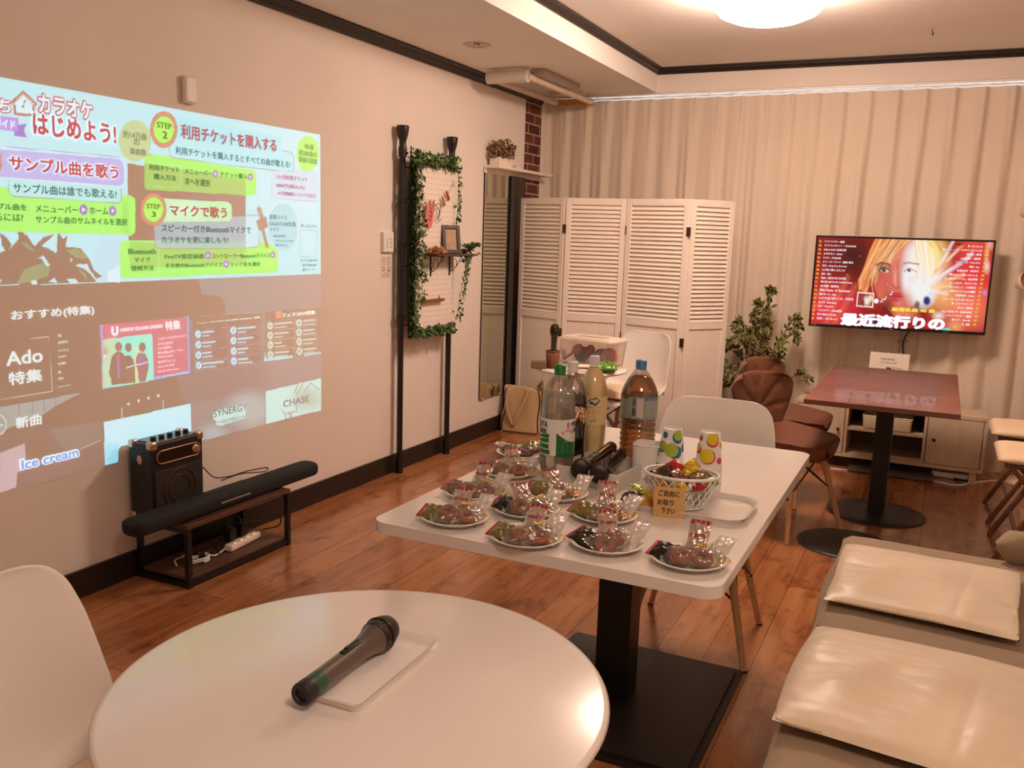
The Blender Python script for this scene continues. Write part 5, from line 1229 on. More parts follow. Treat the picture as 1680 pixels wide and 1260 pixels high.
# clear soda
p = atz(912, 781, TZ)
soda = [(0.001, 0.004), (0.03, 0.0), (0.043, 0.008), (0.0475, 0.03), (0.0485, 0.06), (0.0485, 0.19), (0.0475, 0.21), (0.047, 0.225), (0.044, 0.25), (0.036, 0.275), (0.024, 0.292), (0.0155, 0.30), (0.0135, 0.306), (0.0135, 0.33)]
soda = [(r*1.07, z*1.03) for r, z in soda]
def soda_print(C, at, lb):
    g = mat('label green', (22, 112, 52), 0.35); r_ = mat('label red', (196, 44, 60), 0.4); k = mat('label navy', (26, 28, 44), 0.4)
    b = MB()
    def patch(a0, a1, f0, f1, n=14):
        vs = []; 
        for i in range(n+1):
            a = a0+(a1-a0)*i/n; vs += [at(a, f0(i/n)), at(a, (f0(i/n)+f1(i/n))/2), at(a, f1(i/n))]
        b.add(vs, [q for i in range(n) for q in ((3*i, 3*i+3, 3*i+4, 3*i+1), (3*i+1, 3*i+4, 3*i+5, 3*i+2))], 0, True)
    patch(-0.06, 1.5, lambda t: 0.072, lambda t: 0.145-0.030*math.sin(min(1, t*1.3)*PI/2))
    patch(-1.5, -0.42, lambda t: 0.078, lambda t: 0.092); patch(-1.5, -0.5, lambda t: 0.095, lambda t: 0.109); patch(-1.5, -0.5, lambda t: 0.111+0.003*t, lambda t: 0.121+0.006*t); patch(-1.5, -0.5, lambda t: 0.125+0.003*t, lambda t: 0.132+0.008*t)
    b.build('label_print_green', g, lb)
    b = MB()
    for s_, bx in (('ITSUYA', (-1.75, 0.158, -0.62, 0.178)), ('CIDER', (-1.65, 0.138, -0.64, 0.155)), ('MITSUYA', (0.86, 0.163, 1.7, 0.178)), ('CIDER', (1.0, 0.145, 1.6, 0.158))):
        put_text(b, s_, lambda u, v: at(u, v)*1.0, bx, bold=0.03)
    b.build('label_print_navy', k, lb)
    b = MB()     # three-pronged arrow mark
    for ang in (PI/2, PI/2+2.1, PI/2-2.1):
        for o in (-0.0022, 0.0022):
            c, s_ = math.cos(ang), math.sin(ang); pts = [(0.62+(c*r-s_*o)/0.05, 0.155+(s_*r+c*o)) for r in (0.003, 0.022)]
            (u0, v0), (u1, v1) = pts; nx, ny = -s_*0.0013, c*0.0013
            b.add([at(u0+nx/0.05, v0+ny), at(u1+nx/0.05, v1+ny), at(u1-nx/0.05, v1-ny), at(u0-nx/0.05, v0-ny)], [(0, 1, 2, 3)])
    b.build('label_print_red', r_, lb)
    b = MB()
    for z in np.linspace(0.083, 0.115, 8): b.add([at(0.32, z), at(0.58, z), at(0.58, z+0.0024), at(0.32, z+0.0024)], [(0, 1, 2, 3)])
    for z in np.linspace(0.083, 0.108, 5): b.add([at(0.68, z), at(1.3, z), at(1.3, z+0.0014), at(0.68, z+0.0014)], [(0, 1, 2, 3)])
    put_text(b, '三ツ矢サイダー', lambda u, v: at(u, v), (0.42, 0.119, 1.2, 0.126), bold=0.02)
    b.build('label_print_white', M_white, lb)
bottle('soda_bottle', 'clear soda bottle with a green cap and green-white label', (p.x, p.y, TZ), soda, 0.255*1.03, liquid('clear soda', (244, 240, 234), 0.26, (236, 228, 218)), mat('green cap', (20, 128, 60), 0.35), mat('soda label white', (240, 236, 230), 0.3), (0.075, 0.185, 0.0006), 0.0165, 0.343, facing(p), soda_print)
# cola
p = atz(933, 766, TZ)
cola = [(0.001, 0.004), (0.03, 0.0), (0.046, 0.012), (0.047, 0.04), (0.047, 0.17), (0.0465, 0.2), (0.0455, 0.225), (0.040, 0.252), (0.028, 0.276), (0.017, 0.294), (0.0135, 0.302), (0.0135, 0.33)]
def cola_print(C, at, lb):
    for nm, m, seed, cnt in (('white', M_white, 3, 18), ('orange', mat('label orange', (206, 122, 52), 0.4), 5, 30), ('tan', mat('label tan', (222, 180, 120), 0.4), 9, 18)):
        R_ = random.Random(seed); b = MB()
        for k in range(cnt):
            a, z = R_.uniform(0.1, 1.5), R_.uniform(0.155, 0.205); r = R_.uniform(0.003, 0.008)
            b.add([at(a+r*math.cos(t_)/0.047*R_.uniform(.6, 1), z+r*math.sin(t_)) for t_ in np.linspace(0, 2*PI, 9)[:-1]], [tuple(range(8))])
        b.build('label_print_'+nm, m, lb)
bottle('cola_bottle', 'dark cola bottle with a white cap behind the clear soda', (p.x, p.y, TZ), [(r*1.05, z*1.02) for r, z in cola], 0.243, mat('cola', (16, 8, 6), 0.08, vary=0.1), mat('white cap', (232, 226, 226), 0.35), mat('cola label dark', (30, 18, 14), 0.3), (0.155, 0.212, 0.0006), 0.0165, 0.338, facing(p), cola_print)
# pale yellow lemonade
p = atz(968, 757, TZ)
lem = [(0.001, 0.004), (0.03, 0.0), (0.043, 0.008), (0.045, 0.03), (0.044, 0.06), (0.046, 0.09), (0.046, 0.12), (0.0435, 0.135), (0.0455, 0.15), (0.0455, 0.225), (0.043, 0.25), (0.036, 0.275), (0.026, 0.298), (0.017, 0.312), (0.0135, 0.318), (0.0135, 0.335)]
def lem_print(C, at, lb):
    b = MB(); n = 40
    o = [(0.0+0.36*math.cos(a)*(1+0.12*math.sin(3*a)), 0.207+0.0115*math.sin(a)*(1+0.2*math.cos(5*a))) for a in np.linspace(0, 2*PI, n, endpoint=False)]
    b.add([at(*q) for q in o], [tuple(range(n))]); put_text(b, 'バヤリース', at, (-0.5, 0.186, 0.5, 0.190), bold=0.01); b.build('label_print_navy', mat('label deep navy', (30, 26, 48), 0.4), lb)
    b = MB(); put_text(b, 'Bireley\'s', lambda u, v: at(u, v)*1.006, (-0.28, 0.202, 0.28, 0.213), bold=0.02); b.build('label_print_white', M_white, lb)
    b = MB(); put_text(b, 'レモン', at, (-0.46, 0.166, 0.5, 0.182), bold=0.01); put_text(b, '●', at, (0.02, 0.146, 0.16, 0.154)); b.build('label_print_orange', mat('label pale orange', (226, 158, 92), 0.45), lb)
    b = MB(); put_text(b, '果汁入り', at, (-0.2, 0.140, 0.2, 0.146), bold=0.02); b.build('label_print_brown', mat('label brown', (120, 88, 40), 0.45), lb)
bottle('lemonade_bottle', 'pale yellow drink bottle with a white cap between cola and tea', (p.x, p.y, TZ), lem, 0.312, mat('cloudy lemonade', (250, 226, 168), 0.25, vary=0.03), mat('white cap', (232, 226, 226), 0.35), mat('lemonade label', (244, 220, 160), 0.35), (0.130, 0.222, 0.0007), 0.0165, 0.348, facing(p)+0.1, lem_print)
# amber tea
p = atz(1043, 763, TZ)
tea = [(0.001, 0.004), (0.04, 0.0), (0.054, 0.010), (0.0555, 0.03)]+ribbed(0.035, 0.150, 0.0565, 7, 0.0025)+[(0.056, 0.155), (0.0575, 0.158), (0.0575, 0.226), (0.0565, 0.232), (0.050, 0.252), (0.038, 0.275), (0.024, 0.296), (0.0145, 0.306), (0.0135, 0.310), (0.0135, 0.33)]
tea = [(r*1.02, z*1.03) for r, z in tea]
def tea_print(C, at, lb):
    def block(nm, m, boxes):
        b = MB()
        for u0, v0, u1, v1 in boxes:
            n = 6
            b.add([at(u0+(u1-u0)*i/n, v) for i in range(n+1) for v in (v0, v1)], [(2*i, 2*i+2, 2*i+3, 2*i+1) for i in range(n)])
        return b, nm, m
    b, nm, m = block('label_print_pale', mat('label pale', (206, 196, 190), 0.4), [(-0.12, 0.168, 0.22, 0.228)]); b.build(nm, m, lb)
    b, nm, m = block('label_print_green', mat('tea label green', (72, 116, 70), 0.4), [(-0.34, 0.205, -0.18, 0.228), (0.95, 0.222, 1.15, 0.232), (-1.05, 0.224, -0.6, 0.232)]); b.build(nm, m, lb)
    b, nm, m = block('label_print_blue', mat('tea label blue', (92, 128, 176), 0.4), [(0.27, 0.222, 0.9, 0.232), (-1.4, 0.163, 1.4, 0.168)]); b.build(nm, m, lb)
    b = MB()
    for k, z in enumerate(np.linspace(0.173, 0.205, 11)): b.add([at(u, v) for u, v in ((0.02, z), (0.18, z), (0.18, z+(0.0012 if k % 3 else 0.0022)), (0.02, z+(0.0012 if k % 3 else 0.0022)))], [(0, 1, 2, 3)])
    put_text(b, '麦茶', lambda u, v: at(u, v), (-0.36, 0.172, -0.16, 0.198), bold=0.03)
    for k, z in enumerate(np.linspace(0.174, 0.215, 10)): b.add([at(u, v)*1.001 for u, v in ((0.32, z), (1.05, z), (1.05, z+0.0012), (0.32, z+0.0012))], [(0, 1, 2, 3)])
    b.build('label_print_dark', mat('tea label ink', (52, 50, 46), 0.5), lb)
bottle('tea_bottle', 'large amber tea bottle with a blue cap', (p.x, p.y, TZ), tea, 0.286*1.03, liquid('amber tea', (226, 184, 124), 0.42, (168, 104, 42)), mat('blue cap', (70, 136, 184), 0.35), mat('tea label', (150, 158, 150), 0.35, vary=0.15, vs=60), (0.162, 0.232, 0.0007), 0.0165, 0.343, facing(p), tea_print)

# ================================================================== open white holder and two stacks of paper cups
p = atz(1053, 788, TZ)
o = rrect(0.085, 0.085, 0.02, 6); n = len(o); hd = thing('white_holder', 'open white square holder between the tea bottle and the dotted cups', 'holder', (p.x, p.y+0.045, TZ), 0.1)
b = MB(); st = [(0.96, 0.0), (1, 0.105), (0.985, 0.107), (0.95, 0.104), (0.9, 0.004)]
b.grid(lambda u, v: Vector((o[int(round(u*n)) % n][0]*st[int(round(v*4))][0], o[int(round(u*n)) % n][1]*st[int(round(v*4))][0], st[int(round(v*4))][1])), n, 5, 0, True, True); b.prism([(x*0.9, y*0.9) for x, y in o], 0.002, 0.006); b.build('body', M_white, hd)
b = MB(); b.push(T(0, 0, 0.105)); b.tube([(x*0.98, y*0.98, 0) for x, y in o], 0.0025, 6, closed=True); b.pop(); b.build('rim', M_white, hd)
def dotted_cups(px, py, n_cups, cols, nm, below=''):
    p = atz(px, py, TZ); H, r0, r1 = 0.105, 0.040, 0.028          # upside down: wide rim at the bottom
    M_pap = mat('cup paper', (240, 236, 232), 0.5, vary=0.02)
    order = ['bottom', 'second', 'third', 'fourth', 'fifth', 'sixth', 'seventh']
    for k in range(n_cups):
        z = 0.0105*k; topc = k == n_cups-1
        C = thing('paper_cup', ('topmost upturned paper cup of the %s-dotted stack' % nm) if topc else ('%s upturned paper cup from below in the %s-dotted stack' % (order[k], nm)), 'paper cup', (p.x, p.y, TZ+z), facing(p), 'paper cups in the %s-dotted stack' % nm)
        b = MB(); b.lathe([(r0-0.0015, 0.0), (r0+0.0008, 0.0012), (r0+0.0008, 0.0032), (r0-0.0006, 0.0045), (r1, H), (r1-0.0015, H), (r1-0.002, H-0.005), (0.001, H-0.005)], 36); b.build('body', M_pap, C)
        b = MB(); b.torus((0, 0, 0.0022), r0-0.0002, 0.0016, 36, 6); b.build('rim', M_pap, C)
        if topc:
            at = lambda a, z_: Vector((math.sin(a)*(r0-0.0006+(r1-r0+0.0006)*(z_-0.0045)/(H-0.0045)+0.0005), -math.cos(a)*(r0-0.0006+(r1-r0+0.0006)*(z_-0.0045)/(H-0.0045)+0.0005), z_))
            for ci, (cc, dots) in enumerate(cols):
                b = MB()
                for a, z_, r in dots:
                    rim = [(r*math.cos(t_), r*math.sin(t_)) for t_ in np.linspace(0, 2*PI, 25)[:-1]]; vs = [at(a, z_)]
                    for f in (0.25, 0.5, 0.75, 1.0): vs += [at(a+x*f/0.034, min(H-0.0006, z_+y*f)) for x, y in rim]
                    fs = [(0, 1+i, 1+(i+1) % 24) for i in range(24)]+[(1+24*g+i, 25+24*g+i, 25+24*g+(i+1) % 24, 1+24*g+(i+1) % 24) for g in range(3) for i in range(24)]
                    b.add([v+Vector((v.x, v.y, 0)).normalized()*(0.0003+0.0004*ci) for v in vs], fs)
                b.build('dot_print', mat('dot %s %d' % (nm, ci), cc, 0.5), C)
dotted_cups(1098, 792, 7, [((38, 110, 172), [(-0.72, 0.088, 0.010), (0.62, 0.084, 0.0195), (-0.95, 0.052, 0.017), (0.35, 0.040, 0.020), (1.35, 0.05, 0.014), (-2.2, 0.06, 0.02), (2.3, 0.06, 0.018)]), ((166, 196, 62), [(0.66, 0.090, 0.0165), (-0.86, 0.056, 0.0145), (0.02, 0.046, 0.0205), (-1.5, 0.03, 0.012), (1.9, 0.07, 0.015)])], 'blue and green')
dotted_cups(1159, 806, 8, [((206, 60, 88), [(-0.98, 0.088, 0.009), (0.30, 0.086, 0.021), (-1.1, 0.055, 0.014), (0.95, 0.026, 0.0095), (-0.10, 0.038, 0.022), (2.2, 0.06, 0.018)]), ((226, 204, 40), [(0.26, 0.090, 0.0185), (-1.2, 0.060, 0.013), (-0.18, 0.040, 0.0205), (1.25, 0.07, 0.010), (-2.3, 0.05, 0.018)])], 'red and yellow')

# ================================================================== tray, basket, sign
ty = thing('serving_tray', 'wide white plastic tray under the sweets basket', 'tray', (2.292, 2.34, TZ), 0.0)
M_tr = mat('clear white plastic', (236, 228, 220), 0.14, vary=0.01, coat=0.3)
o = rrect(0.335, 0.245, 0.055, 8); n = len(o)
b = MB(); b.prism([(x*0.93, y*0.91) for x, y in o], 0.0, 0.0025); b.build('base', M_tr, ty)
b = MB(); st = [(0.93, 0.001), (0.96, 0.012), (1.0, 0.017), (1.015, 0.017), (1.012, 0.0155), (0.965, 0.010)]
b.grid(lambda u, v: Vector((o[int(round(u*n)) % n][0]*st[int(round(v*5))][0], o[int(round(u*n)) % n][1]*st[int(round(v*5))][0], st[int(round(v*5))][1])), n, 6, 0, True, True); b.build('rim', M_tr, ty)
BKX, BKY = 2.268, 2.318
bs = thing('plastic_basket', 'white woven plastic basket heaped with wrapped sweets', 'basket', (BKX, BKY, TZ+0.003), 0.15)
bR0, bR1, bH = 0.058, 0.092, 0.088
def bpt(a, v): r = bR0+(bR1-bR0)*v**0.8; return Vector((r*math.cos(a)*1.08, r*math.sin(a)*0.82, 0.004+bH*v))
M_bw2 = mat('white basket plastic', (236, 236, 232), 0.35)
b = MB()
for k in range(22):
    for sg in (-1, 1):
        a0 = 2*PI*k/22; pts = [bpt(a0+sg*0.62*v, v)+Vector((math.cos(a0+sg*0.62*v), math.sin(a0+sg*0.62*v), 0))*(0.0012*sg*math.cos(v*PI*5)) for v in np.linspace(0, 1, 9)]
        b.tube(pts, 0.0022, 5)
b.build('lattice', M_bw2, bs)
for v, r, nm in ((1.0, 0.0042, 'rim'), (0.02, 0.003, 'foot_ring')):
    b = MB(); b.tube([bpt(a, v) for a in np.linspace(0, 2*PI, 48, endpoint=False)], r, 8, closed=True); b.build(nm, M_bw2, bs)
b = MB(); b.prism([(bpt(a, 0).x, bpt(a, 0).y) for a in np.linspace(0, 2*PI, 32, endpoint=False)], 0.002, 0.004); b.build('base', M_bw2, bs)
# hand-lettered card leaning on the basket
sA, sB, sC, sD = atz(1075, 842, TZ+0.001), atz(1127, 847, TZ+0.001), None, None
sg_ = thing('lettered_card', 'tan hand-lettered card leaning against the sweets basket', 'sign', ((sA.x+sB.x)/2, (sA.y+sB.y)/2-0.026, TZ), math.atan2(sB.y-sA.y, sB.x-sA.x))
cw = (sB-sA).length; chh = cw*0.96
b = MB(); b.push(RX(-0.30)); b.rbox((0, 0, chh/2), (cw, 0.001, chh), 0.0004, seg=1); b.pop(); b.build('card', mat('kraft card', (208, 166, 104), 0.8, vary=0.05), sg_)
b = MB(); b.push(RX(-0.30)); fn = lambda u, v: Vector((u, -0.0009, v))
h_ = cw
put_text(b, 'ご自由に', fn, (-0.36*h_, 0.66*h_, 0.30*h_, 0.86*h_), bold=0.03); put_text(b, 'お取り', fn, (-0.38*h_, 0.38*h_, 0.14*h_, 0.56*h_), bold=0.03); put_text(b, '下さい', fn, (-0.24*h_, 0.12*h_, 0.20*h_, 0.31*h_), bold=0.03)
b.pop(); b.build('hand_lettering', mat('black ink', (24, 20, 18), 0.7), sg_)

# ================================================================== wrapped snacks
M_film = mat_film('clear snack film', (252, 250, 246), 0.05, 0.11, 1.0, 55, (255, 246, 236))
M_cloud = mat_film('cloudy film', (248, 240, 230), 0.55, 0.22, 0.7, 60, (250, 242, 232))
def printed(name, stops, kind='wave', scale=40, rough=0.22, metal=0.35):
    if name in MATS: return MATS[name]
    t = NT(name); v = t.coords(kind='Generated')
    n = t.noise(scale*0.25, 4, v, 0.7)
    t.link(t.ramp(n, stops, 'CONSTANT'), t.b.inputs['Base Color']); t.b.inputs['Roughness'].default_value = rough; t.b.inputs['Metallic'].default_value = metal
    t.bump(t.noise(9, 3, v), 0.5, 0.003); MATS[name] = t.m; return t.m
M_rice = printed('printed rice snack film', [(0.0, lin((70, 60, 40))), (0.38, lin((160, 128, 76))), (0.5, lin((74, 104, 52))), (0.58, lin((196, 170, 124))), (0.68, lin((150, 40, 32)))])
M_dark = printed('dark snack film', [(0.0, lin((34, 30, 26))), (0.5, lin((64, 52, 38))), (0.62, lin((150, 122, 40))), (0.7, lin((30, 28, 26)))])
M_blue = printed('blue brown snack film', [(0.0, lin((92, 92, 108))), (0.42, lin((146, 116, 96))), (0.56, lin((110, 86, 70))), (0.7, lin((196, 182, 170)))])
M_choc = mat('milk coffee ring', (150, 88, 58), 0.5, vary=0.1, vs=60, bump=0.2, bs=300)
M_silver = mat('silver wrapper', (206, 186, 172), 0.2, 0.5, vary=0.08, bump=0.3, bs=60)
M_red = mat('wrapper red', (176, 34, 44), 0.3, 0.2); M_yel = mat_film('yellow film', (240, 214, 70), 0.72, 0.12, 0.5, 60, (232, 196, 40))
M_pea = mat('beige crunch', (206, 168, 112), 0.8, vary=0.2, vs=90, bump=0.6, bs=120)
def pouch(mb, w, l, h, mi=0, seal=0.1, R_=None, nu=15, nv=19, crk=0.0, twist=0.0):
    """a pillow pouch: length along y, flat sealed ends with zigzag"""
    R_ = R_ or random.Random(1); ph = [R_.uniform(0, 6.28) for _ in range(6)]
    def f(sg):
        def g(u, v):
            x, y = 2*u-1, 2*v-1; e = max(0.0, 1-abs(x)**2.6)*max(0.0, 1-(abs(y)/(1-seal))**3.0 if abs(y) < 1-seal else 0.0)
            wz = 1-0.10*max(0, 1-abs(y))+0.04*math.sin(7*y+ph[0])*abs(x)
            z = sg*h/2*e**0.6+crk*(math.sin(9*x+6*y+ph[1])+math.sin(13*y-5*x+ph[2]))*e**0.3*0.5+0.0*sg
            if abs(y) > 1-seal: z += 0.0012*math.sin(x*12+ph[3])
            z += twist*x*y
            return Vector((x*w/2*wz, y*l/2+(0.0012*(1 if int(u*(nu-1)) % 2 else -1)*(1 if y > 0 else -1) if abs(y) > 0.999 else 0), z))
        return g
    mb.grid(f(1), nu, nv, mi); mb.grid(lambda u, v: f(-1)(1-u, v), nu, nv, mi)
def donut_pack(label, loc, rz, n=2, seed=0, tilt=0.0):
    R_ = random.Random(seed); C = thing('ring_cake_pack', label, 'wrapped snack', loc, rz, 'wrapped ring cakes on plates'); C.rotation_euler = (tilt, 0, rz)
    for k in range(n):
        b = MB(); b.push(RX(R_.uniform(-.3, .3)) @ RY(R_.uniform(-.3, .3))); b.torus((0, 0, 0), 0.0165, 0.0098, 28, 12, sz=0.95); b.pop(); b.build('ring_cake', M_choc, C, loc=((k-(n-1)/2)*0.046, R_.uniform(-.008, .008), 0.017+R_.uniform(0, 0.006)))
    b = MB(); b.push(T(0, 0, 0.018) @ RZ(PI/2)); pouch(b, 0.062, 0.075+0.04*n-0.02, 0.036, 0, 0.12, R_, crk=0.005); b.pop(); b.build('film_bag', M_film, C)
    return C
def rice_pack(label, loc, rz, m, seed=0, w=0.062, l=0.092, h=0.03, tilt=(0, 0), red=True):
    R_ = random.Random(seed); C = thing('snack_pack', label, 'wrapped snack', loc, rz, 'printed snack packs on plates'); C.rotation_euler = (tilt[0], tilt[1], rz)
    b = MB(); b.push(T(0, 0, h/2)); pouch(b, w, l, h, 0, 0.13, R_, crk=0.004); b.pop(); b.build('pouch', m, C)
    b = MB(); b.push(T(0, 0, h/2)); b.box((0, l/2-0.004, 0.0005), (w*0.96, 0.008, 0.0022)); b.pop(); b.build('end_seal', M_red if red else M_dark, C)
    b = MB(); b.push(T(0, -0.004, h*0.80)); b.box((0, -l*0.12, 0.0), (w*0.62, 0.012, 0.004)); b.pop(); b.build('printed_band', mat('gold band', (182, 142, 40), 0.3, 0.3), C)
    return C
def tall_pack(label, loc, rz, lean, seed=0, w=0.052, l=0.085):
    R_ = random.Random(seed); C = thing('silver_pack', label, 'wrapped snack', loc, rz, 'upright silver snack packs'); C.rotation_euler = (PI/2-lean, 0, rz)
    b = MB(); b.push(T(0, l/2, 0)); pouch(b, w, l, 0.011, 0, 0.10, R_, crk=0.003); b.pop(); b.build('pouch', M_silver, C)
    b = MB()
    for k in range(4): b.box((-w*0.34+w*0.225*k, l*0.93, 0.0016), (w*0.15, 0.0095, 0.002))
    b.build('red_header', M_red, C)
    b = MB(); put_text(b, 'snacks', lambda u, v: Vector((u, v, 0.0062)), (-w*0.36, l*0.50, w*0.36, l*0.62), bold=0.03); b.build('red_lettering', M_red, C)
    return C
def yellow_pack(label, loc, rz, seed=0, tilt=0.3):
    R_ = random.Random(seed); C = thing('yellow_pack', label, 'wrapped snack', loc, rz, 'yellow-edged snack packs'); C.rotation_euler = (tilt, 0.1, rz)
    b = MB(); b.push(T(0, 0, 0.016)); pouch(b, 0.05, 0.062, 0.026, 0, 0.0, R_, crk=0.004); b.pop(); b.build('film_bag', M_film, C)
    b = MB(); b.push(T(0, 0, 0.016))
    for sy in (-1, 1): b.grid(lambda u, v: Vector(((2*u-1)*0.026, sy*(0.022+0.014*v)+0.0015*math.sin(30*u), 0.002+0.002*math.sin(9*u+sy)+0.004*(1-v))), 9, 3)
    b.pop(); b.build('yellow_end', mat('yellow wrapper', (230, 192, 30), 0.35), C)
    b = MB()
    for k in range(7): b.sphere((R_.uniform(-.015, .015), R_.uniform(-.016, .016), 0.014+R_.uniform(-.004, .005)), R_.uniform(.006, .009), 9, 6, sc=(1, 1, .8))
    b.build('biscuit', M_pea, C); return C
def clear_stick(label, loc, rz, seed=0, l=0.10, w=0.032, tilt=0.2):
    R_ = random.Random(seed); C = thing('clear_sachet', label, 'wrapped snack', loc, rz, 'cloudy clear sachets'); C.rotation_euler = (tilt, 0, rz)
    b = MB(); b.push(T(0, 0, 0.012)); pouch(b, w, l, 0.02, 0, 0.16, R_, crk=0.004); b.pop(); b.build('film_bag', M_cloud, C)
    b = MB(); b.push(T(0, 0, 0.012)); b.rbox((0, 0, 0), (w*0.4, l*0.5, 0.008), 0.003); b.pop(); b.build('content', mat('white sweet', (244, 236, 226), 0.5), C); return C
M_plate = mat('paper plate', (242, 234, 226), 0.55, vary=0.015)
def paper_plate(label, loc, k):
    C = thing('paper_plate', label, 'plate', loc, 0.3*k, 'paper plates of snacks'); r = 0.088
    b = MB(); b.lathe([(0.001, 0.002), (0.058, 0.002), (0.066, 0.004), (0.078, 0.014), (0.084, 0.0165), (r, 0.0165), (r, 0.0150), (0.083, 0.0145), (0.076, 0.0115), (0.064, 0.001), (0.06, 0.0), (0.001, 0.0)], 48); b.build('dish', M_plate, C)
    b = MB(); b.torus((0, 0, 0.0158), r-0.0015, 0.0016, 48, 6); b.build('rim', M_plate, C); return C
plates = [((746, 847), 'at the corner toward the low bench', 0), ((864, 880), 'second from the bench-side corner, near edge', 1), ((996, 889), 'third from the bench-side corner, near edge', 2), ((1130, 915), 'at the corner beside the sofa', 3),
          ((780, 806), 'behind the bench-side corner plate', 4), ((864, 834), 'straight in front of the green-capped bottle', 5), ((991, 843), 'straight in front of the microphone box', 6),
          ((836, 772), 'on the bench-side edge beside the soda', 7), ((914, 808), 'between green-capped bottle and microphone box', 8), ((858, 742), 'at the back of the bench-side edge', 9)]
Rn = random.Random(77)
for (px, py), where, k in plates:
    q = atz(px, py, TZ+0.012); x, y = q.x, q.y; z = TZ+0.0035
    paper_plate('white paper plate of snacks '+where, (x, y, TZ), k)
    w2 = 'on the plate '+where
    fa = facing(Vector((x, y, 0)))
    ux, uy = math.cos(fa), math.sin(fa)                       # towards the right as one stands at the round table
    def at_(a, b_, dz=0): return (x+ux*a-uy*b_, y+uy*a+ux*b_, z+dz)
    s0 = 100+k*7
    if k == 9:
        rice_pack('blue-brown snack pack '+w2, at_(-0.03, 0.0), fa+0.9, M_blue, s0, tilt=(0.1, 0.1))
        rice_pack('patterned snack pack '+w2, at_(0.025, 0.03, 0.006), fa-0.4, M_rice, s0+1, tilt=(0.2, -0.1))
        donut_pack('wrapped ring cakes '+w2, at_(0.02, -0.03, 0.0), fa+0.2, 2, s0+2)
        clear_stick('cloudy sachet '+w2, at_(-0.05, 0.035, 0.004), fa+1.2, s0+3); continue
    rice_pack('red-ended snack pack '+w2, at_(-0.043, -0.004, 0.004), fa+PI/2-0.55+Rn.uniform(-.2, .2) if k != 7 else fa+1.0, M_dark if k in (2, 3, 5) else (M_blue if k in (4, 7) else M_rice), s0, tilt=(0.10, -0.25))
    donut_pack('wrapped ring cakes '+w2, at_(0.005, -0.022, 0.003), fa+(0.1 if k != 2 else 0.6)+Rn.uniform(-.2, .2), 1 if k in (8, 6) else 2, s0+1, 0.35)
    tall_pack('red-topped silver pack '+w2, at_(0.004 if k != 3 else 0.012, 0.016, 0.008), fa+Rn.uniform(-.6, .6)+(0.5 if k == 2 else 0), Rn.uniform(0.6, 1.05), s0+2, l=0.088)
    if k not in (2, 8): yellow_pack('yellow-ended biscuit pack '+w2, at_(0.046, 0.008, 0.006), fa+0.8+Rn.uniform(-.3, .3), s0+3, 0.45)
    if k == 6 or k == 8: rice_pack('orange-red snack pack '+w2, at_(0.036, -0.012, 0.004), fa+0.9, printed('orange snack film', [(0, lin((190, 120, 70))), (0.45, lin((214, 160, 110))), (0.6, lin((170, 60, 40)))]), s0+5, 0.04, 0.07, 0.02)
    clear_stick('cloudy sachet '+w2, at_(0.064, 0.014, 0.013), fa-0.5+Rn.uniform(-.3, .3), s0+4, 0.115 if k != 0 else 0.125, 0.048, 0.42)
# sweets heaped in the basket and on the tray
sweet_cols = [('yellow', (226, 190, 40)), ('green', (92, 132, 48)), ('brown', (120, 78, 48)), ('red', (186, 44, 40)), ('beige', (206, 168, 112)), ('orange', (214, 142, 48)), ('lime', (160, 184, 66)), ('dark brown', (78, 52, 36))]
def sweet(label, loc, rot, col, nm, seed, clear=False):
    R_ = random.Random(seed); C = thing('wrapped_sweet', label, 'wrapped sweet', loc, 0, 'wrapped sweets in the basket and tray'); C.rotation_euler = rot
    b = MB(); pouch(b, 0.040, 0.055, 0.018, 0, 0.15, R_, 11, 13, crk=0.004); b.build('wrapper', M_film if clear else mat('sweet wrapper '+nm, col, 0.28, 0.1, vary=0.35, vs=60, bump=0.3, bs=80), C)
    b = MB()
    if clear:
        for k in range(4): b.sphere((R_.uniform(-.008, .008), R_.uniform(-.012, .012), R_.uniform(-.002, .003)), R_.uniform(.005, .008), 9, 6)
        b.build('content', M_pea, C)
    else:
        b.box((0, 0.024, 0.0), (0.034, 0.007, 0.0016)); b.build('end_seal', mat('sweet seal '+nm, tuple(min(255, int(c*1.25+20)) for c in col), 0.35), C)
Rs = random.Random(31); k = 0
spots = []
for ring, n, r, h in ((0, 2, 0.018, 0.112), (1, 6, 0.05, 0.094), (2, 9, 0.072, 0.078)):
    for j in range(n):
        a = 2*PI*j/n+ring*0.7; spots.append((r*math.cos(a), r*math.sin(a), h))
wh = ['on top of the basket heap', 'at the crown of the basket heap', 'high in the basket heap toward the cups', 'high in the basket heap at the back', 'high in the basket heap toward the holder', 'high in the basket heap toward the small tray sweets', 'high in the basket above the lettered card', 'high in the basket toward the sofa side']
edge = ['sofa side', 'red-dotted cup side', 'back, behind the red-dotted cups', 'back, between the cup stacks', 'blue-dotted cup side', 'holder side', 'projection-wall side', 'side above the lettered card', 'front, between card and sofa side']
for j, (dx, dy, h) in enumerate(spots):
    nm, col = sweet_cols[(j*3+j//8) % 8]; where = wh[j] if j < 8 else 'at the basket rim on its '+edge[j-8]
    cl = j in (2, 7, 11); 
    sweet((('clear-wrapped crunchy sweet ' if cl else '%s wrapped sweet ' % nm)+where), (BKX+dx*1.05, BKY+dy*0.82, TZ+h), (Rs.uniform(-.7, .7), Rs.uniform(-.7, .7), Rs.uniform(0, 6.28)), col, nm, 300+j, cl)
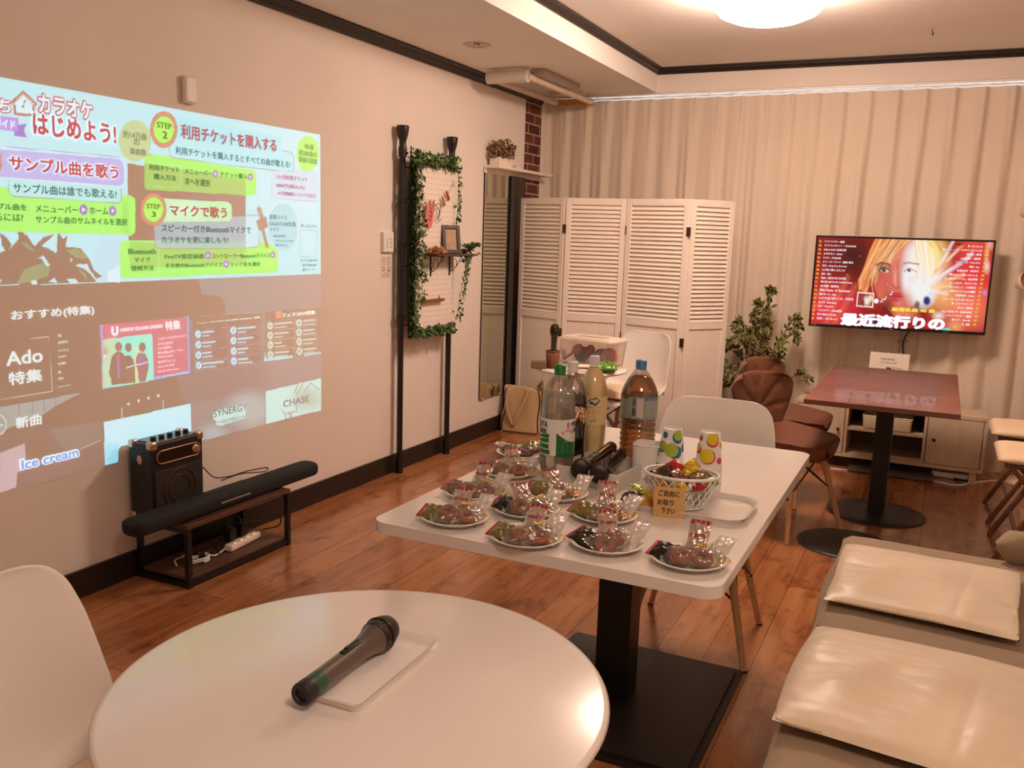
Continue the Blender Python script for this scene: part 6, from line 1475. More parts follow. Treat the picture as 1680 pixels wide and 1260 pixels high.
for j, (px, py, ci, lb) in enumerate(((1033, 815, 7, 'dark brown wrapped sweet on the tray edge facing the plates'), (1046, 803, 6, 'lime wrapped sweet on the tray beside the white holder'), (1049, 822, 3, 'red wrapped sweet on the tray beside the lettered card'), (1066, 812, 0, 'yellow wrapped sweet on the tray against the basket'), (1062, 826, 5, 'orange wrapped sweet on the tray behind the lettered card'))):
    q = atz(px, py, TZ+0.012); sweet(lb, (q.x, q.y, TZ+0.014), (Rs.uniform(-.4, .4), Rs.uniform(-.4, .4), Rs.uniform(0, 6)), sweet_cols[ci][1], sweet_cols[ci][0], 400+j)
# green snack bag on the small round table
q = atz(995, 610, STZ); gb = thing('snack_bag', 'green crinkled snack bag on the small round table by the storage box', 'snack bag', (q.x, q.y, STZ+0.028), 0.3)
b = MB(); pouch(b, 0.13, 0.17, 0.05, 0, 0.08, random.Random(8), 21, 25, crk=0.012); b.build('pouch', printed('green bag film', [(0.0, lin((50, 84, 36))), (0.42, lin((104, 150, 62))), (0.55, lin((150, 182, 90))), (0.66, lin((206, 200, 180)))], scale=30), gb)
# ================================================================== the picture on the wall: projector light put into a glowing layer
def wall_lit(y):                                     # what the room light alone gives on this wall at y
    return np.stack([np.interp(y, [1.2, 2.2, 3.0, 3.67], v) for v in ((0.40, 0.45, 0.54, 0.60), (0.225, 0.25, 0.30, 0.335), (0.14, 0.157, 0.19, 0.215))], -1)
def E_(c): return lin(c)
def thrown(c, y): return tuple(np.clip(np.array(lin(c))-wall_lit(y), 0, None)/(2**EXPOSURE))
PY0, PY1, PZ0, PZ1 = 1.185, 3.668, 0.484, 1.880
def to_px(P):
    """(.., 3) points of a surface -> where the reference photograph shows them (for tracing shapes onto that surface)"""
    d = P-np.array(CAM); f = d@np.array(CF); return 840+FPX*(d@np.array(CR))/f, 630-FPX*(d@np.array(CU))/f
nz, ny = 466, 828
zz, yy = np.meshgrid(np.linspace(PZ0, PZ1, nz), np.linspace(PY0, PY1, ny), indexing='ij')
WP = np.stack([np.full_like(zz, 0.0012), yy, zz], -1); gx, gy = to_px(WP)
pt = Paint(gx, gy, E_((160, 130, 108)))
def Z(x0, y0, s): return lambda *p: [(x0+a/s, y0+b/s) for a, b in p]
# lower menu page: faintly lighter towards the window end
pt.poly([(250, 440), (560, 440), (560, 720), (320, 735), (300, 660)], E_((196, 168, 152)), 0.9)
pt.ell(345, 640, 120, 130, E_((168, 136, 114)), 0.5, 0.5)
pt.poly([(180, 455), (325, 455), (332, 483), (362, 486), (369, 495), (371, 520), (180, 540)], E_((166, 136, 114)), 0.9)
z3 = Z(0, 300, 5.6); z4 = Z(240, 300, 5.6); z5 = Z(0, 480, 5.6); z7 = Z(0, 620, 5.6); z8 = Z(240, 600, 5.6); zB = Z(150, 500, 9); zC = Z(300, 490, 7.3); z1 = Z(0, 100, 5.6); z2 = Z(240, 160, 5.6)
# upper page
CY = (206, 237, 240); GR = (190, 250, 124); GRd = (168, 212, 102)
pt.poly([(-600, 20), (526.5, 221), (526.5, 449), (169, 463.5), (-600, 490)], E_(CY))
pt.ell(480, 300, 130, 160, E_((224, 242, 245)), 0.8, 0.8)
pt.poly([(185, 330), (222, 350), (222, 400), (180, 462), (140, 463)], E_((206, 226, 236)), 0.6)
pt.poly([(209, 268), (403, 296), (403, 396), (211, 396)], E_((150, 118, 98)))
pt.poly([(300, 300), (403, 296), (403, 396), (300, 396)], E_((178, 152, 134)), 0.8)
pt.poly(z3((985, 820), (1100, 765), (1100, 915), (990, 915)), E_((228, 244, 246)))
# plants at the foot of the upper page
BRN = E_((163, 129, 108)); OLV = E_((176, 171, 126))
pt.poly(z3((0, 640), (100, 600), (180, 500), (240, 470), (300, 560), (330, 600), (380, 580), (440, 600), (520, 650), (540, 540), (600, 590), (640, 590), (740, 600), (820, 700), (860, 800), (940, 860), (880, 880), (860, 840), (800, 780), (740, 740), (690, 760), (800, 800), (890, 915), (0, 940)), BRN)
for q in (((145, 370), (215, 460), (300, 560), (180, 540)), ((0, 460), (60, 500), (110, 570), (60, 640), (20, 580)), ((310, 590), (400, 500), (500, 470), (440, 530), (340, 610)), ((530, 440), (580, 520), (620, 480), (600, 600), (520, 660)), ((-300, 500), (-120, 560), (0, 640), (0, 930), (-400, 930))): pt.poly(z3(*q), BRN)
for q in (((150, 935), (220, 800), (400, 730), (460, 780), (440, 860), (300, 900)), ((600, 620), (700, 600), (790, 660), (800, 700), (700, 690)), ((190, 540), (260, 560), (330, 640), (240, 600)), ((700, 780), (790, 830), (800, 900)), ((370, 580), (500, 640), (420, 615))): pt.poly(z3(*q), OLV)
for q in (((330, 700), (400, 670), (460, 760), (430, 770), (380, 690)), ((730, 765), (800, 740), (850, 860), (780, 790)), ((610, 885), (690, 878), (720, 918), (650, 930)), ((440, 915), (500, 870), (525, 915)), ((275, 905), (330, 890), (345, 930), (300, 935)), ((640, 690), (665, 700), (655, 735)), ((0, 890), (20, 885), (0, 925)), ((0, 560), (25, 620), (0, 620))): pt.poly(z3(*q), E_((214, 236, 236)))
# boxes of the upper page
pt.poly([(0, 307), (214, 320), (222, 327), (222, 380), (217, 386), (-300, 372), (-300, 290)], E_(GR))
pt.poly([(201, 331), (211, 330), (211, 384), (201, 383)], E_((172, 224, 116)), 0.6)
pt.line([(50, 332), (50, 372)], 0.8, E_((220, 250, 200)), 0.5)
for pl_, c in (([(237, 256), (241, 251), (415, 279), (420, 284), (420, 317), (414, 321), (240, 311), (237, 306)], GR), ([(237, 266), (403, 296), (403, 320), (240, 311), (237, 306)], GRd), ([(197, 399), (203, 394), (425, 396), (456, 402), (456, 443), (450, 447), (204, 457), (197, 453)], GR), ([(213, 397), (403, 397), (403, 431), (213, 442)], (176, 222, 108))): pt.poly(pl_, E_(c))
for a, e_ in (((242, 267), (297, 308)), ((204, 398), (261, 453))):
    pt.line([(a[0], a[1]), (e_[0], a[1]+6 if a[1] < 300 else a[1]), (e_[0], e_[1]), (a[0], e_[1]-2 if a[1] < 300 else e_[1])], 0.9, E_((214, 250, 190)), 0.8)
pt.poly([(0, 244.6), (196, 261), (202, 266), (203.5, 299), (198, 304.5), (-300, 268), (-300, 208)], E_((204, 190, 232)))
pt.line([(-300, 206), (0, 242), (196, 259), (204, 265), (206, 300), (199, 307), (0, 291)], 1.6, E_((236, 236, 246)))
pt.line([(-300, 204), (0, 240), (197, 257.5)], 1.0, E_((150, 160, 204)))
pt.poly([(14, 293), (199, 309), (199, 328), (195, 333), (22, 322), (15, 315)], E_((200, 238, 232))); pt.line([(14, 293), (15, 315), (22, 322), (195, 333), (199, 328), (199, 309)], 1.0, E_((108, 150, 150)))
pt.poly([(290, 193), (461, 224), (461, 250), (290, 226)], E_((188, 236, 241)), 0.8)
pt.poly([(278, 236), (470, 249), (482, 255), (482, 279), (477, 283), (283, 259), (278, 253)], E_((206, 240, 241))); pt.line([(277.5, 242), (279, 254), (284, 259), (477, 283), (482, 279), (482, 256), (477, 250), (461, 247)], 0.9, E_((112, 138, 142)))
pt.poly([(446, 280), (520, 283), (520, 331), (446, 326)], E_((224, 230, 241))); pt.line([(446, 280), (520, 283), (520, 331), (446, 326), (446, 280)], 0.6, E_((200, 190, 205)))
pt.poly([(252, 364), (424, 353), (425, 402), (421, 407), (260, 408), (254, 402)], E_((196, 206, 208)), 0.75); pt.poly([(403, 356), (424, 353), (425, 402), (403, 407)], E_((216, 238, 240)))
pt.line([(252, 366), (254, 402), (260, 408), (421, 407), (425, 402), (425, 382)], 0.9, E_((100, 132, 140))); pt.line([(380, 353), (422, 353)], 0.9, E_((120, 140, 150)))
pt.poly([(262, 325), (374, 331.5), (380, 337), (380, 358), (376, 363), (262, 364)], E_((212, 244, 190))); pt.ell(305, 345, 40, 20, E_((232, 250, 222)), 0.7, 0.9)
def step(cx, cy, rx, ry):
    pt.ell(cx, cy, rx, ry, E_((204, 100, 80))); pt.ell(cx, cy, rx*0.94, ry*0.94, E_((238, 160, 128))); pt.ell(cx, cy, rx*0.80, ry*0.80, E_((196, 96, 72))); pt.ell(cx, cy, rx*0.74, ry*0.74, E_((196, 250, 84)))
step(268.7, 212.5, 22.5, 30); step(251.8, 343.7, 21.5, 27.5); step(-22, 266, 25, 33)
pt.ell(221.5, 231, 26.5, 34, E_((211, 216, 158))); pt.poly([(236, 246), (253, 257), (240, 256)], E_((211, 216, 158)))
pt.ell(505, 252, 18.5, 29.5, E_((206, 246, 128))); pt.poly([(491, 262), (494, 281), (505, 278)], E_((206, 246, 128)))
pt.ell(464, 373, 24.5, 39.5, E_((150, 228, 231)))
PUR = E_((182, 98, 196))
for cx, cy, r in ((353.4, 285, 4.8), (410.5, 290.4, 4.6), (137, 344, 6.8), (184.8, 346, 6.4), (341, 419.3, 5.2), (447.7, 418.2, 4.2), (371, 433.3, 5.0)):
    pt.ell(cx, cy, r, r*1.3, PUR); pt.poly([(cx-r*.3, cy-r*.6), (cx+r*.5, cy), (cx-r*.3, cy+r*.6)], E_((250, 244, 250)))
pt.line(z4((1035, 240), (1062, 325)), 7.5, E_((204, 158, 132))); pt.poly(z4((1008, 350), (1100, 308), (1120, 405), (1035, 445)), E_((204, 158, 132))); pt.line(z4((1070, 430), (1110, 585)), 5.6, E_((204, 158, 132))); pt.line(z4((1040, 280), (1056, 275)), 1.2, E_((240, 225, 215)))
pt.line([(492.7, 377), (520, 378), (520, 421), (492.7, 421), (492.7, 377)], 0.7, E_((170, 190, 195)))
# logo house and ribbon
for sc, c in ((1.28, (208, 112, 106)), (1.0, (224, 246, 246))):
    f = lambda x, y: (38.5+(x-38.5)*sc, 171+(y-171)*sc)
    pt.poly([f(38, 153), f(57, 171), f(53, 174), f(53, 187), f(26, 185), f(26, 172), f(20, 170)], E_(c))
pt.line([(22, 170), (38.5, 155), (55, 172)], 1.2, E_((208, 112, 106))); pt.line([(39, 175), (40, 164), (43, 168)], 1.3, E_((190, 110, 106))); pt.ell(37.5, 175, 2, 2.2, E_((190, 110, 106)))
pt.poly([(23, 205), (44.6, 203), (39, 213), (44.6, 226), (23, 223)], E_((186, 140, 208))); pt.poly([(-300, 150), (0, 190.5), (30, 193), (30, 217), (0, 212), (-300, 180)], E_((204, 160, 230)))
# recommendation cards
DK = E_((154, 120, 97))
pt.poly([(-300, 570), (163.4, 537), (163.4, 637), (-300, 690)], DK)
pt.line([(49, 556), (80, 552.3), (86, 641.6), (0, 656), (-200, 686)], 0.9, E_((226, 206, 190)))
pt.poly([(-200, 690), (0, 667), (132, 645), (95, 664), (71, 680), (0, 708), (-200, 740)], E_((192, 178, 165)))
for x in (9, 31, 53, 72, 90, 106): pt.line([(x, 668-x*0.16), (x+1, 712-x*0.5)], 0.8, E_((158, 138, 122)))
pt.ell(-2, 697, 13, 17, E_((232, 226, 218))); pt.ell(-2, 697, 11, 15, E_((190, 172, 158))); pt.line([(-6, 700), (4, 697)], 3, E_((232, 226, 218)))
RED = E_((230, 132, 142)); MINT = E_((152, 242, 217))
pt.poly([(164, 533.5), (309.5, 519.5), (312, 612), (168, 638.5)], E_((176, 186, 230)))
pt.poly([(168, 533), (306.5, 520), (309, 608.5), (253.4, 618), (253, 623), (168, 637)], RED)
pt.poly([(168.3, 557), (249.4, 547.8), (253, 623.2), (240, 626), (169, 637.5)], MINT)
pt.poly([(168.3, 557), (190, 554), (186, 600), (184, 632), (169, 637.5)], E_((222, 226, 180)), 0.85); pt.ell(172, 577, 7, 14, E_((236, 160, 150)), 0.9, 0.8)
pt.poly(zB((180, 745), (225, 745), (180, 815)), E_((236, 246, 244)))
pt.poly(zB((640, 650), (700, 640), (690, 1150), (640, 1160), (620, 900)), E_((236, 232, 172)), 0.9)
F1 = E_((170, 124, 106)); F3 = E_((196, 124, 126))
pt.poly(zB((300, 760), (370, 690), (450, 700), (490, 750), (560, 740), (610, 790), (640, 900), (650, 1150), (300, 1185), (290, 1090), (255, 1020)), F1)
pt.poly(zB((660, 770), (700, 705), (790, 715), (830, 800), (850, 885), (830, 1000), (800, 1130), (700, 1140), (690, 1000), (650, 860)), F3)
for cx, cy, c in ((400, 630, (204, 122, 116)), (545, 640, (186, 124, 118)), (752, 635, (196, 124, 110))):
    (a, e_), = zB((cx, cy)); pt.ell(a, e_-1, 5.6, 7.8, E_((164, 118, 98))); pt.ell(a, e_+1.2, 3.8, 5.6, E_(c))
pt.poly(zB((380, 740), (412, 735), (422, 1080), (385, 1085)), E_((216, 128, 184))); pt.ell(231, 590, 7, 14, E_((200, 120, 176)), 0.7, 0.8)
pt.line(zB((520, 930), (640, 890), (720, 880), (820, 850)), 1.9, E_((232, 226, 244)))
pt.line(zB((1060, 1060), (1400, 1005)), 0.8, E_((250, 220, 220)))
for (tl_, tr_, br_, bl_), edge_, disc, bar, cols in (
        (((316, 519.5), (428, 512.6), (428.8, 592), (319, 607.8)), (214, 168, 186), (214, 240, 246), (218, 232, 240), ((183, 425), (605, 380))),
        (((435.6, 510.5), (527, 503), (527, 580), (434, 592.7)), (214, 190, 166), (232, 230, 206), (234, 222, 204), ((1045, 325), (1390, 290)))):
    pt.poly([tl_, tr_, br_, bl_], E_((168, 122, 98)), 0.9); pt.line([tl_, tr_], 0.8, E_((230, 180, 150)))
    first = disc[0] == 214; Rb = random.Random(4 if first else 6)
    for ci, (dx, dy) in enumerate(cols):
        for r in range(4):
            (x, y), = zC((dx+2*r, dy+(125 if first else 115)*r*(0.985 if ci else 1)))
            wd = (54 if first else 45) if ci == 0 else (50 if first else 36)
            pt.line([(x-6, y-7.4), (x-6+wd, y-11), (x-6+wd, y+4), (x-6, y+8.4), (x-6, y-7.4)], 0.8, E_(edge_), 0.9)
            pt.ell(x, y, 4.8, 6.2, E_(disc)); pt.ell(x, y, 2.0, 2.6, E_((150, 190, 205) if first else (190, 180, 150)))
            for q, dyb in ((0, -3.0), (1, 3.2)):
                ln = Rb.uniform(10, 36 if q == 0 else 22); ln = min(ln, wd-16); x0 = x+7
                k = 0
                while k < ln:                         # letter-sized ticks: the photograph shows no readable strokes here
                    pt.line([(x0+k, y+dyb-k*0.09), (x0+k+1.7, y+dyb-(k+1.7)*0.09)], 3.0 if q == 0 else 2.2, E_(bar), 0.85); k += 2.3
pt.poly([(434, 576), (437, 588), (480, 583), (480, 587), (434, 593)], E_((206, 232, 236))); pt.line([(500, 583), (526, 578.5)], 2.6, E_((206, 232, 236)))
# new songs row
pt.poly([(-300, 800), (0, 716), (60, 706), (150, 694), (170, 690), (171, 764), (0, 809), (-300, 880)], E_((176, 140, 120)), 0.7)
pt.poly(z7((0, 690), (230, 600), (240, 830), (160, 870), (150, 1005), (0, 1055)), E_((226, 190, 188)), 0.85); pt.poly(z7((240, 530), (420, 520), (450, 640), (440, 720), (250, 720)), E_((158, 122, 94)), 0.8)
pt.poly(z7((160, 880), (230, 880), (215, 1000), (155, 1010)), E_((166, 128, 106))); pt.poly(z7((450, 470), (930, 400), (930, 580), (700, 660), (560, 640)), E_((186, 152, 132)), 0.6); pt.line(z7((740, 655), (930, 570)), 1.1, E_((226, 196, 178)))
pt.poly([(170.5, 692), (313, 662.5), (315, 730), (250, 745), (207, 730), (198, 733), (194.6, 738), (193.7, 757.5), (172, 763)], E_((220, 243, 247)))  # notch at the foot: the speaker box's cast shadow shaped into the card
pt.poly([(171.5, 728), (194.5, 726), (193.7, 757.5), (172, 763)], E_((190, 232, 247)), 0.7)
for x, y in ((1180, 240), (1275, 210), (1365, 185), (1455, 165)):
    (a, e_), = z7((x, y)); pt.ell(a, e_, 2.2, 2.4, E_((236, 226, 204)))
for x, y in ((1120, 320), (1500, 250)):
    (a, e_), = z7((x, y)); pt.line([(a, e_-7), (a, e_+8)], 2.6, E_((214, 206, 198)), 0.8)
pt.poly([(315, 661.6), (433, 641), (434.6, 697), (337, 721), (315, 726)], E_((196, 162, 146)), 0.8); pt.ell(410, 672, 50, 40, E_((214, 200, 188)), 0.8, 0.6); pt.ell(350, 712, 30, 22, E_((206, 198, 192)), 0.8, 0.7)
pt.poly([(436, 642), (526.6, 620.5), (526.6, 673), (436.4, 695.5)], E_((224, 240, 224))); pt.ell(505, 655, 36, 26, E_((214, 206, 180)), 0.9, 0.7)
for q in (((470, 690), (468, 680), (462, 672)), ((475, 686), (480, 676)), ((478, 684), (472, 676)), ((482, 645), (488, 634), (490, 626)), ((486, 648), (494, 636), (497, 628)), ((500, 640), (510, 628), (524, 640)), ((486, 676), (487, 664))): pt.line(list(q), 1.4, E_((178, 140, 122)), 0.8)
pt.line([(470, 679), (484, 675)], 1.6, E_((190, 150, 124)))
pt.poly(z8((612, 425), (640, 410), (915, 350), (925, 365), (905, 480), (690, 550), (640, 545), (640, 500), (615, 495)), E_((228, 234, 222)))
# outside the thrown picture's right edge and foot nothing is thrown (the foot is a little keystoned)
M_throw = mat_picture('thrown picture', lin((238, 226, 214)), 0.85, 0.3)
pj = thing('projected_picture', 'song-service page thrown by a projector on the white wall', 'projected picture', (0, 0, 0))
mask = gy <= np.interp(gx, [-600, 0, 171, 526.6, 560], [1000, 810, 764.5, 673.5, 665])
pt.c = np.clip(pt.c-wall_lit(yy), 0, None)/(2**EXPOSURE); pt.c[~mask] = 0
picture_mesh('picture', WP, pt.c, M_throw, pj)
# lettering, each colour one mesh
WT, WTM = MB(), []
def wall_text(items, name, rgb, bold=0.0, off=0.0022, pad=None):
    b = WT; n0 = len(b.v); k = len(WTM)
    for s, bl, tr in items:
        p, q = atx(*bl, 0.0), atx(*tr, 0.0)
        put_text(b, s, lambda u, v: Vector((off, u, v)), (p.y, p.z, q.y, q.z), k, bold=bold, pad=pad)
    wl = wall_lit(b.v[n0][1]); WTM.append(mat_emit('thrown '+name, thrown(rgb, b.v[n0][1]), 1.0, tuple(a*min(1.0, c/w_) for a, c, w_ in zip(lin((238, 226, 214)), lin(rgb), wl))))  # letters darker than the lit wall: missing light put into the base colour
HEAD = [('カラオケ', (60.7, 186.5), (152, 166)), ('ち', (-6, 184.5), (17.5, 162))]
HEAD2 = [('はじめよう!', (51.8, 222.5), (190, 202.5))]; HEAD3 = [('サンプル曲を歌う', (12.5, 281), (193.7, 270.5))]
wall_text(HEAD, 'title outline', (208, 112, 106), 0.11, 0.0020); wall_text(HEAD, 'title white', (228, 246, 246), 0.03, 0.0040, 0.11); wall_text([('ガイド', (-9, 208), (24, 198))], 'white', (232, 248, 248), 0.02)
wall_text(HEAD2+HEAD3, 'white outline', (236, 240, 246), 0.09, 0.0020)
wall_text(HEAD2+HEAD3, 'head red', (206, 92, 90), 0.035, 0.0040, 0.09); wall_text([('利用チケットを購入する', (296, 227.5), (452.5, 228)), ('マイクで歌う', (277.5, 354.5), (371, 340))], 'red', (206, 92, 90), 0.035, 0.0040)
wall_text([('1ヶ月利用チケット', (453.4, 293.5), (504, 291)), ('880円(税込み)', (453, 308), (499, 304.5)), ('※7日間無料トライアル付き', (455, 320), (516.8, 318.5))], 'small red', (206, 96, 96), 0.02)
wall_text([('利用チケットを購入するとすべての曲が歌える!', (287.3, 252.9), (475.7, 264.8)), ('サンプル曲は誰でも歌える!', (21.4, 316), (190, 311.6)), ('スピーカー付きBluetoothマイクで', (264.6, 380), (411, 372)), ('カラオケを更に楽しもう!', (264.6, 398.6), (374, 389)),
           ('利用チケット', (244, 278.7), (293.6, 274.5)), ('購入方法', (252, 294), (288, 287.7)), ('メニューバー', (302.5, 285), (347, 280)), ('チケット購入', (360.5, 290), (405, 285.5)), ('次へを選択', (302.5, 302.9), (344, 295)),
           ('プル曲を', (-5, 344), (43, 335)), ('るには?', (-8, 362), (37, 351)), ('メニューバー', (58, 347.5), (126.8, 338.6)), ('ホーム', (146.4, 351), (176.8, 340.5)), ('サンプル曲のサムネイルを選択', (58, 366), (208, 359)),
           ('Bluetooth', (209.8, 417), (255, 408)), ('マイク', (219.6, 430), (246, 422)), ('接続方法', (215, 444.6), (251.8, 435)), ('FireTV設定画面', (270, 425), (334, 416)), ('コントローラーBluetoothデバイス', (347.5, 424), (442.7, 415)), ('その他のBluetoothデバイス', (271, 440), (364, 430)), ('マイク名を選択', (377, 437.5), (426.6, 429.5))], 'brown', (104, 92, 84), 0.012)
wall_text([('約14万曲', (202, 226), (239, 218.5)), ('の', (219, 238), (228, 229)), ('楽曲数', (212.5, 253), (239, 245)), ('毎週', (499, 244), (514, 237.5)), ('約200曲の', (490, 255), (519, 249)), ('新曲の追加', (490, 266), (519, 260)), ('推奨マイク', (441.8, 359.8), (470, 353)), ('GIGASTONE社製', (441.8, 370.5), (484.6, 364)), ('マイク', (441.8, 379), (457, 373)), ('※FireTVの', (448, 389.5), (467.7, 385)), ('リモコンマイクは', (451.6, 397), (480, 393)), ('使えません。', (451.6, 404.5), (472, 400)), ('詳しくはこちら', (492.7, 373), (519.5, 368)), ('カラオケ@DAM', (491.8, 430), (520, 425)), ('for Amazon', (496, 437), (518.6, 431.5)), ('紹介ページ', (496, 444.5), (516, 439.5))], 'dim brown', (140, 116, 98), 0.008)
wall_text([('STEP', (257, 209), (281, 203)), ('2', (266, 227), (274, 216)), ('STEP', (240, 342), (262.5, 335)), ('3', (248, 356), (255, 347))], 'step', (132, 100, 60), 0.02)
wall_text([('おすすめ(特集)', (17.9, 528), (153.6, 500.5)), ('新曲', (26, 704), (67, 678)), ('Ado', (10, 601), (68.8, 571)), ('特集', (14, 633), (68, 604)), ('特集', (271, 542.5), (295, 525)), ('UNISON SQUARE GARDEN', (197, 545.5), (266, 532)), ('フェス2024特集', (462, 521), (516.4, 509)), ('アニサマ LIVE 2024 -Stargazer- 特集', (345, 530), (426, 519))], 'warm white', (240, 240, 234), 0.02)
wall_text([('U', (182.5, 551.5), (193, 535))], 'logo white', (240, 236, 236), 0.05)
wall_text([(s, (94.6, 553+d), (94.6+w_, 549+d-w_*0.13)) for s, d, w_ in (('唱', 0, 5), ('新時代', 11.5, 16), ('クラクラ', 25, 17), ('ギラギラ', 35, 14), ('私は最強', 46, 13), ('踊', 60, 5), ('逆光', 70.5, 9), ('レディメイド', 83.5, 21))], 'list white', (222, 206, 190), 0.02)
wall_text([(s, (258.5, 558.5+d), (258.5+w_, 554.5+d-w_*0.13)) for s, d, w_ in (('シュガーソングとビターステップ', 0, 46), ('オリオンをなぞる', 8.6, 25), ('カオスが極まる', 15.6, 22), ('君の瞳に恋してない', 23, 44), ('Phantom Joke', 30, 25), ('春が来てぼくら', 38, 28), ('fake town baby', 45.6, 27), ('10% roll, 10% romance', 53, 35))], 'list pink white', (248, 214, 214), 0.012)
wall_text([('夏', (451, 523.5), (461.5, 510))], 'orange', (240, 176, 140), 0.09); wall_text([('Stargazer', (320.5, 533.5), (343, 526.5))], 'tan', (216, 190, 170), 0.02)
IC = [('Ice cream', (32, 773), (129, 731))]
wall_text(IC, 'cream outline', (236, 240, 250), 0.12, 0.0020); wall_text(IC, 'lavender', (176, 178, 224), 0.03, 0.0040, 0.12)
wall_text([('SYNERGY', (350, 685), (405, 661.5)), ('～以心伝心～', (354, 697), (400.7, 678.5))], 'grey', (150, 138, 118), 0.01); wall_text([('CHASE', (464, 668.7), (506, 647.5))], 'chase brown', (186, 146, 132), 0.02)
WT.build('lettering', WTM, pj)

# ================================================================== the television picture
ux = Vector((math.cos(tang), math.sin(tang), 0)); nrm_ = Vector((math.sin(tang), -math.cos(tang), 0)); tc0 = Vector((tm.x, tm.y, 0))
SW, SH0, SH1 = TW-2*bz, TVZ0+bz*1.6, TVZ1-bz
nv_, nu_ = 300, 540
vv, uu = np.meshgrid(np.linspace(SH0, SH1, nv_), np.linspace(-SW/2, SW/2, nu_), indexing='ij')
LP = np.stack([uu, np.full_like(uu, -0.0045), vv], -1)
WPt = np.array(tc0)+uu[..., None]*np.array(ux)+vv[..., None]*np.array((0, 0, 1))+0.0045*np.array(nrm_)
gx, gy = to_px(WPt); gx = (gx-1300)*4.42; gy = (gy-360)*4.42     # traced on an enlargement of the photograph
def L_(c, k=1.0): return tuple(np.array(lin(c))*k/(2**EXPOSURE))
tp = Paint(gx, gy, L_((150, 22, 22)))
def sell(cx, cy, rx, ry, c, a=1.0, soft=1.0, rot=0.0, k=1.0): tp.ell(cx, cy, rx, ry, L_(c, k), a, soft, rot)
sell(430, 250, 280, 240, (70, 8, 10)); sell(460, 300, 120, 200, (60, 6, 8), 0.8)
sell(200, 650, 330, 260, (222, 44, 56)); sell(330, 640, 200, 200, (226, 50, 66), 0.8); sell(160, 420, 120, 160, (190, 34, 40), 0.7)
sell(1300, 450, 350, 420, (236, 62, 62)); sell(1250, 650, 300, 220, (245, 130, 96)); sell(1330, 200, 160, 140, (236, 84, 70), 0.8)
for q in ((150, 640, 300, 560), (250, 740, 400, 420), (300, 760, 460, 480), (170, 560, 250, 480)): tp.line([(q[0], q[1]), (q[2], q[3])], 22, L_((244, 130, 90)), 0.45, 2.0)
sell(1010, 230, 150, 200, (252, 214, 90)); sell(1000, 330, 170, 240, (250, 246, 190), 0.9); sell(1080, 560, 170, 140, (248, 190, 110), 0.8)
sell(560, 380, 14, 22, (170, 40, 30), 0.5)
# face
tp.poly([(585, 330), (600, 220), (690, 140), (900, 140), (1000, 300), (1005, 470), (930, 580), (830, 660), (760, 720), (690, 650), (620, 560), (590, 480)], L_((214, 108, 88)))
sell(640, 480, 110, 200, (196, 70, 58), 0.7); sell(700, 600, 90, 90, (150, 44, 36), 0.6); sell(720, 240, 130, 110, (238, 150, 124), 0.9); sell(780, 420, 60, 150, (196, 92, 76), 0.7)
sell(930, 400, 170, 280, (240, 240, 240), 1.0, 0.55); sell(830, 430, 45, 120, (240, 238, 240), 0.95, 0.7); sell(890, 440, 60, 70, (244, 190, 214), 0.7, 1.0); sell(900, 250, 110, 130, (240, 238, 236), 0.95, 0.8); sell(950, 500, 110, 160, (240, 240, 240), 1.0, 0.5)
sell(680, 640, 80, 90, (90, 20, 22), 0.8); sell(830, 690, 110, 60, (240, 150, 110), 0.8); sell(770, 610, 50, 45, (226, 130, 120), 0.7)
# hair
sell(640, 520, 40, 120, (226, 120, 96), 0.5, 1.0); sell(745, 420, 22, 110, (240, 176, 156), 0.7, 1.0)
HA = (244, 168, 96); HL = (255, 216, 150); HD = (196, 92, 50)
tp.poly([(600, 140), (700, 132), (640, 240), (590, 330), (575, 420), (545, 520), (510, 540), (480, 440), (520, 340), (560, 220)], L_((226, 128, 70)))
for pth, w_, c in ((((760, 135), (660, 200), (610, 330)), 26, HA), (((720, 135), (630, 220), (590, 350)), 18, HL), (((800, 135), (690, 210), (640, 340)), 22, HA), (((820, 140), (720, 220), (660, 310)), 14, HL), (((860, 138), (760, 200), (715, 320)), 12, (250, 206, 180)), (((640, 150), (570, 290), (500, 430), (490, 500)), 12, HL), (((600, 160), (540, 330), (480, 440), (486, 520)), 8, HA), (((610, 230), (560, 400), (530, 540)), 12, HA), (((580, 330), (576, 470), (590, 560)), 4, HL), (((700, 140), (615, 260), (585, 330)), 6, HD), (((760, 150), (680, 240), (645, 330)), 5, HD), (((900, 138), (940, 230), (960, 330)), 22, (252, 232, 180)), (((960, 140), (990, 240), (990, 380)), 30, (252, 240, 200)), (((1000, 140), (1050, 280), (1030, 440)), 26, (250, 220, 120)), (((980, 140), (1010, 200)), 10, (214, 120, 50)), (((1040, 150), (1080, 230)), 12, (224, 140, 60)), (((930, 160), (900, 260), (880, 330)), 10, (244, 226, 190))):
    tp.line(list(pth), w_, L_(c), 0.85, 0.9)
Rh = random.Random(12)
for k in range(110):
    a = Rh.random(); x0 = 700+a*150+Rh.uniform(-30, 30); x1 = 500+a*210+Rh.uniform(-25, 25); ye = (520-a*230)+Rh.uniform(-40, 40); bow = Rh.uniform(20, 60)
    c = [(250, 190, 120), (255, 222, 160), (214, 104, 58), (236, 146, 86), (168, 66, 40)][Rh.randrange(5)]
    pth = [(x0, 134), (x0*0.55+x1*0.45-bow*0.3, 134+(ye-134)*0.42), (x0*0.18+x1*0.82-bow*0.2, 134+(ye-134)*0.75), (x1, ye)]
    tp.line(pth, Rh.uniform(2.2, 5.5), L_(c), Rh.uniform(0.35, 0.8), 1.0)
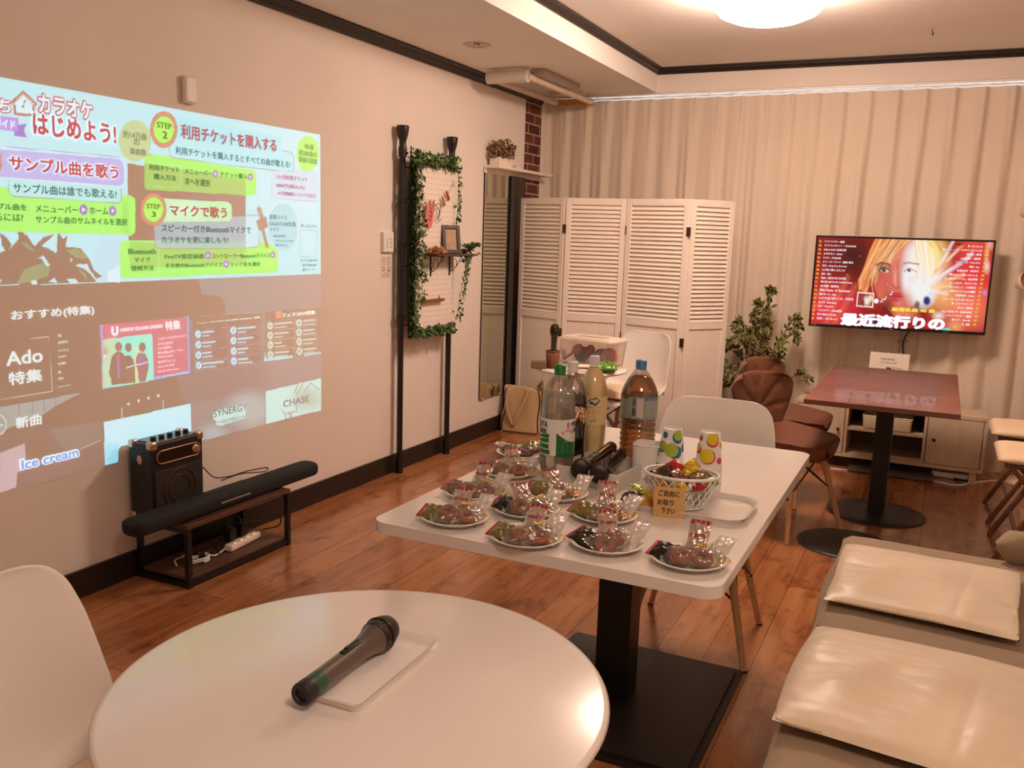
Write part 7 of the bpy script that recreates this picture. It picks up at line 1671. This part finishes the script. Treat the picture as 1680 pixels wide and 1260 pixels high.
for k in range(46):
    a = Rh.random(); x0 = 870+a*130; x1 = x0+Rh.uniform(-20, 40); ye = Rh.uniform(260, 480)
    tp.line([(x0, 136), (x0+18, 136+(ye-136)*0.5), (x1, ye)], Rh.uniform(3, 8), L_([(255, 246, 214), (252, 226, 150), (255, 252, 240), (246, 196, 110)][Rh.randrange(4)]), Rh.uniform(0.25, 0.6), 1.2)
# eyes, brows, nose, lips
sell(660, 350, 62, 40, (110, 40, 34), 0.75); sell(672, 372, 36, 15, (214, 196, 196), 1, 0.25, 0.1); sell(664, 368, 17, 17, (70, 66, 70), 1, 0.3); sell(664, 366, 6, 7, (16, 12, 14), 1, 0.3); sell(672, 361, 4, 4, (240, 240, 240)); tp.line([(628, 374), (645, 354), (675, 350), (708, 376)], 6, L_((60, 20, 20)), 0.9, 0.6)
sell(850, 371, 34, 13, (232, 214, 218), 1, 0.3, 0.05); sell(846, 369, 15, 14, (120, 78, 70), 1, 0.4); sell(846, 368, 6, 6, (40, 22, 24), 1, 0.3); tp.line([(812, 380), (828, 360), (858, 354), (900, 380)], 5, L_((150, 80, 84)), 0.9, 0.7)
tp.line([(612, 330), (640, 314), (690, 322), (706, 332)], 14, L_((96, 42, 26)), 0.9, 0.9); tp.line([(808, 322), (840, 313), (915, 325)], 11, L_((150, 96, 70)), 0.8, 0.9)
tp.line([(726, 476), (748, 500), (770, 492)], 8, L_((150, 60, 50)), 0.7, 1.0); sell(776, 490, 9, 4, (110, 60, 66), 0.9); sell(720, 488, 16, 12, (190, 96, 80), 0.6)
sell(752, 546, 58, 22, (190, 52, 66), 0.95, 0.45); sell(748, 574, 54, 27, (206, 52, 70), 0.95, 0.45); sell(770, 578, 20, 9, (240, 140, 150), 0.6, 1.0); tp.line([(690, 560), (740, 556), (770, 560), (812, 560)], 5, L_((140, 26, 40)), 0.9, 0.8)
# plumes of light
for pth, w_, c in ((((1010, 470), (1090, 300), (1170, 150)), 16, (250, 236, 240)), (((1000, 480), (1100, 400), (1260, 290), (1300, 250)), 20, (246, 220, 236)), (((1020, 490), (1130, 440), (1240, 400)), 22, (250, 190, 130)), (((1020, 500), (1140, 480)), 30, (252, 214, 150)), (((1040, 380), (1150, 270), (1230, 190)), 18, (244, 160, 90)), (((1030, 520), (1120, 540)), 20, (244, 230, 226)), (((1120, 300), (1200, 220)), 12, (240, 220, 220)), (((1020, 440), (1160, 350)), 8, (250, 240, 250))):
    tp.line(list(pth), w_, L_(c), 0.85, 1.2)
sell(1210, 180, 40, 14, (90, 10, 16), 0.9, 0.7); sell(1240, 310, 32, 16, (100, 20, 30), 0.8, 0.7); sell(1160, 220, 50, 18, (120, 20, 24), 0.6, 0.8)
sell(1410, 340, 30, 70, (252, 236, 226), 0.8); sell(1430, 180, 40, 60, (248, 190, 180), 0.8); sell(1395, 530, 24, 30, (190, 150, 230), 0.9); sell(1410, 250, 24, 60, (250, 220, 120), 0.6)
sell(975, 590, 34, 44, (30, 36, 120), 1.0, 0.5); sell(1000, 540, 20, 18, (150, 220, 236), 0.9); sell(905, 620, 26, 40, (60, 34, 30), 0.8, 0.6); sell(1060, 700, 60, 40, (244, 236, 236), 0.9)
sell(1115, 800, 44, 18, (60, 226, 206), 1.0, 0.6); sell(1180, 780, 80, 60, (250, 190, 120), 0.7); sell(620, 740, 60, 40, (28, 30, 90), 0.9, 0.7); sell(900, 790, 60, 24, (60, 40, 70), 0.7); sell(520, 770, 60, 16, (60, 60, 120), 0.6)
sell(980, 765, 60, 30, (226, 60, 50), 0.6)
# small framed portrait and notes
tp.poly([(470, 524), (594, 532), (586, 642), (462, 632)], L_((250, 206, 214))); tp.poly([(480, 536), (582, 543), (576, 630), (472, 622)], L_((150, 60, 50))); sell(540, 590, 34, 44, (246, 226, 206), 0.95, 0.6); sell(510, 600, 16, 34, (130, 50, 36), 0.9, 0.5); sell(566, 570, 16, 34, (252, 236, 170), 0.9, 0.6)
sell(608, 592, 19, 19, (250, 246, 246), 1, 0.15)
for x, y in ((644, 596), (668, 580), (714, 544)): sell(x, y, 8, 7, (250, 236, 246), 1, 0.3); tp.line([(x+6, y), (x+10, y-20)], 3.5, L_((250, 236, 246))); tp.line([(x+10, y-20), (x+18, y-16)], 4, L_((250, 236, 246)))
for x, y in ((608, 135), (690, 468), (712, 490), (640, 130), (486, 265), (400, 400)): sell(x, y, 8 if x == 608 else 4, 8 if x == 608 else 4, (255, 226, 210), 0.9, 0.5)
M_tvp = mat_picture('television picture', (0.01, 0.01, 0.01), 0.12, 0.5, 1.0)
scr = picture_mesh('screen', LP, tp.c, M_tvp, tv)
def tvp(px, py):
    d = ray(px, py); t_ = (tc0-CAM).dot(nrm_)/d.dot(nrm_); P_ = CAM+d*t_; return (P_-tc0).dot(ux), P_.z
TT, TTM = MB(), []
def tv_text(items, name, rgb, bold=0.0, off=0.0055, k=1.0, pad=None):
    b = TT
    for s, (x0, y0), (x1, y1) in items:
        p, q = tvp(1300+x0/4.42, 360+y0/4.42), tvp(1300+x1/4.42, 360+y1/4.42)
        put_text(b, s, lambda u, v: Vector((u, -off, v)), (p[0], p[1], q[0], q[1]), len(TTM), bold=bold, pad=pad)
    TTM.append(mat_emit('screen '+name, L_(rgb, k), 1.0))
LIST = ['ドライフラワー-優里', 'アドベンチャー - YOASOBI', 'MELA-MAP-永遠王国', 'カタオモイ - Aimer', 'ツバメ - YOASOBI', 'メリーゴーランド - 優里×春日', '白日 - King Gnu (Formal)', 'ただ君に晴れ-ヨルシカ', '香水 - 瑛人', 'Habit - SEKAI NO OWARI', '君の星 SEKAI NO OWARI (Feat)', '水平線 - 緑黄色', 'Million Dreams - As The Greatest', '猫のゆくえ - milet', 'ただそばに居てくれ - 宇多田', 'なとり - Overdose', '白日 - King Gnu', 'イエスタデイ - Official髭男', '夢から覚めたらきみは', '白桃と - あいみょん']
LW = [145, 230, 162, 140, 130, 222, 178, 168, 74, 182, 230, 138, 222, 124, 250, 130, 112, 175, 138, 150]
lx = lambda k: 234-3.05*k; ly = lambda k: 160+29.3*k
wl, nl = [], []
for k in range(20):
    x, y = lx(k), ly(k); wl.append((LIST[k], (x, y+7), (x+LW[k], y-9+LW[k]*0.035))); nl.append(('%02d.' % (k+1), (x-40, y+6), (x-16, y-9)))
RLIST = ['愛 - あいみょん', '猫になって - DISH// (Formal)', '裸の心 - 優里', '心拍数 - 優里', 'うっせぇわ - King Gnu', '怪物 - Ado', '春夏秋冬 - 秋田犬', '裸の心 - あいみょん', '炎と森のカーニバル - 菅田将暉', '打上花火 - ヨルシカ', 'たしかなこと - 小田和正', 'ハルカ夜明けのうた Aimer&優里', '残響散歌 - Aimer', 'マリーゴールド-あいみょん', '奏 - スキマスイッチ', '歌うたい - 斉藤和義', 'なんでもないや - RADWIMPS', 'ドライフラワー - 優里', '踊り子 - Vaundy', '花 - 優里']
RWd = [110, 290, 112, 150, 180, 76, 160, 210, 240, 200, 200, 232, 140, 226, 160, 110, 220, 180, 140, 60]
for k in range(20):
    x = 1405-5.0*k; y = 198+30.2*k*0.985; r0 = x-24
    wl.append((RLIST[k], (r0-RWd[k], y+6-RWd[k]*0.03), (r0, y-8))); nl.append(('%02d' % (21+k), (x-4, y+7), (x+22, y-8)))
tv_text(wl, 'white', (255, 240, 246), 0.02, k=1.05); tv_text(nl, 'yellow', (252, 196, 70), 0.03)
BIG = [('最近流行りの', (345, 768), (1112, 712))]
tv_text(BIG, 'big outline', (236, 226, 236), 0.075, 0.0056, 1.1); tv_text(BIG, 'big white', (255, 255, 255), 0.03, 0.0075, 1.2, 0.075)
tv_text([('厳選名曲 40 曲', (716, 664), (1034, 650))], 'gold', (250, 224, 60), 0.05, 0.0062)
TT.build('lettering', TTM, tv)
